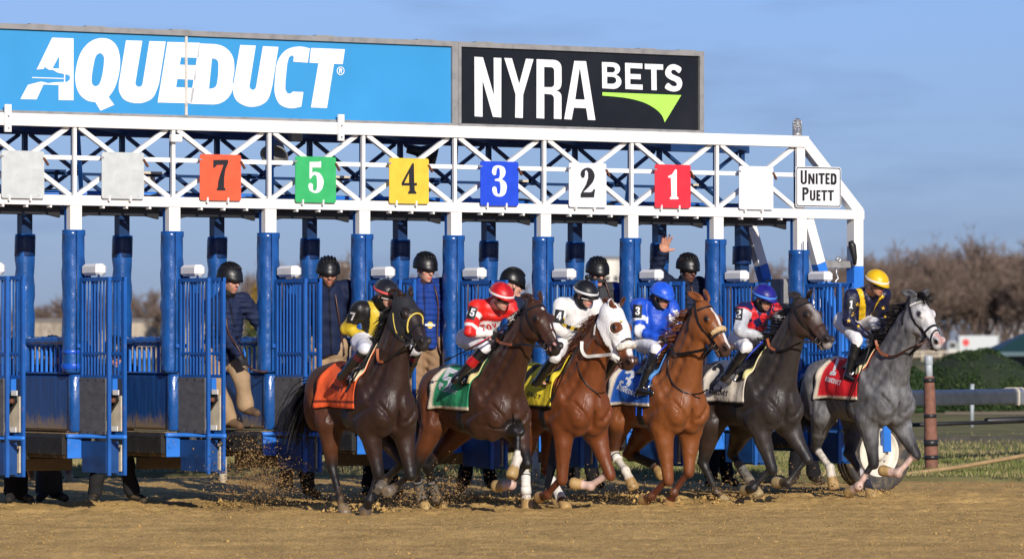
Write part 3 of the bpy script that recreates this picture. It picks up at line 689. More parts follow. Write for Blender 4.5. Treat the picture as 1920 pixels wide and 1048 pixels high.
L1 = [('letter_u', U_(643, 697, 498, 620, 19), []), ('letter_n', [(708,527),(728,527),(745,575),(745,527),(763,527),(763,618),(744,618),(727,568),(727,618),(708,618)], []),
      ('letter_i', [(772,525),(790,525),(790,618),(772,618)], []), ('letter_t', T_(796,850,523,618,20,19), []), ('letter_e', E_(855,893,523,620,18,18), []),
      ('letter_d', seg([(900,524),(925,525)], arc(926,552,25,27,-85,0,5), [(951,595)], arc(926,597,25,27,0,85,5), [(900,622)]), [[(919,545),(927,547),(931,560),(931,588),(927,600),(919,602)]]),
      ('letter_p', seg([(658,643),(690,644)], arc(690,675,24,31,-80,80,7), [(677,708),(677,760),(658,760)], []), [[(677,664),(688,665),(693,676),(688,688),(677,688)]]),
      ('letter_u', U_(722, 770, 668, 760, 18), []), ('letter_e', E_(778,815,668,760,18,18), []), ('letter_t', T_(820,870,668,760,19,18), []), ('letter_t', T_(874,928,668,760,19,18), [])]
for nme, o, h in L1: flat(nme, [(o, h)], M_INK, us, w-0.002, cU)
# ---------------------------------------------------------------- ground
def vnoise(x, y, seed, sc):
    r = np.random.RandomState(seed); T = r.rand(256, 256).astype(np.float32)
    xs = np.asarray(x)*sc; ys = np.asarray(y)*sc
    xi = np.floor(xs).astype(int); yi = np.floor(ys).astype(int); fx = xs-xi; fy = ys-yi
    fx = fx*fx*(3-2*fx); fy = fy*fy*(3-2*fy)
    a = T[xi & 255, yi & 255]; b = T[(xi+1) & 255, yi & 255]; c = T[xi & 255, (yi+1) & 255]; d = T[(xi+1) & 255, (yi+1) & 255]
    return (a*(1-fx)+b*fx)*(1-fy)+(c*(1-fx)+d*fx)*fy-0.5
def ground_z(x, y):
    z = 0.05*vnoise(x, y, 1, 0.35)+0.020*vnoise(x, y, 2, 1.7)+0.013*vnoise(x, y, 3, 5.1)+0.016*vnoise(x, y, 4, 13.0)+0.020*vnoise(x, y, 5, 27.0)
    z = z+0.004*np.sin((y-0.10*x)*42+3*vnoise(x, y, 8, 0.6))*(0.4+1.2*np.clip(vnoise(x, y, 9, 0.45)+0.3, 0, 1))
    # churned strip behind the horses
    ch = np.exp(-((y-50.2-0.25*x)/3.0)**2)
    z = z+ch*(0.05*vnoise(x, y, 6, 2.6)+0.045*vnoise(x, y, 7, 6.5))
    return z
DIRT = (0.57, 0.37, 0.135)
def dirtmat():
    m = mat('raked_track_dirt', DIRT, 0.95, var=0.22, vscale=1.3, bump=0.9, bscale=60, dirt=(0.22, 0.13, 0.055, 0.6), dirtlo=0.57, spec=0.1)
    return m
M_DIRT = dirtmat()
nx, ny = 560, 560
xs = np.linspace(-8.5, 8.5, nx); ys = np.concatenate([np.linspace(33, 54, 420), np.linspace(54.1, 75, 140)])
X, Y = np.meshgrid(xs, ys); Z = ground_z(X, Y)
edge = np.minimum(1, np.minimum(8.5-np.abs(X), np.minimum(Y-33, 75-Y))/0.6); Z = Z*edge-(1-edge)*0.0585
v = np.stack([X.ravel(), Y.ravel(), Z.ravel()], 1)
idx = np.arange(nx*ny).reshape(ny, nx)
f = np.stack([idx[:-1, :-1].ravel(), idx[:-1, 1:].ravel(), idx[1:, 1:].ravel(), idx[1:, :-1].ravel()], 1)
tag(obj('dirt_track', mesh_np('dirt_track', v, f, M_DIRT, True)), kind='structure')
def sheet(name, pts, m, kind='structure'):
    return tag(obj(name, mesh_np(name, [(x, y, z) for x, y, z in pts], [tuple(range(len(pts)))], m)), kind=kind)
M_FIELD = mat('winter_turf', (0.20, 0.185, 0.075), 0.95, var=0.35, vscale=0.8, bump=0.6, bscale=25, dirt=(0.22, 0.17, 0.08, 0.75), dirtlo=0.5, spec=0.1)
sheet('ground', [(-3000, -200, -0.09), (3000, -200, -0.09), (3000, 3000, -0.09), (-3000, 3000, -0.09)], mat('distant_ground', (0.12, 0.12, 0.05), 0.95, var=0.3, vscale=0.02, spec=0.1))
sheet('track_base', [(-60, -5, -0.06), (60, -5, -0.06), (60, 54, -0.06), (8.7, 57, -0.06), (-8.7, 61.5, -0.06), (-60, 66, -0.06)], M_DIRT)
# infield turf starts at a ragged edge beyond the gate
def turf_edge(x): return 58.9-0.235*x
n = 180; v = []; f = []
for i in range(n+1):
    x = -60+120*i/n
    e = turf_edge(x)+0.25*math.sin(x*3.1)+0.15*math.sin(x*7.7)
    v += [(x, e, 0.0), (x, e+0.15, 0.075), (x, e+3, 0.08), (x, 400, 0.08)]
for i in range(n):
    for k in range(3): f.append((i*4+k, i*4+4+k, i*4+5+k, i*4+1+k))
turf = tag(obj('infield_turf', fixn(mesh_np('infield_turf', v, f, M_FIELD))), kind='structure')
sheet('gravel_path', [(-60, 112, 0.09), (60, 108, 0.09), (60, 122, 0.09), (-60, 127, 0.09)], mat('pale_gravel', (0.36, 0.27, 0.15), 0.95, var=0.2, vscale=2))
tag(MB().box((-60, 79.2, 0.05), (60, 79.5, 0.16)).build('path_kerb', mat('dark_kerb', (0.06, 0.055, 0.045), 0.9, var=0.3)), kind='structure')
# grass blades along the near turf
rng = np.random.RandomState(5); nb_ = 60000
bx = rng.uniform(-9, 9.5, nb_); by = 58.9-0.235*bx+0.05+np.abs(rng.normal(0, 1, nb_))*9
hgt = rng.uniform(0.03, 0.085, nb_); an = rng.uniform(0, 6.28, nb_); ln = rng.normal(0, 0.03, nb_); ww = 0.008
v = np.zeros((nb_, 3, 3), np.float32)
v[:, 0] = np.stack([bx-ww*np.cos(an), by-ww*np.sin(an), np.full(nb_, 0.075)], 1)
v[:, 1] = np.stack([bx+ww*np.cos(an), by+ww*np.sin(an), np.full(nb_, 0.075)], 1)
v[:, 2] = np.stack([bx+ln, by+ln*0.5, 0.075+hgt], 1)
cb = np.where((vnoise(bx, by, 11, 0.7)+rng.uniform(-.3, .3, nb_) > 0.02)[:, None], np.array([[0.33, 0.27, 0.13]]), np.array([[0.15, 0.17, 0.05]]))
cb = cb*rng.uniform(0.7, 1.25, (nb_, 1))
tag(obj('grass', mesh_np('grass', v.reshape(-1, 3), np.arange(nb_*3).reshape(-1, 3), mat('grass_blades', (1, 1, 1), 0.9, attr=True, var=0.05, spec=0.15), col=np.repeat(cb, 3, 0))), kind='stuff')
# loose clods on the track
def lumps(P, R, seed):
    """irregular octahedral lumps"""
    r = np.random.RandomState(seed); n = len(P)
    base = np.array([(1,0,0),(-1,0,0),(0,1,0),(0,-1,0),(0,0,1),(0,0,-1)], np.float32)
    v = base[None]*R[:, None, None]*r.uniform(0.55, 1.3, (n, 6, 1))+r.normal(0, 0.18, (n, 6, 3))*R[:, None, None]+P[:, None, :]
    tri = np.array([(0,2,4),(2,1,4),(1,3,4),(3,0,4),(2,0,5),(1,2,5),(3,1,5),(0,3,5)])
    f = (tri[None]+6*np.arange(n)[:, None, None]).reshape(-1, 3)
    return v.reshape(-1, 3), f
rng = np.random.RandomState(8); n = 34000
cy = 34+rng.power(1.4, n)*26; cx = rng.uniform(-1, 1, n)*(cy*0.125)
R = 0.004+0.009*rng.power(0.35, n)**2*1.0; R = np.where(rng.rand(n) > 0.985, R*2.0, R)
P = np.stack([cx, cy, ground_z(cx, cy)+R*0.25], 1)
v, f = lumps(P, R, 9)
M_CLOD = mat('toned_down_clod', (0.45, 0.29, 0.105), 0.95, var=0.45, vscale=9, spec=0.1)  # darker than the track, toning down bright sunlit specks by colour
tag(obj('clods', mesh_np('clods', v, f, M_CLOD)), kind='stuff')
# ---------------------------------------------------------------- rail, posts, hedge, far things
yaw = lambda a, b: math.atan2(b.y-a.y, b.x-a.x)
def thing(name, loc, label, cat, group=None, rz=0.0):
    o = empty(name, loc, rz); tag(o, label, cat, group); return o
def sub(name, mb, m, parent, smooth=False):
    """mesh given in world coordinates, parented to an unrotated thing"""
    b = Vector((0, 0, 0)); p = parent
    while p is not None: b += Vector(p.location); p = p.parent
    me = mb.mesh(name, m, smooth, tuple(b)); fixn(me); return obj(name, me, parent)
A = W(1712, 746, 61.8); B = W(1925, 742, 65.5)
dirn = (B-A).normalized(); A2 = A-dirn*1.2; B2 = B+dirn*8
rl = thing('guard_rail', (A.x, A.y, 0.08), 'grey metal running rail between the wrapped post and the hedge', 'rail')
M_RAIL = mat('grey_rail_metal', (0.10, 0.105, 0.11), 0.32, 0.5, var=0.2, vscale=5)
outl = [(-0.10, -0.105), (0.09, -0.105), (0.10, -0.09), (0.105, 0.05), (0.09, 0.085), (0.05, 0.102), (-0.05, 0.102), (-0.09, 0.085), (-0.105, 0.05), (-0.105, -0.08)]
ax = dirn; yv = Vector((-dirn.y, dirn.x, 0)).normalized(); zv = ax.cross(yv); zv = -zv if zv.z < 0 else zv
def along(P0, L_): return Matrix(((yv.x, zv.x, ax.x, P0.x), (yv.y, zv.y, ax.y, P0.y), (yv.z, zv.z, ax.z, P0.z), (0, 0, 0, 1)))
Lr = (B2-A2).length
sub('rail', MB().prism(outl, Lr, along(A2, Lr)), M_RAIL, rl)
sj = A+dirn*((W(1893, 742, 65).x-A.x)/dirn.x)
sub('joint_sleeve', MB().prism([(x*1.12, y*1.12) for x, y in outl], 0.35, along(sj, 0)), M_STEEL, rl)
for t in (0.03, 0.28):
    sub('joint_band', MB().prism([(x*1.2, y*1.2) for x, y in outl], 0.035, along(sj+dirn*t, 0)), M_CREAM, rl)
for k in (0, 2):
    p = A2+dirn*(0.3+5.2*k); sub('rail_post', MB().tube([(p.x, p.y, 0.05), (p.x, p.y, A.z-0.09)], 0.035, 10), M_RAIL, rl, True)
C0 = W(1690, 797, 60.5); C1 = W(1925, 789, 63)
d2 = (C1-C0).normalized()
br = thing('lower_rail', (C0.x, C0.y, 0.08), 'thin black lower rail with a thicker sleeve at its right end', 'rail')
sub('rail', MB().tube([C0, C1+d2*3], 0.026, 8), M_BLK, br, True)
j0 = W(1850, 789, 62.2); sub('sleeve', MB().tube([j0, j0+d2*5], 0.045, 8), M_BLK, br, True)
for t in (-0.1, 5.3): 
    p = C0+d2*t; sub('rail_post', MB().tube([(p.x, p.y+0.1, 0.05), (p.x, p.y+0.1, p.z)], 0.02, 8), M_BLK, br, True)
# wrapped marker post
YP = 60.3; pb = W(1747, 890, YP); pt = W(1741, 667, YP)
wp = thing('marker_post', (pb.x, pb.y, 0.05), 'tall grey pipe post wrapped in brown padding and black tape beside the rail', 'post')
lerp = lambda y: pb+(pt-pb)*((890-y)/(890-667))
M_PIPE = mat('grey_pvc_pipe', (0.40, 0.44, 0.46), 0.45, var=0.1)
M_WRAP = mat('brown_padding_wrap', (0.22, 0.095, 0.06), 0.75, var=0.25, vscale=12, bump=0.5, bscale=20)
sub('pipe', MB().tube([lerp(712), lerp(667.5)], 0.047, 16), M_PIPE, wp, True)
sub('pipe_cap', MB().tube([lerp(684), lerp(683.5), lerp(668), lerp(666.5)], [0.05, 0.054, 0.054, 0.047], 16), M_PIPE, wp, True)
pts = [lerp(y) for y in (895, 870, 840, 810, 780, 750, 725, 706)]
sub('padding', MB().tube(pts, [0.085, 0.083, 0.088, 0.083, 0.078, 0.075, 0.072, 0.066], 16), M_WRAP, wp, True)
for y0, y1, r in ((884, 893, .09), (853, 861, .092), (824, 836, .092), (776, 783, .082), (709, 717, .074)):
    sub('tape_band', MB().tube([lerp(y1), lerp(y0)], r, 16), mat('black_tape', (0.02, 0.02, 0.022), 0.4), wp, True)
# slack tan hose-like pole
p0 = W(1690, 890, 58.2); p1 = W(1800, 875, 59); p2 = W(1930, 852, 60); 
tp_ = sub('boundary_pole', MB().tube([p0, p1, p2, p2+(p2-p1)*1.5], 0.028, 10), mat('tan_pole', (0.36, 0.24, 0.11), 0.6, var=0.15), thing('boundary_pole', (p0.x, p0.y, p0.z), 'long tan pole slanting up to the right near the wheel', 'pole'), True)
q = W(1822, 808, 93)
wpst = thing('stake', (q.x, q.y, 0.08), 'small pale grey stake on the turf below the rail', 'post')
sub('stake_tube', MB().tube([(q.x, q.y, 0.08), (q.x+0.01, q.y, 0.9)], 0.04, 10), M_PIPE, wpst, True)
sub('stake_cap', MB().tube([(q.x+0.01, q.y, 0.9), (q.x+0.01, q.y, 0.93)], 0.046, 10), M_PIPE, wpst, True)
for px, y1, lab in ((418, 905, 'short cream post under the gate by the flying dirt'), (880, 905, 'short cream post beyond the gate behind the green saddle cloth horse'), (1005, 905, 'short cream post beyond the gate behind the white hooded horse'), (693, 905, 'short cream post beyond the gate behind the orange saddle cloth horse')):
    q = W(px, 905, 57.2)
    t = thing('boundary_post', (q.x, q.y, 0.0), lab, 'post', 'short cream posts beyond the gate')
    sub('post', MB().tube([(q.x, q.y, -0.02), (q.x, q.y, 0.42)], 0.05, 12), M_CREAM, t, True)
    sub('post_top', MB().tube([(q.x, q.y, 0.42), (q.x, q.y, 0.44)], [0.054, 0.03], 12), M_CREAM, t, True)
# clipped dome hedge
hc = W(1832, 780, 116); hr = (1.66, 1.66, 1.60)
M_HEDGE = mat('hedge_leaves', (1, 1, 1), 0.6, attr=True, var=0.2, spec=0.25)
rng = np.random.RandomState(21)
def leafball(c, rad, n, size, seed, cols, flat=0.0):
    r = np.random.RandomState(seed); d = r.normal(0, 1, (n, 3)); d /= np.linalg.norm(d, axis=1)[:, None]; d[:, 2] = np.abs(d[:, 2])-flat*0.2
    rr_ = r.uniform(0.90, 1.02, (n, 1))*(1+0.05*np.sin(d[:, :1]*9)*np.sin(d[:, 1:2]*8+2)*np.cos(d[:, 2:]*7))
    p = np.array(c)+d*np.array(rad)*rr_
    e1 = r.normal(0, 1, (n, 3)); e1 /= np.linalg.norm(e1, axis=1)[:, None]; e2 = np.cross(e1, d+r.normal(0, .5, (n, 3))); e2 /= np.linalg.norm(e2, axis=1)[:, None]+1e-6
    s = size*r.uniform(0.6, 1.4, (n, 1))
    v = np.stack([p-e1*s, p+e2*s*0.5, p+e1*s, p-e2*s*0.5], 1).reshape(-1, 3)
    f = np.arange(n*4).reshape(-1, 4)
    ci = r.randint(0, len(cols), n); col = np.array(cols)[ci]*r.uniform(0.7, 1.3, (n, 1))
    return v, f, np.repeat(col, 4, 0)
hd = thing('hedge', (hc.x, hc.y, 0.08), 'large clipped dome of dark green hedge behind the rail', 'hedge')
v, f, c = leafball((0, 0, 0.0), hr, 42000, 0.034, 22, [(0.02, 0.045, 0.012), (0.03, 0.06, 0.015), (0.045, 0.065, 0.02)], 0.3)
v[:, 2] = np.maximum(v[:, 2], 0)
obj('foliage', mesh_np('foliage', v, f, M_HEDGE, col=c), hd)
me = MB().lathe([(1.40, 0.0), (1.46, 0.4), (1.32, 0.9), (1.0, 1.22), (0.5, 1.42), (0.02, 1.47)], 24).mesh('shade_core', mat('hedge_shade', (0.012, 0.022, 0.008), 0.9), True); fixn(me); obj('shade_core', me, hd)  # solid core, its near-black colour standing in for shade among the leaves
hc2 = W(1700, 790, 112)
hd2 = thing('hedge', (hc2.x, hc2.y, 0.08), 'low dark green bush partly hidden behind the grey horse', 'hedge')
v, f, c = leafball((0, 0, 0.0), (0.9, 0.9, 1.15), 9000, 0.045, 23, [(0.02, 0.045, 0.012), (0.03, 0.06, 0.015)], 0.3); v[:, 2] = np.maximum(v[:, 2], 0)
obj('foliage', mesh_np('foliage', v, f, M_HEDGE, col=c), hd2)
# dark green pavilion roof at the right edge
pc = W(1960, 700, 172)
pv = thing('pavilion', (pc.x, pc.y, 0.08), 'low pavilion with a dark green hipped roof at the right edge', 'pavilion')
M_GRN = mat('dark_green_roofing', (0.015, 0.05, 0.04), 0.5, var=0.15)
mb = MB(); e = 2.15; z0 = CAM_H-(660-650)*172/FPX; z1 = z0+0.95
mb.add([(pc.x-e, pc.y-2.5, z0), (pc.x+e, pc.y-2.5, z0), (pc.x+e, pc.y+2.5, z0), (pc.x-e, pc.y+2.5, z0), (pc.x-0.25, pc.y, z1), (pc.x+0.25, pc.y, z1)], [(0, 1, 5, 4), (1, 2, 5), (2, 3, 4, 5), (3, 0, 4), (3, 2, 1, 0)])
sub('roof', mb, M_GRN, pv)
sub('fascia', MB().box((pc.x-e, pc.y-2.55, z0-0.14), (pc.x+e, pc.y-2.45, z0+0.01)), mat('blue_green_fascia', (0.06, 0.11, 0.13), 0.6), pv)
for dx in (-1.9, -0.6, 0.7, 1.9):
    sub('post', MB().box((pc.x+dx-0.06, pc.y-2.4, 0.06), (pc.x+dx+0.06, pc.y-2.28, z0-0.1)), M_NAVY, pv)
sub('wall', MB().box((pc.x-1.8, pc.y+1.0, 0.06), (pc.x+1.8, pc.y+1.2, z0)), mat('shaded_wall', (0.09, 0.12, 0.15), 0.8), pv)  # blue-grey shade under the roof put into the wall colour
# far white truck, fence, stop disc
YF = 560
def far_truck(px0, px1, py0, py1, label):
    a = W(px0, py1, YF); b = W(px1, py0, YF); t = thing('truck', (a.x, YF, 0), label, 'truck')
    zb = 0.75; zt = b.z; L_ = b.x-a.x
    sub('box_body', MB().box((a.x+0.22*L_, YF, zb), (b.x, YF+2.3, zt), ch=0.08), M_BLANK, t)
    sub('cab', MB().box((a.x, YF+0.1, 0.6), (a.x+0.21*L_, YF+2.2, zt*0.78), ch=0.25), M_BLANK, t)
    sub('cab_window', MB().box((a.x+0.05*L_, YF+0.07, zt*0.5), (a.x+0.17*L_, YF+0.098, zt*0.72)), M_BLK, t)
    for fx in (0.12, 0.7, 0.82):
        w = sub('wheel', MB().lathe([(0.45, -0.14), (0.48, 0), (0.45, 0.14)], 16, Matrix.Translation((a.x+fx*L_, YF+0.1, 0.46)) @ Matrix.Rotation(math.pi/2, 4, 'X')), M_RUB, t, True)
far_truck(1776, 1872, 629, 672, 'white box truck parked far off under the bare trees')
q = W(1811, 642, YF-6); t = thing('stop_sign', (q.x, q.y, 0), 'tiny red disc sign on a pole in front of the far white truck', 'sign')
sub('disc', MB().lathe([(0.42, -0.02), (0.42, 0.02)], 16, Matrix.Translation(q) @ Matrix.Rotation(math.pi/2, 4, 'X')), mat('red_sign', (0.6, 0.03, 0.03), 0.5), t)
sub('pole', MB().tube([(q.x, q.y+0.06, 0), (q.x, q.y+0.06, q.z)], 0.05, 6), M_STEEL, t)
fa = thing('fence', (W(1560, 660, 540).x, 540, 0), 'long low cream rail fence far away along the backstretch', 'fence')
xa, xb = W(1500, 660, 540).x, W(1960, 660, 540).x
for z in (0.55, 1.0): sub('fence_rail', MB().box((xa, 539.9, z), (xb, 540, z+0.18)), M_CREAM, fa)
for i in range(15):
    x = xa+(xb-xa)*i/14; sub('fence_post', MB().box((x-0.08, 540.01, 0), (x+0.08, 540.2, 1.2)), M_CREAM, fa)
# long pale building and two towers
def building(px0, px1, ytop, Y, label, name='building', windows=None, colr=(0.46, 0.41, 0.35), depth=12, rows=1):
    a = W(px0, 660, Y); b = W(px1, ytop, Y); t = thing(name, (a.x, Y, 0), label, 'building')
    m_ = mat(name+'_wall', colr, 0.85, var=0.3, vscale=0.25, stretch=(2, 2, 0.3))
    sub('wall', MB().box((a.x, Y, 0), (b.x, Y+depth, b.z)), m_, t)
    sub('roof', MB().box((a.x-0.3, Y-0.3, b.z+0.01), (b.x+0.3, Y+depth+0.3, b.z+0.45)), mat(name+'_roof', (0.17, 0.16, 0.16), 0.8), t)
    n = windows or 0
    for r_ in range(rows):
        for i in range(n):
            x = a.x+(b.x-a.x)*(i+0.5)/n; z = b.z*(0.62 if rows == 1 else (0.35+0.45*r_/(rows-1)))
            wv = min(1.2, (b.x-a.x)/n*0.3)
            w = sub('window', MB().box((x-wv, Y-0.06, z-0.6), (x+wv, Y-0.01, z+0.6)), M_WHITE, t)
            sub('pane', MB().box((x-wv*0.85, Y-0.10, z-0.5), (x+wv*0.85, Y-0.062, z+0.5)), M_BLK, w)
building(-60, 730, 603, 690, 'long low pale building seen through the left stalls', windows=0, colr=(0.40, 0.34, 0.27))
building(628, 650, 494, 860, 'narrow cream tower beyond the trees left of centre', 'tower_block', 2, (0.7, 0.66, 0.58), 10, 4)
building(1131, 1163, 486, 860, 'squat cream tower block beyond the trees near the centre', 'tower_block', 2, (0.7, 0.66, 0.58), 10, 4)
building(1855, 1925, 604, 745, 'grey house among the bare trees at the far right', 'house', 3, (0.20, 0.20, 0.22), 8)
building(1655, 1695, 616, 745, 'small brown house low among the bare trees', 'house', 2, (0.28, 0.22, 0.18), 8)
# bare winter trees
M_BARK = mat('bare_twigs', (0.205, 0.150, 0.118), 0.9, var=0.3, vscale=0.6, spec=0.1)
M_TRUNK = mat('grey_bark', (0.13, 0.105, 0.09), 0.9, var=0.3, spec=0.1)
def bare_tree(seed, H_):
    r = random.Random(seed); tr = MB(); tw = []
    def limb(p, d, L_, rad, dep):
        n = 3; pts = [p]; q = p.copy(); dd = d.copy()
        for i in range(n):
            dd = (dd+Vector((r.uniform(-.2, .2), r.uniform(-.2, .2), r.uniform(-.05, .16)))).normalized(); q = q+dd*(L_/n); pts.append(q.copy())
        if dep < 3: tr.tube(pts, [rad*(1-0.5*i/n) for i in range(n+1)], 5 if dep < 2 else 3, caps=False)
        if dep >= 2:
            for i in range(16):
                t = r.random(); b = pts[0].lerp(pts[-1], t); e = (dd+Vector((r.gauss(0, .6), r.gauss(0, .6), r.gauss(0.15, .5)))).normalized()*r.uniform(.5, 1.5)
                tw.append((b, b+e))
        if dep < 3:
            for i in range(5 if dep == 0 else 4):
                t = r.uniform(0.35, 1.0); b = pts[0].lerp(pts[-1], t) if dep else pts[min(3, int(t*3.99))]
                e = (dd+Vector((r.gauss(0, .75), r.gauss(0, .75), r.uniform(-.1, .45)))).normalized()
                limb(b.copy(), e, L_*r.uniform(.5, .78), rad*0.5, dep+1)
    tr.tube([Vector((0, 0, -0.3)), Vector((0, 0, H_*0.14)), Vector((0.05, 0, H_*0.24))], [H_*0.022, H_*0.016, H_*0.013], 7, caps=False)
    for i in range(6):
        a = i*1.05+r.uniform(-.3, .3); s = r.uniform(0.2, 0.7)
        limb(Vector((0.05*math.cos(a), 0.05*math.sin(a), H_*r.uniform(.12, .26))), Vector((math.cos(a)*s, math.sin(a)*s, 1)).normalized(), H_*r.uniform(.30, .46), H_*0.010, 0)
    vs = []; 
    for b, e in tw:
        d = (e-b); s = d.cross(Vector((r.gauss(0, 1), r.gauss(0, 1), r.gauss(0, 1)))).normalized()*0.034
        vs += [tuple(b-s), tuple(b+s), tuple(e)]
    v = np.array(vs, np.float32); f = np.arange(len(v)).reshape(-1, 3)
    tm = tr.mesh('trunk', M_TRUNK, True); cm_ = mesh_np('crown', v, f, M_BARK)
    return tm, cm_
TP = [bare_tree(100+i, 15.0) for i in range(6)]
rt = random.Random(12)
def top_y(px):
    pts = [(-80, 560), (60, 575), (110, 548), (300, 545), (430, 520), (480, 505), (560, 470), (700, 520), (830, 520), (1000, 535), (1100, 560), (1250, 535), (1330, 520), (1400, 512), (1480, 505), (1545, 500), (1600, 478), (1700, 482), (1800, 480), (1880, 462), (1990, 470)]
    for (a, b), (c, d) in zip(pts, pts[1:]):
        if a <= px <= c: return b+(d-b)*(px-a)/(c-a)
    return 500
ti = 0
spots = []
px = -70.0
while px < 1985:
    step = (26 if px > 1380 else 40)
    spots.append((px+rt.uniform(-6, 6), 700+rt.uniform(-45, 25), 1.0)); px += step
    if px > 1380: spots.append((px+rt.uniform(-12, 12), 760+rt.uniform(-20, 40), 0.99))
for px, Y_, s in spots:
    hz = CAM_H+(HOR-top_y(px)+rt.uniform(-14, 12))*Y_/FPX
    tm, cm_ = TP[ti % 6]; ti += 1
    p = W(px, 650, Y_)
    side = 'right' if px > 1380 else 'left'
    if px > 1540: where = 'in the right tree line behind the yellow helmet' if px < 1690 else 'in the tree line above the grey horse head' if px < 1790 else 'in the tree line above the white truck and hedge' if px < 1870 else 'in the tree line above the green pavilion roof'
    else:
        bays = [(300, 'under the two grimy boards'), (470, 'under the orange 7'), (640, 'under the green 5'), (815, 'under the yellow 4'), (985, 'under the blue 3'), (1150, 'under the white 2'), (1310, 'under the red 1'), (1470, 'under the clean blank board'), (1541, 'under the maker sign')]
        where = 'seen through the stall '+[b for a, b in bays if px < a][0]
    lab = 'bare brown tree far off '+where
    t = thing('bare_tree', (p.x, Y_, 0), lab, 'tree', 'bare winter trees '+where)
    t.rotation_euler = (0, 0, rt.uniform(0, 6.28)); k = hz/16.0; t.scale = (k*1.05, k*1.05, k)
    obj('trunk', tm, t); obj('crown', cm_, t)
# an evergreen with yellowing tips through the second stall
p = W(478, 650, 420); ev = thing('conifer', (p.x, 420, 0), 'yellow green conifer seen between the leaning man and the next post', 'tree')
v, f, c = [], [], []
r = np.random.RandomState(4); n = 2600; zz = r.power(1.0, n)*6.3+0.6; rad = (7.0-zz)*0.22*r.uniform(0.3, 1, n); aa = r.uniform(0, 6.28, n)
pp_ = np.stack([rad*np.cos(aa), rad*np.sin(aa), zz], 1); e1 = r.normal(0, 0.16, (n, 3)); e2 = r.normal(0, 0.12, (n, 3))
v = np.stack([pp_-e1, pp_+e2, pp_+e1], 1).reshape(-1, 3)
c = np.where((zz+r.normal(0, 1, n) > 4.6)[:, None], [[0.30, 0.20, 0.05]], [[0.07, 0.09, 0.03]])
obj('crown', mesh_np('crown', v, np.arange(n*3).reshape(-1, 3), M_HEDGE, col=np.repeat(c, 3, 0)), ev)
sub('trunk', MB().tube([(p.x, 420, 0), (p.x, 420, 6)], [0.16, 0.04], 7), M_TRUNK, ev)
# brushy undergrowth along the foot of the tree line
r = np.random.RandomState(31); n = 30000
bx = r.uniform(-80, 85, n); by = r.uniform(655, 690, n)+30*(bx < 40); bz = np.abs(r.normal(0, 1, n))*2.6
pp_ = np.stack([bx, by, bz], 1); e1 = r.normal(0, 1, (n, 3))*[0.35, 0.35, 0.8]; e2 = r.normal(0, 0.06, (n, 3))
v = np.stack([pp_-e1*0.7, pp_+e2, pp_+e1*0.7], 1).reshape(-1, 3)
tag(obj('undergrowth', mesh_np('undergrowth', v, np.arange(n*3).reshape(-1, 3), M_BARK)), kind='stuff')
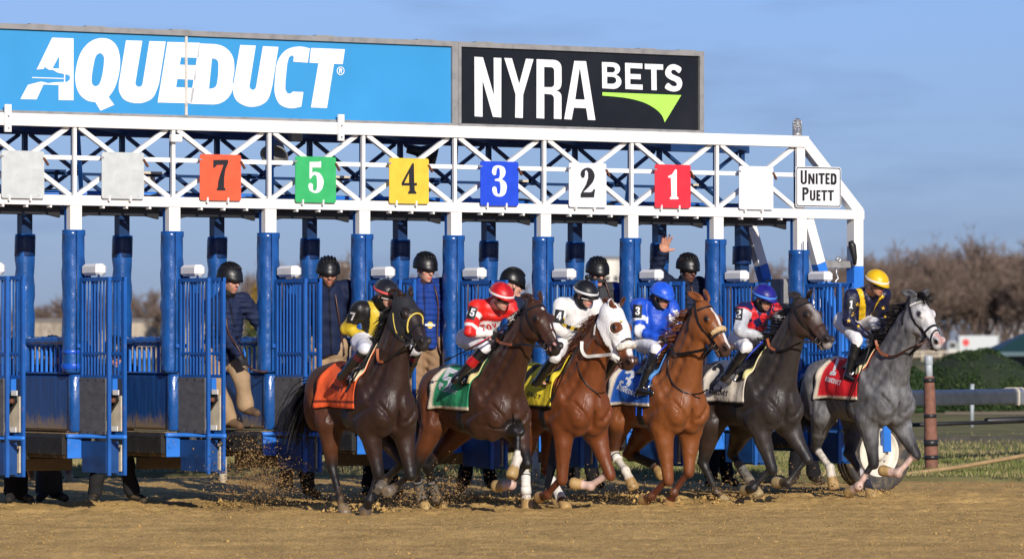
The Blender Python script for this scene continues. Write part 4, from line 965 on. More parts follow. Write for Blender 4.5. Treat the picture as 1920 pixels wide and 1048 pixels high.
# ---------------------------------------------------------------- smooth bodies: signed distance field -> surface net
class Field:
    def __init__(s, lo, hi, h):
        s.lo = np.array(lo, np.float32); s.h = h
        s.n = np.ceil((np.array(hi)-s.lo)/h).astype(int)+1
        s.d = np.full(tuple(s.n), 0.5, np.float32)
    def _sub(s, lo, hi):
        a = np.maximum(0, np.floor((np.array(lo)-s.lo)/s.h).astype(int)); b = np.minimum(s.n, np.ceil((np.array(hi)-s.lo)/s.h).astype(int)+1)
        if np.any(b <= a): return None, None
        sl = tuple(slice(i, j) for i, j in zip(a, b))
        ax = [s.lo[k]+s.h*np.arange(a[k], b[k], dtype=np.float32) for k in range(3)]
        return sl, np.meshgrid(*ax, indexing='ij')
    def _mix(s, sl, e, k, cut=False):
        d = s.d[sl]
        if cut:
            e = -e
            hh = np.maximum(k-np.abs(d-e), 0)/max(k, 1e-5); s.d[sl] = np.maximum(d, e)+hh*hh*k*0.25
        else:
            hh = np.maximum(k-np.abs(d-e), 0)/max(k, 1e-5); s.d[sl] = np.minimum(d, e)-hh*hh*k*0.25
    def rc(s, a, b, ra, rb, k=0.03, sy=1.0, cut=False):
        """round cone a->b; sy squeezes it sideways (y)"""
        a = np.array(a, np.float32); b = np.array(b, np.float32); m = max(ra, rb)+k+2*s.h
        sl, g = s._sub(np.minimum(a, b)-m, np.maximum(a, b)+m)
        if sl is None: return s
        X, Y, Z = g[0]-a[0], (g[1]-a[1])/sy, g[2]-a[2]
        ba = b-a; bx, by, bz = ba[0], ba[1]/sy, ba[2]
        l2 = bx*bx+by*by+bz*bz+1e-9; rr = ra-rb; a2 = l2-rr*rr
        if a2 <= 0:
            r = max(ra, rb); c = (0, 0, 0) if ra > rb else (bx, by, bz)
            e = np.sqrt((X-c[0])**2+(Y-c[1])**2+(Z-c[2])**2)-r
        else:
            il2 = 1/l2
            y = X*bx+Y*by+Z*bz; z = y-l2
            px, py, pz = X*l2-bx*y, Y*l2-by*y, Z*l2-bz*y
            x2 = px*px+py*py+pz*pz; y2 = y*y*l2; z2 = z*z*l2
            kk = np.sign(rr)*rr*rr*x2
            e = (np.sqrt(x2*a2*il2)+y*rr)*il2-ra
            e = np.where(np.sign(z)*a2*z2 > kk, np.sqrt(x2+z2)*il2-rb, e)
            e = np.where(np.sign(y)*a2*y2 < kk, np.sqrt(x2+y2)*il2-ra, e)
        s._mix(sl, e*min(1, 0.5+sy*0.5), k, cut); return s
    def el(s, c, r, R=None, k=0.03, cut=False):
        """ellipsoid, R = 3x3 whose rows are the local axes"""
        c = np.array(c, np.float32); r = np.array(r, np.float32)
        if R is None: R = np.eye(3)
        R = np.array(R, np.float32); ext = np.abs(R.T) @ r+k+2*s.h
        sl, g = s._sub(c-ext, c+ext)
        if sl is None: return s
        P = [g[i]-c[i] for i in range(3)]
        q = [(R[j][0]*P[0]+R[j][1]*P[1]+R[j][2]*P[2])/r[j] for j in range(3)]
        k0 = np.sqrt(q[0]**2+q[1]**2+q[2]**2); k1 = np.sqrt(sum((q[j]/r[j])**2 for j in range(3)))+1e-6
        e = np.where(k0 < 1e-4, -min(r), k0*(k0-1)/k1)
        s._mix(sl, e, k, cut); return s
    def proj(s, p, d, far=0.45):
        """first surface point met when coming from p + d*far towards p"""
        p = np.array(p, float); d = np.array(d, float); d /= np.linalg.norm(d)
        t = np.arange(far, -far*0.6, -s.h*0.5); q = p+t[:, None]*d
        i = np.round((q-s.lo)/s.h).astype(int); ok = ((i >= 0) & (i < s.n)).all(1); i = np.clip(i, 0, s.n-1)
        val = np.where(ok, s.d[i[:, 0], i[:, 1], i[:, 2]], 1.0); w = np.argmax(val < 0)
        return q[w]-d*float(val[w]) if val[w] < 0 else None
    def crease(s, pts, d, r, k, lift=0.6, cut=True):
        P = [s.proj(p, d) for p in pts]; P = [x for x in P if x is not None]; d = np.array(d, float)/np.linalg.norm(d)
        P = [x+d*r*lift for x in P]
        for a, b in zip(P, P[1:]): s.rc(a, b, r, r, k, cut=cut)
    def noise(s, amp, sc, seed=0):
        """gentle folds"""
        r = np.random.RandomState(seed); ax = [s.lo[k]+s.h*np.arange(s.n[k], dtype=np.float32) for k in range(3)]
        g = np.meshgrid(*ax, indexing='ij'); t = 0
        for i in range(4):
            w = r.normal(0, sc, 3); t = t+np.sin(w[0]*g[0]+w[1]*g[1]+w[2]*g[2]+r.uniform(0, 6))
        s.d += amp*0.5*t; return s
    def mesh(s, smooth=1):
        d = s.d; nx, ny, nz = d.shape; neg = d < 0
        cnt = np.zeros((nx-1, ny-1, nz-1), np.int8)
        cor = [(i, j, k) for i in (0, 1) for j in (0, 1) for k in (0, 1)]
        for i, j, k in cor: cnt += neg[i:nx-1+i, j:ny-1+j, k:nz-1+k]
        act = (cnt > 0) & (cnt < 8); I = np.argwhere(act)
        V = {c: d[I[:, 0]+c[0], I[:, 1]+c[1], I[:, 2]+c[2]] for c in cor}
        acc = np.zeros((len(I), 3), np.float32); num = np.zeros(len(I), np.float32)
        for c in cor:
            for ax in range(3):
                if c[ax] == 0:
                    e = list(c); e[ax] = 1; e = tuple(e)
                    a, b = V[c], V[e]; m = (a < 0) != (b < 0)
                    t = np.where(m, a/np.where(a-b == 0, 1, a-b), 0)
                    p = np.tile(np.array(c, np.float32), (len(I), 1)); p[:, ax] = t
                    acc[m] += p[m]; num[m] += 1
        v = s.lo+s.h*(I+acc/num[:, None])
        idx = np.full(act.shape, -1, np.int64); idx[tuple(I.T)] = np.arange(len(I))
        F = []
        for ax in range(3):
            u, w = (ax+1) % 3, (ax+2) % 3
            sh = list(d.shape); 
            lo = [slice(1, -1)]*3; lo[ax] = slice(0, -1); hi = list(lo); hi[ax] = slice(1, None)
            A = neg[tuple(lo)]; B = neg[tuple(hi)]
            for flip, M in ((False, A & ~B), (True, ~A & B)):
                E = np.argwhere(M)
                if not len(E): continue
                E = E+1; E[:, ax] -= 1
                def at(du, dw):
                    q = E.copy(); q[:, u] -= du; q[:, w] -= dw
                    return idx[q[:, 0], q[:, 1], q[:, 2]]
                q = np.stack([at(1, 1), at(0, 1), at(0, 0), at(1, 0)], 1)
                F.append(q[:, ::-1] if flip else q)
        f = np.concatenate(F); f = f[(f >= 0).all(1)]
        for _ in range(smooth):
            t = np.zeros_like(v); n = np.zeros(len(v), np.float32)
            for i in range(4):
                a, b = f[:, i], f[:, (i+1) % 4]
                for k in range(3): t[:, k] += np.bincount(a, v[b, k], len(v))+np.bincount(b, v[a, k], len(v))
                n += np.bincount(a, minlength=len(v))+np.bincount(b, minlength=len(v))
            v = 0.5*v+0.5*t/np.maximum(n, 1)[:, None]
        return v.astype(np.float32), f

def segdist(v, a, b):
    a = np.array(a, np.float32); b = np.array(b, np.float32); ba = b-a; L2 = (ba*ba).sum()+1e-9
    t = np.clip(((v-a) @ ba)/L2, 0, 1); return np.linalg.norm(v-(a+t[:, None]*ba), axis=1), t
def sstep(a, b, x):
    t = np.clip((x-a)/(b-a), 0, 1); return t*t*(3-2*t)
def mixc(c, d, t): return c*(1-t[:, None])+np.array(d, np.float32)*t[:, None]
def noise3(v, sc, seed):
    r = np.random.RandomState(seed); t = 0
    for i in range(7):
        w = r.normal(0, sc, 3); t = t+np.sin(v @ w+r.uniform(0, 6.28))
    return t/7*1.6
def bvh_of(v, f): return BVHTree.FromPolygons([tuple(map(float, p)) for p in v], [tuple(map(int, q)) for q in f])
def cast(bvh, o, d, dist=3.0):
    h = bvh.ray_cast(Vector(o), Vector(d).normalized(), dist)
    return (h[0], h[1]) if h[0] is not None else (None, None)
# ---------------------------------------------------------------- horses
HEAD = math.radians(-58.0)          # heading of every horse: out of the stalls
FX, FY = math.cos(HEAD), math.sin(HEAD)      # (.53,-.848); left = (.848,.53)
class Frame:
    """horse frame: x forward, y left, z up, root on the ground under the body"""
    def __init__(s, px, Y): s.Y0 = Y; s.X0 = (px-960)*Y/FPX
    def world(s, p): return Vector((s.X0+p[0]*FX-p[1]*FY, s.Y0+p[0]*FY+p[1]*FX, p[2]))
    def at(s, px, py, lat):
        """photo pixel -> local point at lateral offset lat"""
        k = (px-960)/FPX
        # X0+x*FX-lat*FY = k*(Y0+x*FY+lat*FX)
        x = (k*(s.Y0+lat*FX)-s.X0+lat*FY)/(FX-k*FY)
        Y = s.Y0+x*FY+lat*FX
        return np.array([x, lat, CAM_H+(HOR-py)*Y/FPX])
    def bone(s, par, px, py, lat0, L, wl=0.7):
        """joint on the pixel's ray, close to lateral lat0 and to bone length L from par"""
        best = None
        for i in range(-40, 41):
            lat = lat0+i*0.012; p = s.at(px, py, lat); e = (np.linalg.norm(p-par)-L)**2*6+wl*(lat-lat0)**2
            if best is None or e < best[0]: best = (e, p)
        return best[1]
M_COAT = {}
def coatmat(name, rough=0.36, var=0.12, vs=14):
    m = mat(name, (1, 1, 1), rough, attr=True, var=var, vscale=vs, bump=0.18, bscale=60, spec=0.36, stretch=(1.0, 1.0, 0.40))
    n = m.node_tree; p = n.nodes['Principled BSDF']; b1 = [x for x in n.nodes if x.type == 'BUMP'][0]
    n2 = n.nodes.new('ShaderNodeTexNoise'); n2.inputs['Scale'].default_value = 7.5; n2.inputs['Detail'].default_value = 3
    t2 = n.nodes.new('ShaderNodeTexCoord'); n.links.new(t2.outputs['Object'], n2.inputs['Vector'])
    b2 = n.nodes.new('ShaderNodeBump'); b2.inputs['Strength'].default_value = 0.30; b2.inputs['Distance'].default_value = 0.03
    n.links.new(n2.outputs['Fac'], b2.inputs['Height']); n.links.new(b2.outputs[0], b1.inputs['Normal'])
    rm = [x for x in n.nodes if x.type == 'MAP_RANGE'][-1]; rm.inputs[3].default_value = rough-0.14; rm.inputs[4].default_value = rough+0.18
    p.inputs['Sheen Weight'].default_value = 0.03; p.inputs['Sheen Roughness'].default_value = 0.4
    return m
M_COATD = coatmat('glossy_horse_coat', 0.44); M_COATG = coatmat('dappled_grey_coat', 0.55, 0.30, 22)
M_HAIR = mat('horse_hair', (1, 1, 1), 0.45, attr=True, var=0.25, vscale=20, spec=0.4)
M_EYE = mat('horse_eye', (0.006, 0.004, 0.003), 0.06, var=0.0, coat=1.0)
M_LEATH = mat('black_tack_leather', (0.012, 0.011, 0.011), 0.38, var=0.2)
M_BROWNL = mat('brown_rein_leather', (0.33, 0.09, 0.03), 0.45, var=0.15)
M_DKBROWN = mat('dark_brown_leather', (0.06, 0.022, 0.014), 0.4, var=0.2)
M_WTACK = mat('white_tack', (0.74, 0.72, 0.68), 0.5, var=0.06)
M_BIT = mat('bit_ring_steel', (0.6, 0.6, 0.6), 0.25, 0.9)
M_FLEECE = mat('fleece', (0.78, 0.74, 0.66), 0.95, var=0.15, vscale=30, bump=1.0, bscale=60)
M_FLEECET = mat('tan_fleece', (0.66, 0.46, 0.24), 0.95, var=0.15, vscale=30, bump=1.0, bscale=60)

def rot_rows(*rows): return [np.array(r, float)/np.linalg.norm(r) for r in rows]

def build_horse(H):
    fr = Frame(H['px'], H['Y']); at = fr.at; dz = H.get('dz', 0.0); sag = H.get('pitch', 0.0)
    B = lambda x, y, z: np.array([x, y, z+dz+sag*x])
    legs = {}
    for key, (lat, up) in (('RF', (-0.15, 0)), ('LF', (0.15, 0)), ('RH', (-0.16, 0)), ('LH', (0.16, 0))):
        J = H[key]; s = -1 if key[0] == 'R' else 1
        if key[1] == 'F':
            sh = B(0.50, 0.14*s, 1.08); el = B(H.get('elx', 0.34), 0.17*s, 0.92)
            el = el*0.5+at(*J[0], 0.17*s)*0.5 if len(J) == 4 else el
            kn = fr.bone(el, *J[-3], 0.12*s, 0.40); fe = fr.bone(kn, *J[-2], 0.11*s, 0.27); ho = fr.bone(fe, *J[-1], 0.10*s, 0.17)
            legs[key] = [sh, el, kn, fe, ho]
        else:
            st = B(-0.34, 0.19*s, 0.90)
            if len(J) == 4: st = st*0.5+at(*J[0], 0.18*s)*0.5
            hk = fr.bone(st, *J[-3], 0.13*s, 0.44); fe = fr.bone(hk, *J[-2], 0.12*s, 0.36); ho = fr.bone(fe, *J[-1], 0.12*s, 0.17)
            legs[key] = [B(-0.56, 0.13*s, 1.22), st, hk, fe, ho]
    poll = fr.at(*H['poll'], H.get('poll_lat', 0.0))
    mz = H['muzzle']; L = 0.60
    # muzzle on its ray, one head length from the poll, towards the camera
    best = None
    for i in range(-60, 61):
        lat = H.get('mz_lat', 0.0)+i*0.008; p = at(*mz, lat); e = (np.linalg.norm(p-poll)-L)**2*8+(lat-H.get('mz_lat', 0.0))**2
        if best is None or e < best[0]: best = (e, p)
    a = best[1]-poll; hs = np.linalg.norm(a)/0.60; a = a/np.linalg.norm(a)
    yawl = H.get('head_roll', 0.0)
    l0 = np.array([-(a[1])/max(0.2, math.hypot(a[0], a[1])), a[0]/max(0.2, math.hypot(a[0], a[1])), yawl]) if math.hypot(a[0], a[1]) > 0.05 else np.array([0, 1, 0.])
    l = l0-a*(l0 @ a); l /= np.linalg.norm(l); n = np.cross(a, l)
    hp = lambda s, t, q=0.0: poll+(a*s+n*t+l*q)*hs
    HR = [a, l, n]
    allp = np.array([p for j in legs.values() for p in j]+[hp(0.62, 0.1, .15), hp(.62, -.2, -.15), hp(-.22, .15, 0), B(-1.0, -.34, .7), B(.8, .34, 1.6)])
    h = H.get('h', 0.0122)
    F = Field(allp.min(0)-0.14, allp.max(0)+0.14, h)
    # trunk
    F.rc(B(0.47, 0, 1.10), B(0.16, 0, 1.11), 0.285, 0.325, 0.05, 0.92)
    F.rc(B(0.16, 0, 1.11), B(-0.22, 0, 1.14), 0.325, 0.305, 0.05, 0.90)
    F.rc(B(-0.22, 0, 1.14), B(-0.58, 0, 1.22), 0.295, 0.26, 0.06, 0.86)
    F.rc(B(-0.50, 0, 1.30), B(-0.78, 0, 1.24), 0.17, 0.13, 0.06)
    F.rc(B(0.22, 0, 1.50), B(-0.12, 0, 1.40), 0.085, 0.07, 0.10, 0.7)          # withers
    F.rc(B(-0.1, 0, 1.36), B(-0.55, 0, 1.40), 0.08, 0.10, 0.10)                # spine
    for s in (-1, 1):
        F.el(B(-0.60, 0.12*s, 1.30), (0.22, 0.13, 0.17), k=0.06)               # croup
        F.el(B(-0.76, 0.12*s, 1.08), (0.14, 0.11, 0.26), k=0.06)               # buttock
        F.el(B(0.42, 0.215*s, 1.13), (0.15, 0.09, 0.32), rot_rows((1, 0, .45), (0, 1, 0), (-.45, 0, 1)), k=0.05)   # shoulder
        F.el(B(0.26, 0.235*s, 1.02), (0.18, 0.075, 0.18), k=0.05)                # upper arm
        F.el(B(0.62, 0.13*s, 1.02), (0.115, 0.135, 0.17), rot_rows((1, .5*s, 0), (-.5*s, 1, 0), (0, 0, 1)), k=0.035)           # breast muscle
        F.el(B(0.52, 0.10*s, 0.86), (0.11, 0.09, 0.09), k=0.05)
    F.el(B(0.66, 0.0, 0.97), (0.045, 0.012, 0.14), k=0.035, cut=True)            # breast groove
    # legs
    for key, (p0, p1, p2, p3, p4) in legs.items():
        s = -1 if key[0] == 'R' else 1
        dn = (p4-p3)/np.linalg.norm(p4-p3); cor = p3+dn*0.085; toe = p3+dn*max(0.15, np.linalg.norm(p4-p3))
        if key[1] == 'F':
            F.rc(p0, p1, 0.14, 0.135, 0.05); F.rc(p1, p1*0.45+p2*0.55, 0.122, 0.078, 0.045); F.rc(p1*0.45+p2*0.55, p2, 0.077, 0.056, 0.02)
            mid = p1*0.7+p2*0.3; F.el(mid+np.array([0.02, 0.02*s, 0]), (0.075, 0.07, 0.15), k=0.03)
            F.rc(p2+(p1-p2)*0.06, p2-(p1-p2)*0.06, 0.058, 0.054, 0.012); sh_ = p2*0.85+p3*0.15
            F.rc(sh_, p3, 0.034, 0.032, 0.012); bk = np.cross(np.array([0, 1., 0]), (p3-p2)/np.linalg.norm(p3-p2)); bk = bk if bk[0] < 0 or abs(bk[0]) < abs(bk[2]) and bk[2] > 0 else -bk
            F.rc(sh_+bk*0.024, p3+bk*0.018, 0.019, 0.022, 0.008)
        else:
            F.rc(p0, p1, 0.20, 0.135, 0.06); 
            F.rc(p1, p1*0.45+p2*0.55, 0.142, 0.086, 0.04); F.rc(p1*0.45+p2*0.55, p2, 0.086, 0.056, 0.025)
            d1 = (p2-p1)/np.linalg.norm(p2-p1); d2 = (p3-p2)/np.linalg.norm(p3-p2)
            hkp = p2+(d1-d2)/max(0.3, np.linalg.norm(d1-d2))*0.045
            F.rc(hkp, p2*0.6+p3*0.4, 0.034, 0.032, 0.02); F.rc(p2, p2*0.85+p3*0.15, 0.054, 0.047, 0.015)
            F.rc(hkp, p1*0.4+p2*0.6-np.array([0.03, 0, 0]), 0.024, 0.03, 0.02)   # tendon
            F.rc(p2*0.85+p3*0.15, p3, 0.041, 0.036, 0.012)
        F.rc(p3, p3, 0.052, 0.052, 0.015); F.rc(p3, cor, 0.043, 0.046, 0.012)
        F.rc(cor, toe, 0.050, 0.064, 0.006)
        fl = np.cross(dn, np.cross(dn, np.array([0, 0, 1.])))
        # flat sole
        Rr = rot_rows(dn, np.cross(dn, [0.3, 1, .2]), np.cross(dn, np.cross(dn, [0.3, 1, .2])))
        F.el(toe+dn*0.11, (0.07, 0.15, 0.15), Rr, k=0.004, cut=True)
    # neck
    c0 = B(0.38, 0, 1.20); c3 = hp(0.10, -0.075); nb = H.get('neck', (0.62, 1.52))
    c1 = B(nb[0], 0, nb[1]); c2 = hp(-0.03, -0.16)
    bez = lambda t: ((1-t)**3)*c0+3*((1-t)**2)*t*(c0*0.45+c1*0.55)+3*(1-t)*t*t*(c1*0.6+c2*0.4)+t**3*c3
    ts = np.linspace(0, 1, 7); pr = [bez(t) for t in ts]; rad = [0.31, 0.290, 0.258, 0.225, 0.195, 0.165, 0.130]; sy = [0.74, 0.66, 0.60, 0.57, 0.58, 0.62, 0.72]
    for i in range(6): F.rc(pr[i], pr[i+1], rad[i], rad[i+1], 0.05, sy[i])
    # muscle lines and veins
    for s in (-1, 1):
        d = (0.12, s, 0.1)
        for ln, r_ in (([(0.26, 1.48), (0.38, 1.33), (0.50, 1.18), (0.60, 1.08)], .020), ([(0.55, 1.05), (0.42, 1.00), (0.24, 0.94)], .017), ([(0.08, 1.36), (0.15, 1.18), (0.13, 0.98)], .020),
                       ([(-0.33, 1.25), (-0.27, 1.06), (-0.20, 0.92)], .024), ([(-0.44, 1.30), (-0.52, 1.08), (-0.50, 0.90)], .016), ([(-0.72, 1.22), (-0.68, 1.02), (-0.60, 0.86)], .016), ([(0.30, 1.26), (0.25, 1.12), (0.20, 1.02)], .014)):
            F.crease([B(x, 0, z) for x, z in ln], d, r_, 0.045)
        for i in range(7):
            F.crease([B(0.02-i*0.055, 0, 1.20), B(-0.03-i*0.055, 0, 1.08), B(-0.05-i*0.055, 0, 0.98)], (0, s, -0.15), 0.030, 0.02, 0.90)
        F.crease([bez(t)+np.array([0.35, 0, -0.35])*rad[min(6, int(t*6))]*0.62 for t in np.linspace(0.08, 0.92, 8)], (0.25, s, 0), 0.016, 0.05)
        F.crease([bez(t)+np.array([-0.4, 0, 0.4])*rad[min(6, int(t*6))]*0.35 for t in np.linspace(0.15, 0.8, 6)], (0.1, s, 0), 0.018, 0.05, 0.8)
        F.crease([B(0.6, 0.22*s, 1.12), B(0.6, 0.15*s, 1.00), B(0.6, 0.06*s, 0.91)], (1, 0, 0), 0.015, 0.04)
        F.crease([B(0.6, 0.10*s, 1.20), B(0.6, 0.13*s, 1.08), B(0.6, 0.19*s, 0.96), B(0.5, 0.20*s, 0.88)], (1, 0.2*s, 0), 0.006, 0.008, 0.1, False)
        F.crease([B(0.6, 0.04*s, 1.16), B(0.6, 0.06*s, 1.04), B(0.58, 0.10*s, 0.93)], (1, 0, 0), 0.005, 0.008, 0.1, False)
        for key in ('RF', 'LF'):
            if (key[0] == 'R') == (s < 0):
                p1, p2 = legs[key][1], legs[key][2]; F.crease([p1*(1-t)+p2*t+np.array([0.02, 0, 0]) for t in (0.15, 0.45, 0.8)], d, 0.010, 0.02)
        for key in ('RH', 'LH'):
            if (key[0] == 'R') == (s < 0):
                p1, p2 = legs[key][1], legs[key][2]; F.crease([p1*(1-t)+p2*t-np.array([0.03, 0, 0]) for t in (0.1, 0.5, 0.85)], d, 0.012, 0.025)
    F.crease([B(0.6, 0, 1.18), B(0.6, 0, 1.02), B(0.58, 0, 0.88)], (1, 0, 0), 0.020, 0.05)
    # head
    S = lambda r: tuple(x*hs for x in r)
    F.el(hp(0.08, -0.035), S((0.145, 0.10, 0.115)), HR, 0.03)
    F.el(hp(0.20, -0.02), S((0.16, 0.102, 0.098)), HR, 0.03)
    for q in (-1, 1):
        F.el(hp(0.185, -0.135, 0.058*q), S((0.135, 0.045, 0.118)), HR, 0.025)
        F.el(hp(0.215, 0.034, 0.092*q), S((0.050, 0.034, 0.034)), HR, 0.02)
        F.el(hp(0.34, -0.045, 0.062*q), S((0.15, 0.018, 0.012)), HR, 0.02)
    F.rc(hp(0.22, -0.012), hp(0.46, -0.022), 0.094*hs, 0.062*hs, 0.03, 0.92)
    F.rc(hp(0.22, -0.155), hp(0.49, -0.105), 0.07*hs, 0.036*hs, 0.03, 0.9)
    F.el(hp(0.530, -0.034), S((0.08, 0.060, 0.062)), HR, 0.025)
    F.el(hp(0.575, -0.055), S((0.040, 0.050, 0.046)), HR, 0.02)
    F.el(hp(0.525, -0.118), S((0.052, 0.044, 0.032)), HR, 0.014)
    F.el(hp(0.58, -0.094, 0.0), S((0.06, 0.075, 0.006)), HR, 0.008, cut=True)
    for q in (-1, 1):
        F.el(hp(0.545, 0.010, 0.048*q), S((0.042, 0.026, 0.036)), HR, 0.012)
        F.el(hp(0.560, 0.000, 0.074*q), S((0.034, 0.024, 0.024)), rot_rows(a+0.5*n, l, n-0.5*a), 0.008, cut=True)
        F.el(hp(0.31, -0.085, 0.122*q), S((0.08, 0.02, 0.035)), HR, 0.04, cut=True)
    # ears
    ears = []
    for q, kk in ((-1, 'earR'), (1, 'earL')):
        base = hp(-0.005, 0.070, 0.060*q)
        tip = None
        b2 = None
        for i in range(-30, 31):
            lat = base[1]+i*0.008; p = at(*H[kk], lat); e = (np.linalg.norm(p-base)-0.17)**2*4+(lat-base[1]-0.02*q)**2
            if b2 is None or e < b2[0]: b2 = (e, p)
        ax = (b2[1]-base)/np.linalg.norm(b2[1]-base); LL = 0.20; tip = base+ax*LL
        face = a*0.5+l*0.45*q+n*0.5; face = face-ax*(face @ ax); face /= np.linalg.norm(face); wd = np.cross(ax, face)
        F.el(base+ax*LL*0.40, (LL*0.56, 0.045, 0.026), [ax, wd, face], 0.012)
        F.rc(base+ax*LL*0.5, tip, 0.030, 0.008, 0.012)
        F.el(base+ax*LL*0.48+face*0.024, (LL*0.40, 0.025, 0.022), [ax, wd, face], 0.005, cut=True)
        ears.append((base, tip))
    v, f = F.mesh(1)
    # ---- coat colours
    hl = (v-poll)/hs; hs_, ht, hq = hl @ a, hl @ n, hl @ l
    c = np.tile(np.array(H['coat'], np.float32), (len(v), 1))
    nz = noise3(v, 5, H['seed'])
    c = c*(1+0.10*nz)[:, None]
    if H.get('flank') is not None:
        c = mixc(c, H['flank'], sstep(0.0, -0.5, v[:, 0]+0.1*nz)*sstep(1.45, 1.1, v[:, 2]))
    on_head = (hs_ > 0.04) & (np.abs(hq) < 0.2) & (ht > -0.24) & (ht < 0.2)
    if H.get('headc') is not None: c = mixc(c, H['headc'], sstep(-0.05, 0.18, hs_)*sstep(-0.30, -0.16, ht)*(np.abs(hq) < 0.25))
    if H.get('dapple'):
        dd = noise3(v, 26, 91); d2 = noise3(v, 60, 92)
        c = c*(1+0.22*np.clip(dd, -1, 1)+0.16*d2)[:, None]
    if H.get('darkback') is not None: c = mixc(c, H['darkback'], sstep(1.25, 1.5, v[:, 2]-dz)*sstep(0.55, 0.2, v[:, 0]))
    for key, P in legs.items():
        ds = [segdist(v, P[i], P[i+1]) for i in range(1, 4)]
        d = np.min([x[0] for x in ds], 0); k = np.argmin([x[0] for x in ds], 0)
        pos = k+np.choose(k, [x[1] for x in ds])          # 1 = knee/hock, 2 = fetlock, 3 = toe
        near = (d < 0.13) & (v[:, 2] < 1.0+dz)
        lo = H.get('points')
        if lo is not None:
            w = sstep(H.get('pt0', 0.55), H.get('pt1', 1.0), pos)*near; c = mixc(c, lo, w)
        sock = H.get('socks', {}).get(key)
        if sock:
            w = (sstep(sock[0]-0.06, sock[0]+0.02, pos+0.03*noise3(v, 40, 3)))*near; c = mixc(c, sock[1], w)
        # hoof, dusty
        w = (pos > 2.5)*near; c = mixc(c, H.get('hoof', (0.33, 0.22, 0.10)), w*1.0)
        w = sstep(1.6, 2.6, pos)*near*sstep(-0.2, 0.6, noise3(v, 18, 5))*0.5; c = mixc(c, (0.30, 0.19, 0.08), w)
    c = mixc(c, H.get('muz', (0.02, 0.016, 0.015)), sstep(0.44, 0.53, hs_+0.02*nz)*on_head*H.get('muzw', 0.9))
    for fn in H.get('marks', []): c = fn(c, v, hs_, ht, hq, on_head)
    for q in (-1, 1):                                    # nostril and mouth
        dn_ = np.linalg.norm(v-hp(0.560, 0.000, 0.062*q), axis=1); c = mixc(c, H.get('nostril', (0.012, 0.008, 0.008)), sstep(0.042, 0.022, dn_))
        de = np.linalg.norm(v-hp(0.215, 0.036, 0.118*q), axis=1); c = mixc(c, c.min(0)*0+np.array(H.get('eyerim', (0.012, 0.009, 0.008))), sstep(0.038, 0.022, de))
    for (b_, t_) in ears:
        d, t = segdist(v, b_, t_); c = mixc(c, H.get('eartip', np.array(H['coat'])*0.4), sstep(0.75, 1.0, t)*(d < 0.04))
    c = np.clip(c, 0.002, 0.95)
    root = bpy.data.objects.new('horse', mesh_np('horse', v, f, M_COATG if H.get('dapple') else M_COATD, True, c)); COL.objects.link(root)
    root.location = (fr.X0, fr.Y0, 0); root.rotation_euler = (0, 0, HEAD)
    tag(root, H['label'], 'horse', 'racehorses leaving the gate' if H.get('race', True) else None)
    H.update(fr=fr, root=root, hp=hp, a=a, n=n, l=l, hs=hs, legs=legs, bez=bez, B=B, v=v, f=f, bvh=bvh_of(v, f), poll=poll)
    # eyes
    for q in (-1, 1):
        me = MB().lathe([(0.001, -0.021), (0.013, -0.017), (0.0205, -0.006), (0.0205, 0.006), (0.013, 0.017), (0.001, 0.021)], 12, Matrix.Translation(Vector(hp(0.217, 0.036, 0.106*q)))).mesh('eye', M_EYE, True); fixn(me); obj('eye', me, root)
    hair(H); 
    return H

def ribbon(strands, w0, w1, seed, col, name, m, parent):
    """hair: each strand a tapering flat ribbon through its points"""
    r = np.random.RandomState(seed); V = []; Fc = []; C = []; b = 0
    for pts in strands:
        pts = np.array(pts); k = len(pts); tg = np.gradient(pts, axis=0); sd = np.cross(tg, r.normal(0, 1, 3)); sd /= np.linalg.norm(sd, axis=1)[:, None]+1e-6
        w = (w0+(w1-w0)*np.linspace(0, 1, k))[:, None]*r.uniform(0.7, 1.3)
        V.append(np.stack([pts-sd*w, pts+sd*w], 1).reshape(-1, 3)); cc = np.array(col)*r.uniform(0.5, 1.6); C.append(np.tile(cc, (2*k, 1)))
        for i in range(k-1): Fc.append((b+2*i, b+2*i+1, b+2*i+3, b+2*i+2))
        b += 2*k
    return obj(name, mesh_np(name, np.concatenate(V), np.array(Fc), m, True, np.concatenate(C)), parent)

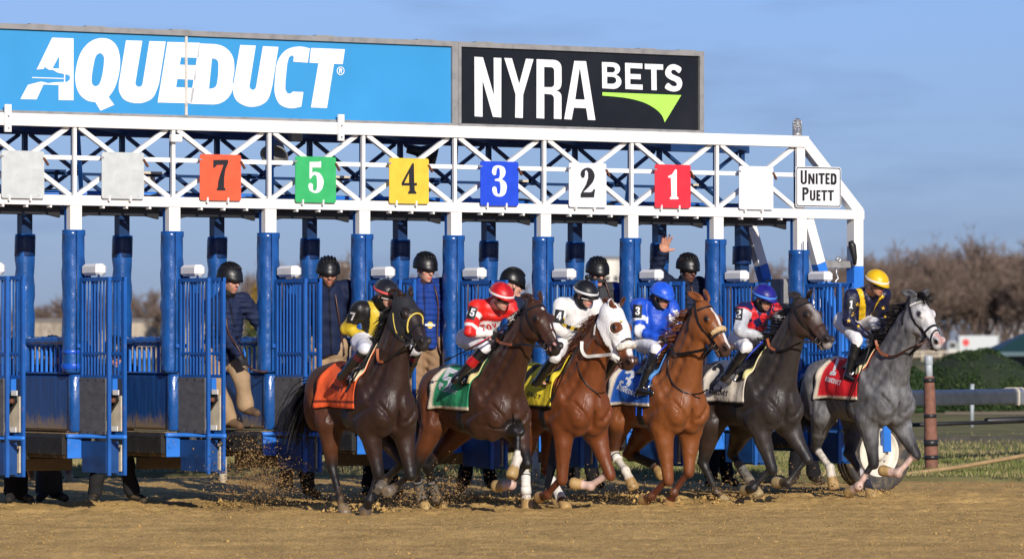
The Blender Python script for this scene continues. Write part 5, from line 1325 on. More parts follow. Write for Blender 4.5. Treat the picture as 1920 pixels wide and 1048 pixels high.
def hair(H):
    r = np.random.RandomState(H['seed']+50); bez, n, hp = H['bez'], H['n'], H['hp']
    st = []; fly = H.get('fly', 0.3)
    for i in range(H.get('nmane', 420)):
        t = r.uniform(0.12, 1.0); p = bez(t); q = bez(min(1, t+0.02))-bez(max(0, t-0.02)); q /= np.linalg.norm(q)
        up = np.cross(np.array([0, 1, 0]), q); up = -up if up[2] < 0 and up[0] > 0 else up
        if up[0] > 0.3: up = -up
        back = up/np.linalg.norm(up)
        o = np.array(p)+back*0.52; o[1] += r.normal(0, 0.014)
        h_, nn_ = cast(H['bvh'], o, -back, 0.7)
        if h_ is None: continue
        p0 = np.array(h_)-back*0.015; side = H.get('side', -1) if r.rand() < 0.85 else -H.get('side', -1)
        Lh = r.uniform(0.10, 0.24)*H.get('mlen', 1.0)
        pts = [p0]; d = back*(0.30+fly*0.55)+np.array([-0.2*fly, side*0.6, 0.15*fly])+r.normal(0, 0.20, 3)
        for j in range(5):
            d = d/np.linalg.norm(d); d = d+np.array([-0.25*fly-0.1, side*0.10, -0.55+0.50*fly])+r.normal(0, 0.10, 3)
            pts.append(pts[-1]+d/np.linalg.norm(d)*Lh/5)
        st.append(pts)
    ribbon(st, 0.006, 0.0015, 1, H['hair'], 'mane', M_HAIR, H['root'])
    st = []
    if H.get('forelock'):
        for i in range(120):
            p0 = hp(r.uniform(-0.02, 0.05), 0.075, r.uniform(-0.045, 0.045)); pts = [p0]; d = H['n']*0.7+H['a']*r.uniform(-0.2, 0.6)+H['l']*r.normal(0, .5)
            for j in range(5):
                d = d/np.linalg.norm(d)+H['a']*0.25+np.array([-0.25, 0, -0.05])+r.normal(0, .12, 3); pts.append(pts[-1]+d/np.linalg.norm(d)*0.030)
            st.append(pts)
        ribbon(st, 0.006, 0.0015, 2, H['hair'], 'forelock', M_HAIR, H['root'])
    st = []; B = H['B']; base = B(-0.86, 0, 1.30)
    tl = H.get('tail', (-0.35, -0.02))
    for i in range(480):
        p0 = base+r.normal(0, 0.025, 3); pts = [p0]; d = np.array([-1.0, tl[1], 0.15])+r.normal(0, 0.22, 3); Lh = r.uniform(0.5, 0.85)
        for j in range(8):
            d = d/np.linalg.norm(d)+np.array([tl[0]*0.25, tl[1], -0.42])+r.normal(0, 0.09, 3); pts.append(pts[-1]+d/np.linalg.norm(d)*Lh/8)
        st.append(pts)
    ribbon(st, 0.007, 0.002, 3, H['hair'], 'tail', M_HAIR, H['root'])

BAY = (0.030, 0.0125, 0.008)
def blaze(w0, s0, s1, col=(0.75, 0.70, 0.66), skew=0.0, taper=1.0):
    def fn(c, v, s, t, q, on):
        w = w0*(1+0.25*np.sin(s*31)); return mixc(c, col, (sstep(w, w*0.6, np.abs(q-skew))*sstep(s0-.02, s0+.02, s)*sstep(s1+.02, s1-.02, s)*(t > 0.0)*on))
    return fn
def snip(s0, q0, r, col):
    def fn(c, v, s, t, q, on): return mixc(c, col, sstep(r, r*0.6, np.sqrt((s-s0)**2+(q-q0)**2))*on*(t > -0.06))
    return fn
def greyface(c, v, s, t, q, on):
    w = sstep(0.05, 0.2, s)*sstep(-0.10, 0.0, t)*(np.abs(q) < 0.15); c = mixc(c, (0.50, 0.50, 0.50), w*on)
    c = mixc(c, (0.62, 0.60, 0.59), sstep(0.02, 0.05, t)*sstep(0.1, 0.2, s)*sstep(0.48, 0.4, s)*on)
    c = mixc(c, (0.50, 0.30, 0.27), sstep(0.42, 0.50, s)*sstep(-0.02, 0.015, t)*sstep(0.06, 0.035, np.abs(q))*on)
    return c
def stargrey(c, v, s, t, q, on):
    w = sstep(0.07, 0.12, s)*sstep(0.42, 0.25, s)*sstep(0.075, 0.02, np.abs(q))*(t > 0.02)*(0.55+0.45*noise3(v, 40, 7)); c = mixc(c, (0.42, 0.39, 0.37), np.clip(w, 0, 1)*on)
    return mixc(c, (0.45, 0.42, 0.40), sstep(0.54, 0.58, s)*(t < 0.0)*on*0.6)
WSOCK = (0.62, 0.57, 0.50); PINK = (0.55, 0.38, 0.32)
HORSES = [
 dict(num=7, seed=1, px=681, Y=46.9, dz=0.0, coat=(0.030, 0.0135, 0.009), flank=(0.105, 0.033, 0.012), headc=(0.022, 0.014, 0.012), points=(0.010, 0.008, 0.008), pt0=0.55, pt1=1.05, hair=(0.006, 0.005, 0.005), hoof=(0.13, 0.11, 0.09),
      poll=(755, 560), muzzle=(800, 648), mz_lat=-0.10, earR=(733, 546), earL=(770, 541), neck=(0.60, 1.45),
      RF=[(698, 804), (709, 885), (693, 937), (685, 960)], LF=[(766, 806), (770, 887), (743, 913), (727, 921)],
      RH=[(618, 785), (622, 874), (638, 934), (647, 961)], LH=[(755, 820), (757, 866), (724, 898), (712, 916)], tail=(-0.2, -0.05),
      label='dark bay horse in a black hood with yellow trim and an orange number cloth'),
 dict(num=5, seed=2, px=893, Y=47.7, dz=-0.03, coat=(0.048, 0.019, 0.010), flank=(0.098, 0.030, 0.011), points=(0.008, 0.007, 0.007), pt0=0.45, pt1=0.9, hair=(0.007, 0.005, 0.005), hoof=(0.40, 0.27, 0.11),
      poll=(1000, 569), muzzle=(1048, 657), earR=(981, 557), earL=(1011, 549), neck=(0.62, 1.44),
      RF=[(909, 800), (971, 808), (970, 861), (960, 889)], LF=[(984, 815), (988, 866), (959, 909), (931, 911)],
      RH=[(800, 790), (779, 876), (788, 930), (800, 955)], LH=[(850, 800), (803, 874), (817, 932), (828, 951)], tail=(-0.1, 0.1),
      socks={'RF': (1.75, WSOCK), 'LF': (1.8, PINK)}, marks=[snip(0.13, 0.0, 0.022, (0.7, 0.66, 0.62)), blaze(0.007, 0.32, 0.47), snip(0.545, -0.045, 0.026, (0.50, 0.25, 0.22))],
      label='dark bay horse with a raised white sock and a green number cloth'),
 dict(num=4, seed=3, px=1046, Y=48.4, dz=-0.02, coat=(0.150, 0.042, 0.012), flank=(0.115, 0.032, 0.010), points=(0.095, 0.024, 0.009), pt0=0.9, pt1=1.4, hair=(0.075, 0.022, 0.010), hoof=(0.42, 0.27, 0.11), muz=(0.035, 0.016, 0.013),
      poll=(1147, 578), muzzle=(1187, 687), mz_lat=-0.13, earR=(1132, 563), earL=(1170, 561), neck=(0.58, 1.42),
      RF=[(1061, 806), (1054, 895), (1026, 927), (1012, 932)], LF=[(1122, 818), (1143, 887), (1107, 911), (1076, 906)],
      RH=[(1000, 800), (985, 866), (986, 916), (988, 951)], LH=[(1035, 815), (1024, 880), (1049, 929), (1061, 951)], tail=(-0.1, 0.1),
      socks={'LF': (1.2, PINK), 'RH': (1.1, WSOCK)}, marks=[blaze(0.04, 0.40, 0.50), snip(0.55, -0.01, 0.02, (0.7, 0.6, 0.55))], side=-1, mlen=1.2,
      label='chestnut horse in a white hood with white fleece noseband and a yellow number cloth'),
 dict(num=3, seed=4, px=1228, Y=49.4, dz=-0.01, coat=(0.190, 0.060, 0.016), flank=(0.105, 0.030, 0.010), points=(0.085, 0.022, 0.010), pt0=0.8, pt1=1.3, hair=(0.13, 0.042, 0.015), hoof=(0.40, 0.25, 0.10), muz=(0.05, 0.03, 0.025),
      poll=(1314, 570), muzzle=(1369, 660), earR=(1291, 549), earL=(1321, 546), neck=(0.62, 1.45),
      RF=[(1248, 815), (1253, 896), (1222, 930), (1206, 938)], LF=[(1299, 823), (1292, 882), (1263, 923), (1254, 946)],
      RH=[(1158, 790), (1149, 848), (1173, 882), (1187, 912)], LH=[(1205, 815), (1178, 850), (1226, 871), (1240, 889)], tail=(-0.1, 0.1),
      socks={'RH': (1.15, WSOCK)}, marks=[blaze(0.022, 0.10, 0.56, skew=0.0)], mlen=1.3, fly=0.6,
      label='bright chestnut horse with a white blaze, tan fleece noseband and blue number cloth'),
 dict(num=2, seed=5, px=1404, Y=50.0, dz=0.0, coat=(0.032, 0.026, 0.024), flank=(0.040, 0.023, 0.017), headc=(0.048, 0.027, 0.019), points=(0.016, 0.015, 0.016), pt0=0.5, pt1=1.0, hair=(0.010, 0.009, 0.010), hoof=(0.33, 0.25, 0.13), muz=(0.03, 0.025, 0.025),
      poll=(1500, 566), muzzle=(1559, 644), earR=(1481, 551), earL=(1521, 547), neck=(0.62, 1.46),
      RF=[(1428, 800), (1447, 876), (1412, 914), (1397, 919)], LF=[(1486, 803), (1513, 858), (1477, 905), (1456, 904)],
      RH=[(1330, 800), (1318, 866), (1342, 920), (1362, 943)], LH=[(1390, 815), (1373, 850), (1403, 897), (1421, 926)], tail=(-0.1, 0.1),
      marks=[stargrey], mlen=1.3, fly=0.95, label='dark steel grey horse with a faint star and a white number cloth'),
 dict(num=1, seed=6, px=1614, Y=51.0, dz=0.04, coat=(0.128, 0.128, 0.134), flank=(0.105, 0.103, 0.105), headc=(0.24, 0.24, 0.245), points=(0.022, 0.020, 0.022), pt0=0.35, pt1=0.95, hair=(0.008, 0.007, 0.008), hoof=(0.38, 0.25, 0.10), muz=(0.16, 0.14, 0.14), muzw=0.6, dapple=True, eyerim=(0.04, 0.035, 0.035),
      poll=(1716, 561), muzzle=(1765, 647), earR=(1694, 548), earL=(1740, 548), neck=(0.64, 1.44),
      RF=[(1632, 800), (1638, 866), (1610, 911), (1592, 923)], LF=[(1692, 796), (1716, 851), (1683, 887), (1656, 882)],
      RH=[(1535, 780), (1529, 838), (1556, 876), (1563, 911)], LH=[(1600, 800), (1593, 850), (1625, 905), (1635, 930)], tail=(-0.2, 0.12),
      socks={'RF': (1.5, PINK), 'LF': (1.15, PINK), 'RH': (1.25, WSOCK), 'LH': (1.6, (0.35, 0.33, 0.32))}, marks=[greyface], forelock=True, mlen=1.35, fly=0.8,
      label='dappled grey horse with a pale face, black mane and red number cloth'),
]
for H in HORSES: build_horse(H)
# ---------------------------------------------------------------- tack: cloths, bridles, reins, boots
CAMP = Vector((0, 0, CAM_H))
def pxdir(px, py): return (W(px, py, 50.0)-CAMP).normalized()
GLY = {}
def _g():
    t = 0.30; h = 0.20
    A_ = ([(0.30,0),(0.70,0),(1.0,1),(0.70,1),(0.64,0.78),(0.36,0.78),(0.30,1),(0,1)], [[(0.5,0.25),(0.59,0.58),(0.41,0.58)]])
    O_o = arc(0.5, 0.5, 0.5, 0.5, 0, 350, 20); O_i = arc(0.5, 0.5, 0.2, 0.28, 0, 350, 14)
    GLY['A'] = [A_]; GLY['O'] = [(O_o, [O_i])]; GLY['Q'] = [(O_o, [O_i]), ([(0.55,0.72),(0.72,0.62),(1.02,1.0),(0.80,1.1)], [])]
    GLY['U'] = [(U_(0, 1, 0, 1, t), [])]; GLY['T'] = [(T_(0, 1, 0, 1, t+.02, h), [])]
    GLY['E'] = [([(0,0),(1,0),(1,h),(t,h),(t,.4),(.85,.4),(.85,.6),(t,.6),(t,1-h),(1,1-h),(1,1),(0,1)], [])]
    GLY['D'] = [(seg([(0,0),(.45,0)], arc(.45,.5,.55,.5,-85,85,8), [(0,1)]), [seg([(t,h),(.45,h)], arc(.45,.5,.25,.3,-80,80,6), [(t,1-h)])])]
    GLY['C'] = [(seg(arc(.5,.5,.5,.5,-40,-320,16), arc(.5,.5,.22,.3,-320,-40,12)), [])]
    GLY['Y'] = [([(0,0),(.32,0),(.5,.38),(.68,0),(1,0),(.65,.6),(.65,1),(.35,1),(.35,.6)], [])]
    GLY['1'] = [([(.35,0),(.7,0),(.7,.85),(.9,.85),(.9,1),(.2,1),(.2,.85),(.4,.85),(.4,.25),(.15,.3),(.15,.15)], [])]
    GLY['2'] = [([(.05,.3),(.1,.1),(.35,0),(.7,0),(.95,.15),(.95,.42),(.45,.8),(.95,.8),(.95,1),(.02,1),(.02,.8),(.62,.38),(.65,.25),(.55,.18),(.4,.18),(.35,.3)], [])]
    GLY['3'] = [([(.05,.25),(.1,.08),(.35,0),(.7,0),(.93,.12),(.93,.35),(.75,.48),(.96,.62),(.96,.85),(.72,1),(.3,1),(.05,.88),(.03,.7),(.34,.7),(.4,.82),(.6,.82),(.64,.7),(.58,.57),(.35,.57),(.35,.42),(.58,.42),(.62,.28),(.55,.18),(.42,.18),(.36,.27)], [])]
    GLY['4'] = [([(.5,0),(.85,0),(.85,.62),(1,.62),(1,.8),(.85,.8),(.85,1),(.55,1),(.55,.8),(0,.8),(0,.6)], [[(.55,.28),(.55,.62),(.27,.62)]])]
    GLY['5'] = [([(.1,0),(.92,0),(.92,.2),(.4,.2),(.38,.36),(.7,.36),(.96,.5),(.96,.82),(.72,1),(.3,1),(.04,.88),(.02,.7),(.34,.7),(.4,.82),(.58,.82),(.64,.7),(.6,.55),(.42,.53),(.34,.58),(.06,.55)], [])]
    GLY['7'] = [([(0,0),(1,0),(1,.2),(.62,1),(.28,1),(.64,.22),(0,.22)], [])]
    st = []
    for i in range(10):
        r = .5 if i % 2 == 0 else .2; a = math.radians(-90+36*i); st.append((.5+r*math.cos(a), .5+r*math.sin(a)))
    GLY['*'] = [(st, [])]
    GLY['o'] = [(arc(.5,.5,.5,.5,0,345,20), [])]; GLY['#'] = [([(0,0),(1,0),(1,1),(0,1)], [])]
_g()
def px_decal(name, items, bvh, o, m, off=0.004):
    """flat print laid on a surface: items = list of (glyph, x, y, w, h, slant, rot) in photo pixels"""
    inv = o.matrix_world.inverted() if o.matrix_world != Matrix.Identity(4) else None
    Mw = Matrix.Translation(o.location) @ Matrix.Rotation(o.rotation_euler.z, 4, 'Z'); inv = Mw.inverted()
    vs = []; fs = []
    for g, x, y, w, h, sl, ro in items:
        if g == '#':      # curved patch: a grid that follows the surface
            c, s = math.cos(ro), math.sin(ro); inv3 = inv.to_3x3(); oo = inv @ CAMP; N_ = 9; b0 = len(vs); last = None; okk = True; grid = []
            h0, _ = cast(bvh, oo, inv3 @ pxdir(x+w/2, y+h/2), 80); last = (Vector(h0)-oo).length if h0 is not None else None
            if last is None: continue
            for j in range(N_+1):
                for i in range(N_+1):
                    a = i/N_; b = j/N_; dx = a*w; dy = b*h; d = inv3 @ pxdir(x+dx*c-dy*s, y+dx*s+dy*c); hit, nn = cast(bvh, oo, d, 80)
                    if hit is None or abs((Vector(hit)-oo).length-last) > 0.15: hit = bvh.find_nearest(oo+d*last)[0]
                    vs.append(tuple(Vector(hit)-d*off))
            for j in range(N_):
                for i in range(N_): fs.append([b0+j*(N_+1)+i, b0+(j+1)*(N_+1)+i, b0+(j+1)*(N_+1)+i+1, b0+j*(N_+1)+i+1])
            continue
        for outer, holes in GLY[g]:
            loops = []
            for lp in [outer]+holes:
                den = []
                for i in range(len(lp)):
                    p, q = lp[i], lp[(i+1) % len(lp)]; L_ = math.hypot((q[0]-p[0])*w, (q[1]-p[1])*h); n_ = max(1, int(L_/4))
                    for k in range(n_): den.append((p[0]+(q[0]-p[0])*k/n_, p[1]+(q[1]-p[1])*k/n_))
                loops.append(den)
            c, s = math.cos(ro), math.sin(ro); pts = []; ok = True; last = None
            h0, _ = cast(bvh, inv @ CAMP, inv.to_3x3() @ pxdir(x+w/2, y+h/2), 80)
            if h0 is not None: last = (Vector(h0)-(inv @ CAMP)).length
            for lp in loops:
                P = []
                for a, b in lp:
                    dx = a*w+sl*(0.5-b)*h; dy = b*h; X, Y_ = x+dx*c-dy*s, y+dx*s+dy*c
                    d = inv.to_3x3() @ pxdir(X, Y_); oo = inv @ CAMP
                    hit, nn = cast(bvh, oo, d, 80)
                    if hit is None:
                        if last is None: ok = False; break
                        hit = bvh.find_nearest(oo+d*last)[0]
                    else: last = (Vector(hit)-oo).length
                    P.append((Vector((X, Y_, 0)), Vector(hit)-d*off))
                if not ok: break
                pts.append(P)
            if not ok: continue
            tri = tessellate_polygon([[p[0] for p in lp] for lp in pts]); fl = [p for lp in pts for p in lp]; b0 = len(vs)
            vs += [tuple(p[1]) for p in fl]
            for t in tri:
                a, b, d_ = (fl[i][0] for i in t); cr = (b.x-a.x)*(d_.y-a.y)-(b.y-a.y)*(d_.x-a.x)
                fs.append([b0+i for i in (t if cr < 0 else t[::-1])])
    if not fs: return None
    me = bpy.data.meshes.new(name); me.from_pydata(vs, [], fs); me.materials.append(m); me.update()
    return obj(name, me, o)
def word(txt, x, y, w, h, gap, sl=0, ro=0):
    out = []; c, s = math.cos(ro), math.sin(ro)
    for i, ch in enumerate(txt):
        dx = i*(w+gap)
        if ch != ' ': out.append((ch, x+dx*c, y+dx*s, w, h, sl, ro))
    return out
def radial(H, x, phi, off):
    B = H['B']; c = B(x, 0, 1.14); d = np.array([0, -math.sin(phi), math.cos(phi)])
    h, n = cast(H['cbvh'], c+d*0.95, -d, 0.95)
    if h is None: return None
    return np.array(h)+d*off
def cloth(H, name, x0, x1, ph, off, m, colf, nx=30, ny=56, shear=0.0, thick=0.006):
    vs = []; cs = []; fs = []
    for j in range(ny+1):
        phi = ph*(1-2*j/ny)
        for i in range(nx+1):
            t = i/nx; x = x0+(x1-x0)*t+shear*abs(phi)
            p = radial(H, x, phi, off+0.004*math.sin(x*21+phi*5)*abs(phi))
            vs.append(p); cs.append(colf(t, phi/ph, x))
    vs = np.array(vs)
    G_ = vs.reshape(ny+1, nx+1, 3).copy()
    for _ in range(2):      # hang a little straighter than the skin
        K = G_.copy(); K[1:-1] = (G_[:-2]+G_[1:-1]*2+G_[2:])/4; K[:, 1:-1] = (K[:, :-2]+K[:, 1:-1]*2+K[:, 2:])/4; G_ = K
    vs = G_.reshape(-1, 3)
    for j in range(ny):
        for i in range(nx):
            a = j*(nx+1)+i; fs.append((a, a+nx+1, a+nx+2, a+1))
    fa = np.array(fs); bv = bvh_of(vs, fa)
    o = obj(name, mesh_np(name, vs, fa, m, True, np.array(cs)), H['root'])
    me = o.data
    n0 = me.polygons[len(me.polygons)//4].normal; cen = me.polygons[len(me.polygons)//4].center
    if n0.y*(cen.y) < 0: me.flip_normals()
    so = o.modifiers.new('thickness', 'SOLIDIFY'); so.thickness = thick; so.offset = -1
    return o, bv
M_CLOTH = mat('number_cloth_fabric', (1, 1, 1), 0.75, attr=True, var=0.08, vscale=12, bump=0.7, bscale=11, spec=0.2)
M_SADD = mat('black_saddle_leather', (0.010, 0.010, 0.011), 0.32, var=0.2)
M_PRINTW = mat('white_print', (0.74, 0.74, 0.74), 0.6, var=0.1); M_PRINTB = mat('black_print', (0.012, 0.012, 0.014), 0.6)
M_PRINTG = mat('grey_print', (0.33, 0.34, 0.36), 0.6, var=0.25, vscale=60)
CL = {7: ((0.78, 0.11, 0.03), (0.01, 0.01, 0.01)), 5: ((0.03, 0.27, 0.12), (0.70, 0.60, 0.45)), 4: ((0.76, 0.60, 0.04), (0.01, 0.01, 0.01)),
      3: ((0.02, 0.11, 0.46), (0.70, 0.61, 0.48)), 2: ((0.70, 0.63, 0.52), (0.012, 0.012, 0.012)), 1: ((0.66, 0.020, 0.028), (0.70, 0.62, 0.48))}
def headloop(H, s, t0, th0, th1, n, off, ds=0.0):
    """points round the head at station s, angle from the face front towards the horse's right"""
    out = []; nn = []
    for i in range(n+1):
        th = th0+(th1-th0)*i/n; d = H['n']*math.cos(th)-H['l']*math.sin(th); c = H['hp'](s+ds*(1-math.cos(th))*0.5, t0)
        h, q = cast(H['bvh'], c+d*0.4, -d, 0.42)
        if h is None: continue
        out.append(np.array(h)+d*off); nn.append(d)
    return out, nn
def sideline(H, pts, q, off):
    out = []; nn = []
    for s, t in pts:
        d = H['l']*q; h, k = cast(H['bvh'], H['hp'](s, t)+d*0.45, -d, 0.45)
        if h is None: continue
        out.append(np.array(h)+d*off); nn.append(d)
    return out, nn
def shell(H, name, mask, off, m, colf=None):
    """close-fitting hood: part of the head surface, lifted off the skin"""
    v, f = H['v'], H['f']; keep = mask[f].all(1); ff = f[keep]; used = np.unique(ff); mp_ = -np.ones(len(v), int); mp_[used] = np.arange(len(used))
    nrm = np.zeros_like(v); p = v[f]; fn = np.cross(p[:, 2]-p[:, 0], p[:, 3]-p[:, 1])
    for k in range(4):
        for a in range(3): nrm[:, a] += np.bincount(f[:, k], fn[:, a], len(v))
    nrm /= np.linalg.norm(nrm, axis=1)[:, None]+1e-9
    vv = v[used]+nrm[used]*off; ff = mp_[ff]
    # boundary verts
    e = np.sort(np.concatenate([ff[:, [i, (i+1) % 4]] for i in range(4)]), 1); u, c = np.unique(e, axis=0, return_counts=True); bd = np.zeros(len(used), bool); bd[u[c == 1].ravel()] = True
    col = colf(v[used], bd, used) if colf else None
    o = obj(name, mesh_np(name, vv, ff, m, True, col), H['root']); 
    so = o.modifiers.new('thickness', 'SOLIDIFY'); so.thickness = 0.006; so.offset = 1
    return o, bd, vv
def pxpt(H, px, py, lat, clear=0.02):
    """point on the pixel's ray at lateral lat, but never behind the horse's skin"""
    p = H['fr'].at(px, py, lat); w = H['fr'].world(p); d = (w-CAMP); L_ = d.length; d.normalize()
    R_ = Matrix.Rotation(-HEAD, 3, 'Z'); ol = R_ @ (CAMP-Vector((H['fr'].X0, H['fr'].Y0, 0))); dl = R_ @ d
    h, n = cast(H['bvh'], ol, dl, 80)
    if h is not None and (Vector(h)-ol).length < L_+clear: return np.array(Vector(h)-dl*clear)
    return p
for H in HORSES:
    k = H['num']; root = H['root']; B = H['B']
    # smooth trunk proxy so cloths hang cleanly
    H['cbvh'] = H['bvh']
    base, trim = CL[k]
    x0, x1 = -0.45, 0.37; ph = math.radians(104)
    def colf(t, p, x, base=base, trim=trim, k=k):
        edge = t < 0.07 or abs(p) > 0.93
        if k == 7: return trim if (t < 0.03 or 0.865 < abs(p) < 0.90 or (0.25 < t < 0.45 and abs(p) < 0.25)) else base
        if k == 4: return trim if (abs(p) > 0.96 or (t < 0.30 and 0.05 < abs(p) < 0.55 and t > 0.10)) else base
        if k == 2: return trim if abs(p) > 0.95 else base
        return trim if edge else base
    under, _ = cloth(H, 'under_pad', x0-0.02, x1-0.01, math.radians(107), 0.008, M_CLOTH, lambda t, p, x: (0.012, 0.012, 0.013), 20, 40, 0.0)
    sc, bv = cloth(H, 'saddle_cloth', x0, x1, ph, 0.022, M_CLOTH, colf)
    H['cloth_bvh'] = bv
    pp0, bv2 = cloth(H, 'saddle_pad', 0.16, 0.40, math.radians(58), 0.034, M_CLOTH, lambda t, p, x, k=k: {7: (0.7, .6, .4), 5: (0.72, .6, .28), 4: (0.75, .6, .05), 3: (0.10, .28, .6), 2: (0.72, .66, .30), 1: (0.72, .62, .34)}[k] if t > 0.72 else (0.010, 0.010, 0.011), 14, 40, -0.03)
    sd, bv3 = cloth(H, 'saddle', -0.08, 0.27, math.radians(40), 0.046, M_SADD, lambda t, p, x: (0, 0, 0), 16, 30, 0.02, 0.012)
    # girth
    pts = []; nr = []
    for i in range(15):
        phi = math.radians(75+7.5*i); p = radial(H, 0.17, phi, 0.012)
        if p is None: continue
        pts.append(p); nr.append(np.array([0, -math.sin(phi), math.cos(phi)]))
    MB().strip(pts, nr, 0.10 if k != 1 else 0.045, 0.008).build('girth', M_LEATH, root)
    if k == 3:
        for dx in (-0.055, 0.055): MB().strip([p+np.array([dx, -0.004, 0]) for p in pts[:7]], nr[:7], 0.012, 0.008).build('girth_edging', mat('bright_blue_edging', (0.01, 0.10, 0.75), 0.4), root)
    # bridle
    lm = M_WTACK if k == 4 else M_LEATH
    fat = k in (3, 7)
    nbm = {5: M_DKBROWN, 2: M_DKBROWN}.get(k, lm)
    if k != 4:
        P, N = headloop(H, 0.385, -0.05, -math.pi, math.pi, 28, 0.004, 0.03); MB().strip(P, N, 0.026, 0.007).build('noseband', nbm, root)
    if k not in (7, 4):
        P, N = headloop(H, 0.095, -0.02, -1.5, 1.5, 16, 0.004, -0.05); MB().strip(P, N, 0.022, 0.006).build('browband', lm, root)
        if k == 1:
            beads = MB()
            for p, n_ in zip(P, N):
                p = np.array(p)+n_*0.006; beads.tube([p-n_*0.004, p+n_*0.006], 0.011, 6)
            o_ = beads.build('browband_beads', mat('white_beads', (0.75, 0.72, 0.66), 0.3), root)
        if k in (1,):
            P, N = headloop(H, 0.44, -0.05, -math.pi, math.pi, 28, 0.006, 0.16); MB().strip(P, N, 0.018, 0.006).build('flash_strap', lm, root)
    for q in (-1, 1):
        P, N = sideline(H, [(-0.035, 0.02), (0.03, -0.02), (0.10, -0.05), (0.18, -0.075), (0.26, -0.085), (0.34, -0.085), (0.42, -0.082), (0.475, -0.078)], q, 0.006)
        if len(P) > 2: MB().strip(P, N, 0.022, 0.007).build('cheekpiece', lm, root)
        P, N = sideline(H, [(-0.03, 0.0), (0.0, -0.06), (0.05, -0.13), (0.10, -0.19), (0.16, -0.235)], q, 0.006)
        if len(P) > 2: MB().strip(P, N, 0.018, 0.006).build('throatlatch', lm, root)
        h_, n_ = cast(H['bvh'], H['hp'](0.485, -0.08)+H['l']*q*0.3, -H['l']*q, 0.35)
        c = np.array(h_)+H['l']*q*0.014 if h_ is not None else H['hp'](0.485, -0.08, 0.08*q)
        MB().tube([c+H['a']*0.036*math.cos(t)+H['n']*0.036*math.sin(t) for t in np.linspace(0, 6.2832, 17)], 0.006, 6, False).build('bit_ring', M_BIT, root, True)
        if q == -1: H['bit'] = c
    if k in (3, 4):      # fleece noseband
        P, N = headloop(H, 0.355 if k == 3 else 0.40, -0.03, -1.55 if k == 4 else -0.8, 1.55 if k == 4 else 1.45, 26, 0.018 if k == 4 else 0.008)
        r_ = random.Random(k); rad = [(0.040 if k == 4 else 0.030)*(0.75+0.25*math.sin(math.pi*i/(len(P)-1)))+r_.uniform(-.004, .004) for i in range(len(P))]
        MB().tube(P, rad, 10).build('fleece_noseband', M_FLEECE if k == 4 else M_FLEECET, root, True)
    hl = (H['v']-H['poll'])/H['hs']; s_, t_, q_ = hl @ H['a'], hl @ H['n'], hl @ H['l']
    onh = (np.abs(q_) < 0.2) & (t_ > -0.26) & (t_ < 0.16) & (s_ > -0.06)
    if k in (7, 4):
        er = 0.048 if k == 7 else 0.062
        eye = np.min([np.sqrt((s_-0.217)**2+((t_-0.03)*1.0)**2+(q_-0.1*w)**2) for w in (-1, 1)], 0)
        if k == 7: m_ = onh & (s_ < 0.345-0.10*np.clip((t_+0.02)/0.08, -1.2, 1)) & (eye > er) & (t_ > -0.23) & (t_ < 0.115)
        else: m_ = onh & (s_ < 0.375+0.06*np.clip(-t_/0.1, -0.5, 1)) & (eye > er) & (t_ > -0.150-0.08*np.clip(0.2-s_, 0, 1)) & (t_ < 0.115)
        ear = np.min([np.sqrt((s_-0.0)**2+(q_-0.06*w)**2+(t_-0.10)**2) for w in (-1, 1)], 0); m_ &= ear > 0.055
        if k == 7:
            M_HOOD = mat('black_hood_mesh', (1, 1, 1), 0.6, attr=True, var=0.15, bump=0.3, bscale=120)
            hood, bd, vv = shell(H, 'hood', m_, 0.006, M_HOOD, lambda vv, bd, us: np.tile(np.array([[0.018, 0.018, 0.022]]), (len(us), 1)))
        else:
            hood, bd, vv = shell(H, 'hood', m_, 0.007, mat('white_hood_fabric', (0.78, 0.77, 0.76), 0.6, var=0.05, bump=0.3, bscale=40))
            for q in (-1, 1):      # cup rims round the eyes
                c = H['hp'](0.217, 0.03, 0.108*q); rim = []
                for th in np.linspace(0, 6.2832, 21):
                    d = H['l']*q*1.0; p0 = H['hp'](0.217+0.060*math.cos(th), 0.03+0.060*math.sin(th)); h_, n_ = cast(H['bvh'], p0+d*0.4, -d, 0.45)
                    if h_ is not None: rim.append(np.array(h_)+d*0.008)
                if len(rim) > 8: MB().tube(rim, 0.009, 6, False).build('eye_cup_rim', M_WTACK, root, True)
            r_ = []
            P, N = headloop(H, 0.345, -0.03, -1.4, 1.4, 22, 0.012, 0.10); MB().tube(P, 0.007, 6).build('hood_binding', M_LEATH, root, True)
    if k == 7:
        for lo_, hi_, ss in ((-1.75, 1.75, lambda a: 0.265+0.115*(1-math.cos(a))/1.2),):
            P = []
            for a in np.linspace(lo_, hi_, 34):
                d = H['n']*math.cos(a)-H['l']*math.sin(a); c = H['hp'](min(0.385, ss(a)), -0.05); h_, n_ = cast(H['bvh'], c+d*0.4, -d, 0.42)
                if h_ is not None: P.append(np.array(h_)+d*0.010)
            MB().tube(P, 0.009, 6).build('hood_piping', mat('yellow_piping', (0.72, 0.55, 0.10), 0.6), root, True)
        for q in (-1, 1):
            P, N = sideline(H, [(0.10, -0.10), (0.16, -0.13), (0.22, -0.16), (0.27, -0.185), (0.33, -0.18)], q, 0.010)
            if len(P) > 2: MB().tube(P, 0.008, 6).build('hood_piping', MATS['yellow_piping'], root, True)
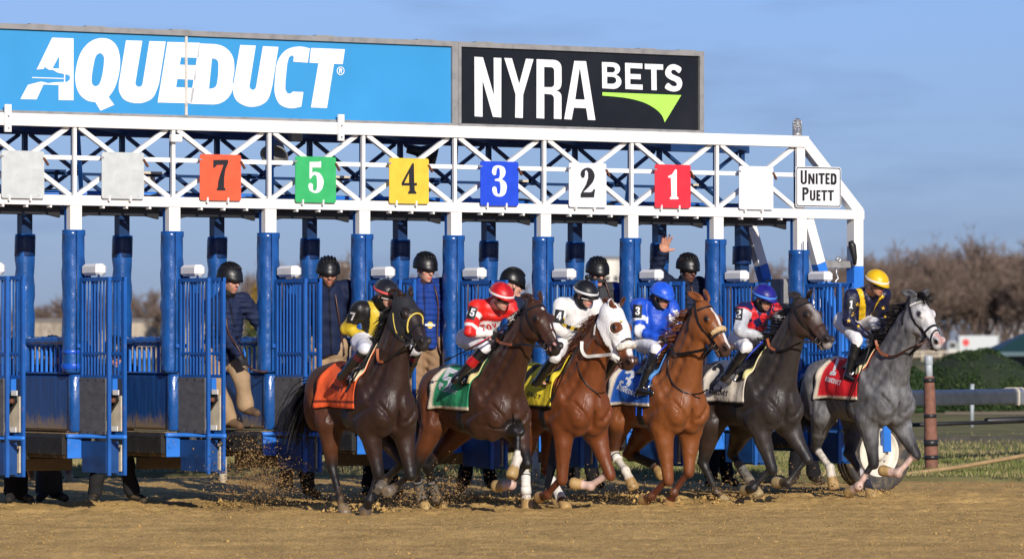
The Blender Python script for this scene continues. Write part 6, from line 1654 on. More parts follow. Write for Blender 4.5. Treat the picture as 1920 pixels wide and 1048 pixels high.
    # reins and yokes traced across the neck
    RN = {7: [(708, 654), (708, 668), (710, 676), (716, 678), (728, 672), (744, 661), (760, 649)], 5: [(931, 635), (935, 640), (941, 643), (957, 646), (970, 646), (984, 646), (1000, 648)],
          4: [(1091, 640), (1091, 655), (1095, 664), (1102, 668), (1115, 667), (1129, 666), (1148, 664)], 3: [(1259, 648), (1260, 656), (1264, 662), (1272, 664), (1293, 661), (1314, 657), (1326, 653)],
          2: [(1439, 635), (1442, 648), (1446, 652), (1451, 655), (1466, 657), (1488, 648), (1502, 642)], 1: [(1642, 638), (1645, 650), (1650, 660), (1662, 666), (1678, 667), (1700, 656), (1720, 647)]}[k]
    pr = [pxpt(H, *p, -0.10, 0.045) for p in RN]
    pr = [np.array(p) for p in catmull([tuple(p) for p in pr], 4, False)]; end = H['bit']; pr.append(end)
    nv = [np.array([-0.85, -0.5, 0.1])]*len(pr)
    Rw_ = np.array(Matrix.Rotation(-HEAD, 3, 'Z') @ Vector((0, -1, 0))); nv = [Rw_]*len(pr)
    cut = 13
    w_ = 0.028 if k in (4,) else 0.026
    if k in (7, 5, 2, 1):
        MB().strip(pr[:cut+1], nv[:cut+1], w_, 0.008).build('rein_grip', M_BROWNL, root)
        MB().strip(pr[cut:], nv[cut:], 0.021, 0.007).build('rein', M_DKBROWN if k == 1 else lm, root)
    else: MB().strip(pr, nv, w_+0.004, 0.008).build('rein', lm, root)
    YK = {3: [(1254, 672), (1252, 690), (1256, 708), (1266, 724), (1282, 735), (1298, 739), (1314, 737), (1326, 730)], 4: [(1082, 678), (1086, 696), (1096, 715), (1110, 730), (1124, 737), (1134, 735)]}.get(k)
    if YK:
        pr2 = [np.array(p) for p in catmull([tuple(pxpt(H, *p, 0.0, 0.008)) for p in YK], 3, False)]
        MB().tube(pr2, 0.009 if k == 3 else 0.007, 6).build('neck_strap', M_LEATH, root, True)
    # boots and bandages
    M_BOOT = mat('dusty_grey_boot', (0.12, 0.115, 0.105), 0.8, var=0.3, vscale=20, dirt=(0.3, 0.2, 0.09, 0.6), dirtlo=0.5)
    M_DBOOT = mat('dark_brown_boot', (0.035, 0.027, 0.022), 0.8, var=0.3)
    for kk, leg, m_, t0 in ((5, 'RH', M_BOOT, .45), (5, 'LH', M_BOOT, .45), (2, 'LH', M_BOOT, .35), (3, 'LH', M_DBOOT, .30), (4, 'LH', mat('white_bandage', (0.70, 0.68, 0.64), 0.8, var=0.15), .25), (4, 'RH', MATS.get('white_bandage') or M_WTACK, .45), (3, 'RH', MATS.get('white_bandage') or M_WTACK, .08)):
        if kk != k: continue
        P = H['legs'][leg]; hk, fe, ho = P[2], P[3], P[4]; d = (ho-fe)/np.linalg.norm(ho-fe); e = 1.0 if (kk, leg) != (3, 'RH') else 0.42
        pts = [hk*(1-t)+fe*t for t in np.linspace(t0, e, 6)]
        if e == 1.0: pts.append(fe+d*0.05)
        rr_ = [0.052]+[0.050]*4+[0.055]+([0.058] if e == 1.0 else [])
        MB().tube(pts, rr_, 14).build('leg_boot' if m_ in (M_BOOT, M_DBOOT) else 'bandage', m_, root, True)
        if m_ not in (M_BOOT, M_DBOOT) or kk == 5:
            for t in ((0.12, 0.5) if kk != 5 else (0.1,)):
                c = pts[0]*(1-t)+pts[-1]*t; ax_ = (pts[-1]-pts[0]); ax_ /= np.linalg.norm(ax_)
                MB().tube([c-ax_*0.006, c+ax_*0.006], 0.0575, 14).build('bandage_stripe', M_PRINTB, root, True)
# lettering on the cloths
HB = {H['num']: H for H in HORSES}
def cl(k, items, m): px_decal('lettering' if len(items) > 1 else 'number', items, HB[k]['cloth_bvh'], HB[k]['root'], m, 0.006)
cl(7, word('DUCT', 623, 719, 5, 8, 1.2, -0.1, 0.42), M_PRINTB)
cl(5, [('5', 836, 686, 24, 46, 0.1, 0.35)], M_PRINTW); cl(5, word('AQUEDUCT', 834, 724, 2.6, 8, 0.6, 0, 0.35), M_PRINTG)
cl(4, word('DUCT', 990, 733, 5.5, 8, 1.4, 0, 0.3), M_PRINTB)
cl(3, [('3', 1171, 690, 22, 34, 0.2, 0.3)], M_PRINTW); cl(3, word('AQUEDUCT', 1159, 720, 4.7, 9, 1.0, -0.1, 0.42), M_PRINTW)
cl(2, [('2', 1338, 678, 25, 52, -0.1, 0.22)], M_PRINTB); cl(2, word('AQUEDUCT', 1330, 729, 3.7, 9, 0.8, 0, 0.12), M_PRINTB)
cl(1, [('1', 1562, 657, 16, 46, 0.25, 0.1)], M_PRINTW); cl(1, word('AQUEDUCT', 1549, 705, 3.2, 9, 0.6, -0.1, 0.30), M_PRINTW)
# ---------------------------------------------------------------- people
def V3(*a): return np.array(a, float)
def unit(v): v = np.array(v, float); return v/(np.linalg.norm(v)+1e-9)
SKIN = {'light': (0.56, 0.30, 0.22), 'tan': (0.44, 0.22, 0.14), 'dark': (0.13, 0.062, 0.042)}
M_SKIN = mat('skin', (1, 1, 1), 0.5, attr=True, var=0.06, vscale=30, bump=0.08, bscale=90, spec=0.35)
M_SILK = mat('racing_silks', (1, 1, 1), 0.42, attr=True, var=0.10, vscale=14, bump=0.55, bscale=16, spec=0.4)
M_BREECH = mat('white_breeches_cloth', (1, 1, 1), 0.55, attr=True, var=0.07, vscale=14, bump=0.55, bscale=18, spec=0.3)
M_BOOTL = mat('polished_black_boot', (1, 1, 1), 0.16, attr=True, var=0.1, spec=0.6, coat=0.4)
M_PARKA = mat('quilted_jacket_fabric', (1, 1, 1), 0.7, attr=True, var=0.12, bump=0.5, bscale=12, spec=0.2)
M_TROUS = mat('work_trouser_cloth', (1, 1, 1), 0.85, attr=True, var=0.12, bump=0.5, bscale=16, spec=0.15)
M_GLOVE = mat('black_glove', (0.010, 0.010, 0.011), 0.6, var=0.2, bump=0.3)
M_HELM = mat('black_helmet_shell', (0.009, 0.009, 0.010), 0.36, var=0.2, bump=0.1)
M_HCOV = mat('helmet_cover_satin', (1, 1, 1), 0.38, attr=True, var=0.08, bump=0.25, bscale=18)
M_LENS = mat('dark_goggle_lens', (0.010, 0.009, 0.010), 0.06, var=0.0, coat=1.0)
M_RUBW = mat('white_goggle_frame', (0.7, 0.7, 0.7), 0.4); M_SHOE = mat('muddy_boot_leather', (1, 1, 1), 0.8, attr=True, var=0.25, dirt=(0.3, 0.2, 0.09, 0.5), dirtlo=0.5)

def field_for(pts, pad, h):
    P = np.array(pts); return Field(P.min(0)-pad, P.max(0)+pad, h)
def skinned(name, F, m, parent, o, colf, smooth=1):
    v, f = F.mesh(smooth); c = colf(v); c = np.clip(np.broadcast_to(c, v.shape), 0.002, 0.95)
    ob = obj(name, mesh_np(name, v-np.array(o), f, m, True, c), parent); return ob, v, f
class _Sc:
    def __init__(s, F, k): s.F, s.k = F, k
    def el(s, c, r, R=None, k=0.03, cut=False): s.F.el(c, tuple(x*s.k for x in r), R, k, cut)
    def rc(s, a, b, ra, rb, k): s.F.rc(a, b, ra*s.k, rb*s.k, k)
def add_head(F, c, f, u, r, hk=1.0):
    R = [f, r, u]; p = lambda a, b, d: c+(f*a+r*b+u*d)*hk
    F = _Sc(F, hk)
    F.el(p(-0.005, 0, 0.035), (0.096, 0.075, 0.088), R, 0.02)
    F.el(p(0.030, 0, -0.045), (0.062, 0.058, 0.066), R, 0.025)
    F.el(p(0.064, 0, -0.098), (0.024, 0.026, 0.018), R, 0.018)
    F.rc(p(0.086, 0, 0.012), p(0.112, 0, -0.030), 0.010, 0.0155, 0.012)
    for s in (-1, 1):
        F.el(p(0.100, 0.014*s, -0.033), (0.010, 0.009, 0.008), R, 0.006)
        F.el(p(0.086, 0.034*s, 0.030), (0.014, 0.026, 0.009), R, 0.012)      # brow
        F.el(p(0.060, 0.046*s, -0.020), (0.026, 0.020, 0.024), R, 0.015)     # cheek
        F.el(p(0.097, 0.032*s, 0.010), (0.014, 0.017, 0.010), R, 0.010, cut=True)
        F.el(p(-0.005, 0.078*s, -0.012), (0.020, 0.008, 0.030), R, 0.006)
    F.el(p(0.090, 0, -0.062), (0.012, 0.024, 0.007), R, 0.006); F.el(p(0.088, 0, -0.076), (0.012, 0.021, 0.008), R, 0.006)
    F.el(p(0.102, 0, -0.069), (0.012, 0.022, 0.0025), R, 0.003, cut=True)
def face_cols(v, c0, f, u, r, base, beard=None, hk=1.0):
    q = (v-c0)/hk; a, b, d = q @ f, q @ r, q @ u
    col = np.tile(np.array(base, np.float32), (len(v), 1)); col = col*(1+0.10*noise3(v, 40, 2))[:, None]
    hd = (np.abs(d) < 0.15) & (np.linalg.norm(q, axis=1) < 0.18)
    lips = sstep(0.027, 0.016, np.abs(b))*sstep(0.018, 0.010, np.abs(d+0.069))*(a > 0.070)
    col = mixc(col, np.array(base)*np.array([0.95, 0.55, 0.55]), lips*hd)
    cheek = sstep(0.03, 0.0, np.abs(np.abs(b)-0.04))*sstep(0.03, 0.0, np.abs(d+0.025))*(a > 0.03); col = mixc(col, np.array(base)*np.array([1.15, 0.85, 0.8]), 0.6*cheek*hd)
    eye = sstep(0.016, 0.008, np.sqrt((np.abs(b)-0.032)**2+((d-0.010)*1.7)**2))*(a > 0.05); col = mixc(col, (0.03, 0.02, 0.02), eye*hd)
    brow = sstep(0.010, 0.004, np.abs(d-0.034+0.1*np.abs(np.abs(b)-0.03)))*sstep(0.03, 0.02, np.abs(np.abs(b)-0.033))*(a > 0.05); col = mixc(col, (0.03, 0.02, 0.015), brow*hd*0.8)
    if beard is not None:
        w = (sstep(-0.035, -0.060, d)*(a > 0.0)*sstep(0.05, 0.10, np.abs(b)+0.05+a*0.3)+sstep(0.008, 0.004, np.abs(d+0.052))*(np.abs(b) < 0.03)*(a > .05)); col = mixc(col, beard, np.clip(w, 0, 1)*hd*0.7*(1-lips))
    return col
def dome(c, f, u, r, rad, n=24, m=9, low=0.02, tilt=0.0, peak=0.0, name='helmet', mt=None, parent=None, o=(0, 0, 0), colf=None, ridges=0.0):
    """helmet shell: half ellipsoid with a rolled rim; peak pushes the front rim forward"""
    vs = []; cs = []; fs = []
    for j in range(m+1):
        e = math.pi/2*(1-j/m); 
        for i in range(n):
            a = 2*math.pi*i/n; ca, sa = math.cos(a), math.sin(a); ce, se = math.cos(e), math.sin(e)
            k = 1.0+ridges*(0.5+0.5*math.cos(6*a))*math.sin(2*e)
            x, y, z = rad[0]*ce*ca*k, rad[1]*ce*sa*k, rad[2]*se
            vs.append(c+f*x+r*y+u*(z+tilt*x)); cs.append((a, j/m))
    for (kx, dz) in ((1.0, -low), (0.97, -low-0.002), (0.90, 0.0)):
        for i in range(n):
            a = 2*math.pi*i/n; ca, sa = math.cos(a), math.sin(a); pk = peak*max(0, ca)**3 if kx > 0.95 else 0
            x, y = rad[0]*ca*kx+pk, rad[1]*sa*kx
            vs.append(c+f*x+r*y+u*(dz+tilt*x-(0.25*pk))); cs.append((a, 1.2))
    for j in range(m+3):
        for i in range(n):
            i2 = (i+1) % n; fs.append((j*n+i, (j+1)*n+i, (j+1)*n+i2, j*n+i2))
    v = np.array(vs)-np.array(o)
    col = np.array([colf(a, t) for a, t in cs]) if colf else None
    me = mesh_np(name, v, [tuple(x) for x in fs], mt, True, col); fixn(me)
    return obj(name, me, parent)
def goggles(c, f, u, r, parent, o, frame, rad=(0.107, 0.082), h=0.021, up=0.012, name='goggles', wide=1.15):
    mb = MB(); mb2 = MB(); n = 14; pts = []; nr = []
    for i in range(n+1):
        a = -wide+2*wide*i/n; d = f*math.cos(a)+r*math.sin(a)
        pts.append(c+f*math.cos(a)*rad[0]+r*math.sin(a)*rad[1]+u*up-np.array(o)); nr.append(d)
    mb.strip(pts, nr, h*2, 0.012); ob = mb.build(name, M_LENS, parent)
    e = MB()
    for s in (-1, 1): e.strip([p+u*(h*s) for p in pts], nr, 0.008, 0.018)
    e.build('goggle_frame', frame, ob)
    st = []; ns = []
    for i in range(n+1):
        a = wide+(2*math.pi-2*wide)*i/n; st.append(c+f*math.cos(a)*0.112+r*math.sin(a)*0.090+u*(up+0.02*(1-math.cos(a-math.pi))*0.0+0.012)-np.array(o)); ns.append(f*math.cos(a)+r*math.sin(a))
    MB().strip(st, ns, 0.018, 0.006).build('goggle_strap', frame, ob)
    return ob
def fist(w, d, up, parent, o, m, name='glove', scale=1.0, curl=1.0):
    """closed hand: palm, four curled fingers of different length, thumb across them"""
    d = unit(d); side = unit(np.cross(d, up)); up = unit(np.cross(side, d)); w = np.array(w, float); k = scale
    F = Field(w+d*0.05*k-0.10*k, w+d*0.05*k+0.10*k, 0.006)
    F.rc(w-d*0.02, w+d*0.03*k, 0.029*k, 0.030*k, 0.01)
    F.el(w+d*0.055*k, (0.043*k, 0.040*k, 0.022*k), [d, side, up], 0.012)
    for i, (b, L) in enumerate(((-0.030, .9), (-0.010, 1.0), (0.010, .95), (0.029, .78))):
        k1 = w+d*0.092*k+side*b*k+up*0.006*k; k2 = k1+(d*0.016-up*0.030*curl+d*0.020*(1-curl))*L*k; k3 = k2+(-d*0.028*curl-up*0.012+d*0.02*(1-curl))*L*k
        F.rc(w+d*0.06*k+side*b*0.9*k, k1, 0.012*k, 0.0115*k, 0.005); F.rc(k1, k2, 0.0112*k, 0.0105*k, 0.003); F.rc(k2, k3, 0.0105*k, 0.009*k, 0.003)
    t0 = w+d*0.030*k-side*0.032*k; t1 = t0+(d*0.030-side*0.016-up*0.012)*k; t2 = t1+(d*0.018+side*0.018-up*0.020)*k
    F.rc(t0, t1, 0.016*k, 0.013*k, 0.006); F.rc(t1, t2, 0.013*k, 0.0105*k, 0.004)
    v, f = F.mesh(1); return obj(name, mesh_np(name, v-np.array(o), f, m, True), parent)

def build_rider(H, J):
    fr = H['fr']; k = H['num']
    wp = lambda p: np.array(fr.world(p))
    at = fr.at
    hd = at(*J['head'], J.get('head_lat', -0.02)); shR = at(*J['shR'], -0.17); 
    shL = at(*J['shL'], 0.19) if 'shL' in J else shR+V3(0.05, 0.36, 0.0)
    elR = fr.bone(shR, *J['elR'], -0.27, 0.29); wrR = fr.bone(elR, *J['wrR'], -0.10, 0.25); 
    pel = at(*J['pel'], 0.0)
    neck = (shR+shL)/2+V3(0.03, 0, 0.05)
    hipR = pel+V3(0.0, -0.13, -0.02); hipL = pel+V3(0.0, 0.13, -0.02)
    knR = fr.bone(hipR, *J['knR'], -0.25, 0.40); anR = fr.bone(knR, *J['anR'], -0.27, 0.40); toR = fr.bone(anR, *J['toR'], -0.27, 0.17)
    mir = lambda p: p*V3(1, -1, 1)
    knL, anL, toL = mir(knR), mir(anR), mir(toR)
    if 'knL' in J: knL = fr.bone(hipL, *J['knL'], 0.22, 0.42)
    elL = fr.bone(shL, *J['elL'], 0.27, 0.29) if 'elL' in J else mir(elR)+V3(0.05, 0, -0.02)
    wrL = mir(wrR)+V3(0.04, -0.02, -0.02)
    P = dict(hd=hd, shR=shR, shL=shL, elR=elR, elL=elL, wrR=wrR, wrL=wrL, pel=pel, neck=neck, hipR=hipR, hipL=hipL, knR=knR, knL=knL, anR=anR, anL=anL, toR=toR, toL=toL)
    P = {a: wp(b) for a, b in P.items()}
    o = P['pel'].copy(); oz = o*1.0
    root = empty('person', tuple(o)); tag(root, J['label'], 'jockey', 'jockeys riding out of the gate')
    f = unit(J.get('face', (0.62, -0.74, -0.25))); u = unit(V3(0, 0, 1)-f*f[2]+0.0); u = unit(u-f*(u @ f)); r = np.cross(f, u)
    c = P['hd']-u*0.015
    spine = unit(P['neck']-P['pel']); lat = unit(P['shL']-P['shR']); fro = unit(np.cross(spine, lat)); fro = -fro if fro @ V3(FX, FY, -0.3) < 0 else fro
    # body: one continuous figure
    allp = [P[x] for x in P]+[c+V3(0, 0, .12), c-V3(0, 0, .16)]
    F = field_for(allp, 0.16, 0.0095)
    add_head(F, c, f, u, r)
    F.rc(c-u*0.07-f*0.01, P['neck'], 0.052, 0.062, 0.02); mid = P['neck']*0.45+P['pel']*0.55
    F.rc(P['neck']-spine*0.06, mid, 0.10, 0.10, 0.05); F.rc(mid, P['pel'], 0.10, 0.11, 0.05); F.rc(P['shR'], P['shL'], 0.06, 0.06, 0.04)
    for s in 'RL':
        F.rc(P['sh'+s], P['el'+s], 0.05, 0.038, 0.02); F.rc(P['el'+s], P['wr'+s], 0.038, 0.026, 0.015)
        F.rc(P['hip'+s], P['kn'+s], 0.08, 0.05, 0.03); F.rc(P['kn'+s], P['an'+s], 0.048, 0.032, 0.02); F.rc(P['an'+s], P['to'+s], 0.032, 0.026, 0.015)
    b_, v, ff = skinned('body', F, M_SKIN, root, o, lambda v: face_cols(v, c, f, u, r, SKIN[J.get('skin', 'light')], J.get('beard')))
    # silks
    F = field_for([P[x] for x in ('shR', 'shL', 'elR', 'elL', 'wrR', 'wrL', 'pel', 'neck')], 0.19, 0.0095)
    F.rc(P['neck']-spine*0.10+fro*0.01, mid+fro*0.01, 0.135, 0.125, 0.06); F.rc(mid+fro*0.01, P['pel']+spine*0.10, 0.125, 0.115, 0.05)
    F.rc(P['shR'], P['shL'], 0.078, 0.078, 0.05); F.rc(P['neck']-spine*0.03, P['neck']+spine*0.015, 0.075, 0.066, 0.03)
    for s in 'RL':
        F.rc(P['sh'+s], P['el'+s], 0.082, 0.060, 0.04); F.rc(P['el'+s], P['wr'+s], 0.058, 0.040, 0.025)
    F.noise(0.006, 28, k)
    def jc(v):
        D = []; T = []
        for a, b, rr in (('neck', 'pel', 0.13), ('shR', 'elR', 0.075), ('elR', 'wrR', 0.05), ('shL', 'elL', 0.075), ('elL', 'wrL', 0.05)):
            d, t = segdist(v, P[a], P[b]); D.append(d-rr); T.append(t)
        reg = np.argmin(D, 0); t = np.choose(reg, T); q = v-P['neck']
        return J['silks'](v, reg, t, q @ lat, q @ spine, q @ fro)
    sk, sv, sf = skinned('silks', F, M_SILK, root, o, jc); J['sbvh'] = bvh_of(sv-o, sf); J['silk'] = sk
    sk_o = root
    # breeches
    F = field_for([P[x] for x in ('pel', 'hipR', 'hipL', 'knR', 'knL')], 0.18, 0.0105)
    F.rc(P['pel']+spine*0.12, P['pel'], 0.114, 0.112, 0.04); F.rc(P['hipR'], P['hipL'], 0.102, 0.102, 0.05)
    for s in 'RL':
        F.rc(P['hip'+s], P['kn'+s], 0.100, 0.060, 0.05); F.rc(P['kn'+s], P['kn'+s]*0.85+P['an'+s]*0.15, 0.058, 0.054, 0.02)
    F.noise(0.005, 30, k+9)
    skinned('breeches', F, M_BREECH, root, o, lambda v: np.array(J.get('breech', (0.76, 0.75, 0.76))))
    # boots
    for s in 'RL':
        kn, an, to = P['kn'+s], P['an'+s], P['to'+s]; b0 = kn*0.88+an*0.12; dd = unit(to-an); sh = unit(an-kn)
        F = field_for([b0, an, to], 0.10, 0.0085)
        F.rc(b0, kn*0.5+an*0.5, 0.060, 0.056, 0.02); F.rc(kn*0.5+an*0.5, an, 0.056, 0.044, 0.02); F.rc(an-dd*0.025+sh*0.02, an+sh*0.035-dd*0.02, 0.040, 0.036, 0.02)
        F.rc(an+sh*0.02, to, 0.042, 0.032, 0.02); F.el(an-dd*0.035+sh*0.060, (0.025, 0.025, 0.02), None, 0.01)
        F.el(b0-sh*0.08, (0.09, 0.09, 0.075), None, 0.004, cut=True) if False else None
        top = J.get('boottop')
        def bc(v, kn=kn, an=an):
            d, t = segdist(v, kn, an); cc = np.tile(np.array([[0.010, 0.010, 0.012]], np.float32), (len(v), 1))
            if top is not None: cc = mixc(cc, top[2], ((t > top[0]) & (t < top[1])).astype(float))
            return cc
        skinned('boot', F, M_BOOTL, root, o, bc)
        # stirrup iron and leather
        e = an*0.25+to*0.75+sh*0.03; ax_ = unit(np.cross(dd, sh)); loop = []
        for i in range(15):
            a = math.pi*2*i/14; loop.append(e+ax_*0.058*math.cos(a)-sh*(0.055-0.062*math.sin(a) if math.sin(a) < 0 else 0.055+0.04*math.sin(a))*1.0-np.array(o))
        MB().tube(loop, 0.007, 6, False).build('stirrup', M_BIT, root, True)
        lt = wp(V3(0.12, -0.17 if s == 'R' else 0.17, H['B'](0, 0, 1.45)[2])); MB().strip([lt-o, e-sh*0.11-o], [np.cross(unit(lt-e), V3(FX, FY, 0))]*2, 0.022, 0.006).build('stirrup_leather', M_LEATH, root)
    # gloves on the reins
    for s in 'RL':
        d = unit(unit(P['wr'+s]-P['el'+s])+V3(FX, FY, 0)*0.3)
        fist(P['wr'+s], d, V3(0, 0, 1) if s == 'R' else V3(0, 0, 1), root, o, M_GLOVE if J.get('glove', 'b') == 'b' else MATS['white_tack'], scale=1.05)
    # helmet, goggles
    hc = c+u*0.045-f*0.002
    hk = J['cap']
    dome(hc, f, u, r, (0.136, 0.122, 0.112), name='helmet', mt=M_HCOV, parent=root, o=o, colf=hk, peak=0.045, low=0.018, tilt=-0.10)
    MB().strip([np.array(p) for p in [(hc+f*0.138*math.cos(a)+r*0.124*math.sin(a)+u*(0.004-0.10*0.138*math.cos(a))-o) for a in np.linspace(0, 6.2832, 33)]], [f*math.cos(a)+r*math.sin(a) for a in np.linspace(0, 6.2832, 33)], 0.020, 0.006).build('helmet_band', J['bandm'], root)
    goggles(c, f, u, r, root, o, M_RUBW if J.get('gog') == 'w' else M_BLK, rad=(0.118, 0.092), h=0.025, up=0.008)
    MB().strip([c+r*(-0.084)+u*0.02-f*0.01-o, c-r*0.075-u*0.05+f*0.005-o, c-r*0.03-u*0.108+f*0.035-o, c+r*0.03-u*0.108+f*0.035-o, c+r*0.075-u*0.05+f*0.005-o, c+r*0.084+u*0.02-f*0.01-o], [-r, unit(-r-u*.3), -u, -u, unit(r-u*.3), r], 0.016, 0.004).build('chin_strap', M_BLK, root)
    if J.get('pom'): 
        m_ = MB().lathe([(0.001, -0.03), (0.026, -0.018), (0.032, 0), (0.026, 0.018), (0.001, 0.03)], 12, Matrix.Translation(Vector(hc+u*0.142-f*0.01-o))).mesh('pompom', M_GLOVE, True); obj('pompom', fixn(m_), root)
    if J.get('neckw') is not None:      # neck gaiter
        F = field_for([c-u*0.10, P['neck']], 0.12, 0.01); F.rc(c-u*0.075-f*0.005, P['neck']+spine*0.02, 0.068, 0.078, 0.02); F.el(c-u*0.045-f*0.01, (0.075, 0.083, 0.06), [f, r, u], 0.02); F.el(c+f*0.09-u*0.02, (0.06, 0.09, 0.075), [f, r, u], 0.01, cut=True)
        skinned('neck_gaiter', F, M_PARKA, root, o, lambda v: np.array(J['neckw']))
    J.update(root=root, P=P, c=c, f=f, u=u, r=r, o=o, hc=hc)
    return root
C_ = lambda *a: np.array(a, np.float32)
def paint(v, base): return np.tile(C_(*base), (len(v), 1))
def silk7(v, reg, t, a, s, f):
    K = (0.010, 0.010, 0.011); Yw = (0.62, 0.44, 0.03); c = paint(v, K)
    c = mixc(c, Yw, ((reg == 0) & (f > -0.02) & (np.abs(np.abs(a)-0.075) < 0.038)).astype(float))
    c = mixc(c, Yw, ((reg == 0) & (f < 0.03) & (np.abs(a) < 0.05)).astype(float))
    c = mixc(c, Yw, (((reg == 1) | (reg == 3)) & (t > 0.52)).astype(float)); c = mixc(c, Yw, ((reg == 2) | (reg == 4)).astype(float)); return c
def silk5(v, reg, t, a, s, f):
    Rd = (0.68, 0.018, 0.014); Wh = (0.76, 0.73, 0.70); c = paint(v, Rd)
    c = mixc(c, Wh, ((reg == 0) & (f > 0.0) & ((a/0.135)**2+((s+0.22)/0.10)**2 < 1)).astype(float))
    for rg in (1, 3): c = mixc(c, Wh, ((reg == rg) & (((t > 0.28) & (t < 0.50)) | ((t > 0.80) & (t < 0.93)))).astype(float))
    return mixc(c, Wh, (((reg == 2) | (reg == 4)) & (t > 0.12)).astype(float))
def silk4(v, reg, t, a, s, f):
    Wh = (0.74, 0.73, 0.71); K = (0.012, 0.012, 0.013); Yw = (0.74, 0.50, 0.03); c = paint(v, Wh)
    di = (np.abs(((t*4) % 1)-0.5)+np.abs((np.arctan2(f, a+0.2)*1.6 % 1)-0.5) < 0.5)
    b = ((reg == 1) | (reg == 3)) & (t > 0.62) & (t < 0.95); c = mixc(c, K, b.astype(float)); c = mixc(c, Yw, (b & di).astype(float))
    b2 = (reg == 0) & (np.abs(s+0.27) < 0.022) & (f > 0); c = mixc(c, K, b2.astype(float)); c = mixc(c, Yw, (b2 & (np.sin(a*110) > 0)).astype(float))
    return mixc(c, (0.25, 0.25, 0.27), ((reg == 0) & (s < -0.31)).astype(float))
def silk3(v, reg, t, a, s, f):
    Bl = (0.012, 0.075, 0.52); Wh = (0.74, 0.76, 0.80); c = paint(v, Bl)
    for rg in (1, 3): c = mixc(c, Wh, ((reg == rg) & (t > 0.45) & (t < 0.64)).astype(float)); c = mixc(c, Wh, ((reg == rg) & (t > 0.82)).astype(float))
    for rg in (2, 4): c = mixc(c, Wh, ((reg == rg) & (t < 0.10)).astype(float))
    return mixc(c, Wh, ((reg == 3) & (t > 0.25)).astype(float)*(np.sin(a*60+s*40) > -0.2))
def silk2(v, reg, t, a, s, f):
    Rd = (0.66, 0.022, 0.030); Nv = (0.010, 0.014, 0.075); Gr = (0.50, 0.52, 0.56); c = paint(v, Rd)
    p, q = a/0.105, s/0.14; d = (np.floor(p+q)+np.floor(p-q)) % 2 == 0; c = mixc(c, Nv, ((reg == 0) & d).astype(float))
    c = mixc(c, Nv, (((reg == 1)) & (t < 0.1)).astype(float))
    return mixc(c, Gr, ((reg == 2) | (reg == 4) | (((reg == 1) | (reg == 3)) & (t > 0.16))).astype(float))
def silk1(v, reg, t, a, s, f):
    Nv = (0.008, 0.009, 0.040); Yw = (0.78, 0.48, 0.015); c = paint(v, Nv)
    return mixc(c, Yw, ((reg == 0) & (np.abs(np.abs(a)-(0.125+0.22*s)) < 0.034)).astype(float))
def capf(base, alt=None, n=4):
    def fn(a, t): 
        if alt is not None and (int((a+0.4)/(2*math.pi)*n*2) % 2 == 0): return alt
        return base
    return fn
def band(name, c): return MATS.get(name) or mat(name, c, 0.5)
JOCK = {
 7: dict(head=(724, 550), shR=(674, 580), elR=(650, 616), wrR=(683, 632), pel=(700, 640), knR=(684, 655), anR=(643, 704), toR=(651, 722), silks=silk7, cap=capf((0.010, 0.010, 0.012), (0.016, 0.016, 0.018)), bandm=band('salmon_band', (0.70, 0.10, 0.09)), gog='w', neckw=(0.012, 0.012, 0.012), skin='light',
         label='jockey in black and yellow silks with a black helmet and salmon band', breech=(0.66, 0.66, 0.72), boottop=(0.2, 0.33, (0.08, 0.008, 0.018))),
 5: dict(head=(940, 556), shR=(893, 577), elR=(880, 620), wrR=(919, 625), pel=(896, 632), knR=(910, 651), anR=(858, 710), toR=(867, 729), silks=silk5, cap=capf((0.62, 0.014, 0.014), (0.42, 0.010, 0.012)), bandm=band('white_band', (0.76, 0.75, 0.74)), boottop=(0.34, 0.56, (0.38, 0.008, 0.012)),
         label='jockey in red and white silks with a red helmet', skin='light'),
 4: dict(head=(1098, 551), shR=(1054, 572), elR=(1043, 613), wrR=(1073, 636), pel=(1074, 634), knR=(1042, 668), anR=(1009, 715), toR=(1030, 726), silks=silk4, cap=capf((0.010, 0.010, 0.011)), bandm=band('white_band', (0.76, 0.75, 0.74)), gog='w', pom=True, neckw=(0.014, 0.014, 0.015), glove='w',
         label='jockey in white silks with yellow diamonds and a black pompom helmet'),
 3: dict(head=(1241, 554), shR=(1198, 574), elR=(1200, 622), wrR=(1236, 633), pel=(1226, 640), knR=(1230, 655), anR=(1203, 730), toR=(1224, 737), silks=silk3, cap=capf((0.012, 0.085, 0.60), (0.016, 0.10, 0.66)), bandm=band('blue_band', (0.03, 0.16, 0.72)), neckw=(0.012, 0.014, 0.02), skin='tan',
         label='jockey in shiny blue silks with white sleeve bands and a blue helmet'),
 2: dict(head=(1433, 558), shR=(1394, 581), elR=(1387, 620), wrR=(1427, 630), pel=(1403, 634), knR=(1400, 651), anR=(1361, 706), toR=(1371, 720), silks=silk2, cap=capf((0.012, 0.012, 0.17), (0.020, 0.016, 0.22)), bandm=band('pale_blue_band', (0.06, 0.25, 0.72)), neckw=(0.012, 0.012, 0.013), skin='tan',
         label='jockey in red and navy diamond silks with a dark blue helmet'),
 1: dict(head=(1644, 530), shR=(1597, 557), elR=(1590, 602), wrR=(1624, 627), shL=(1655, 553), elL=(1654, 600), pel=(1600, 599), knR=(1607, 637), knL=(1640, 606), anR=(1591, 703), toR=(1606, 714), silks=silk1, cap=capf((0.80, 0.50, 0.010), (0.72, 0.43, 0.008)), bandm=band('white_band', (0.76, 0.75, 0.74)), skin='tan',
         label='jockey in navy and yellow star silks with a yellow helmet on the grey'),
}
for k, J in JOCK.items(): build_rider(HB[k], J)
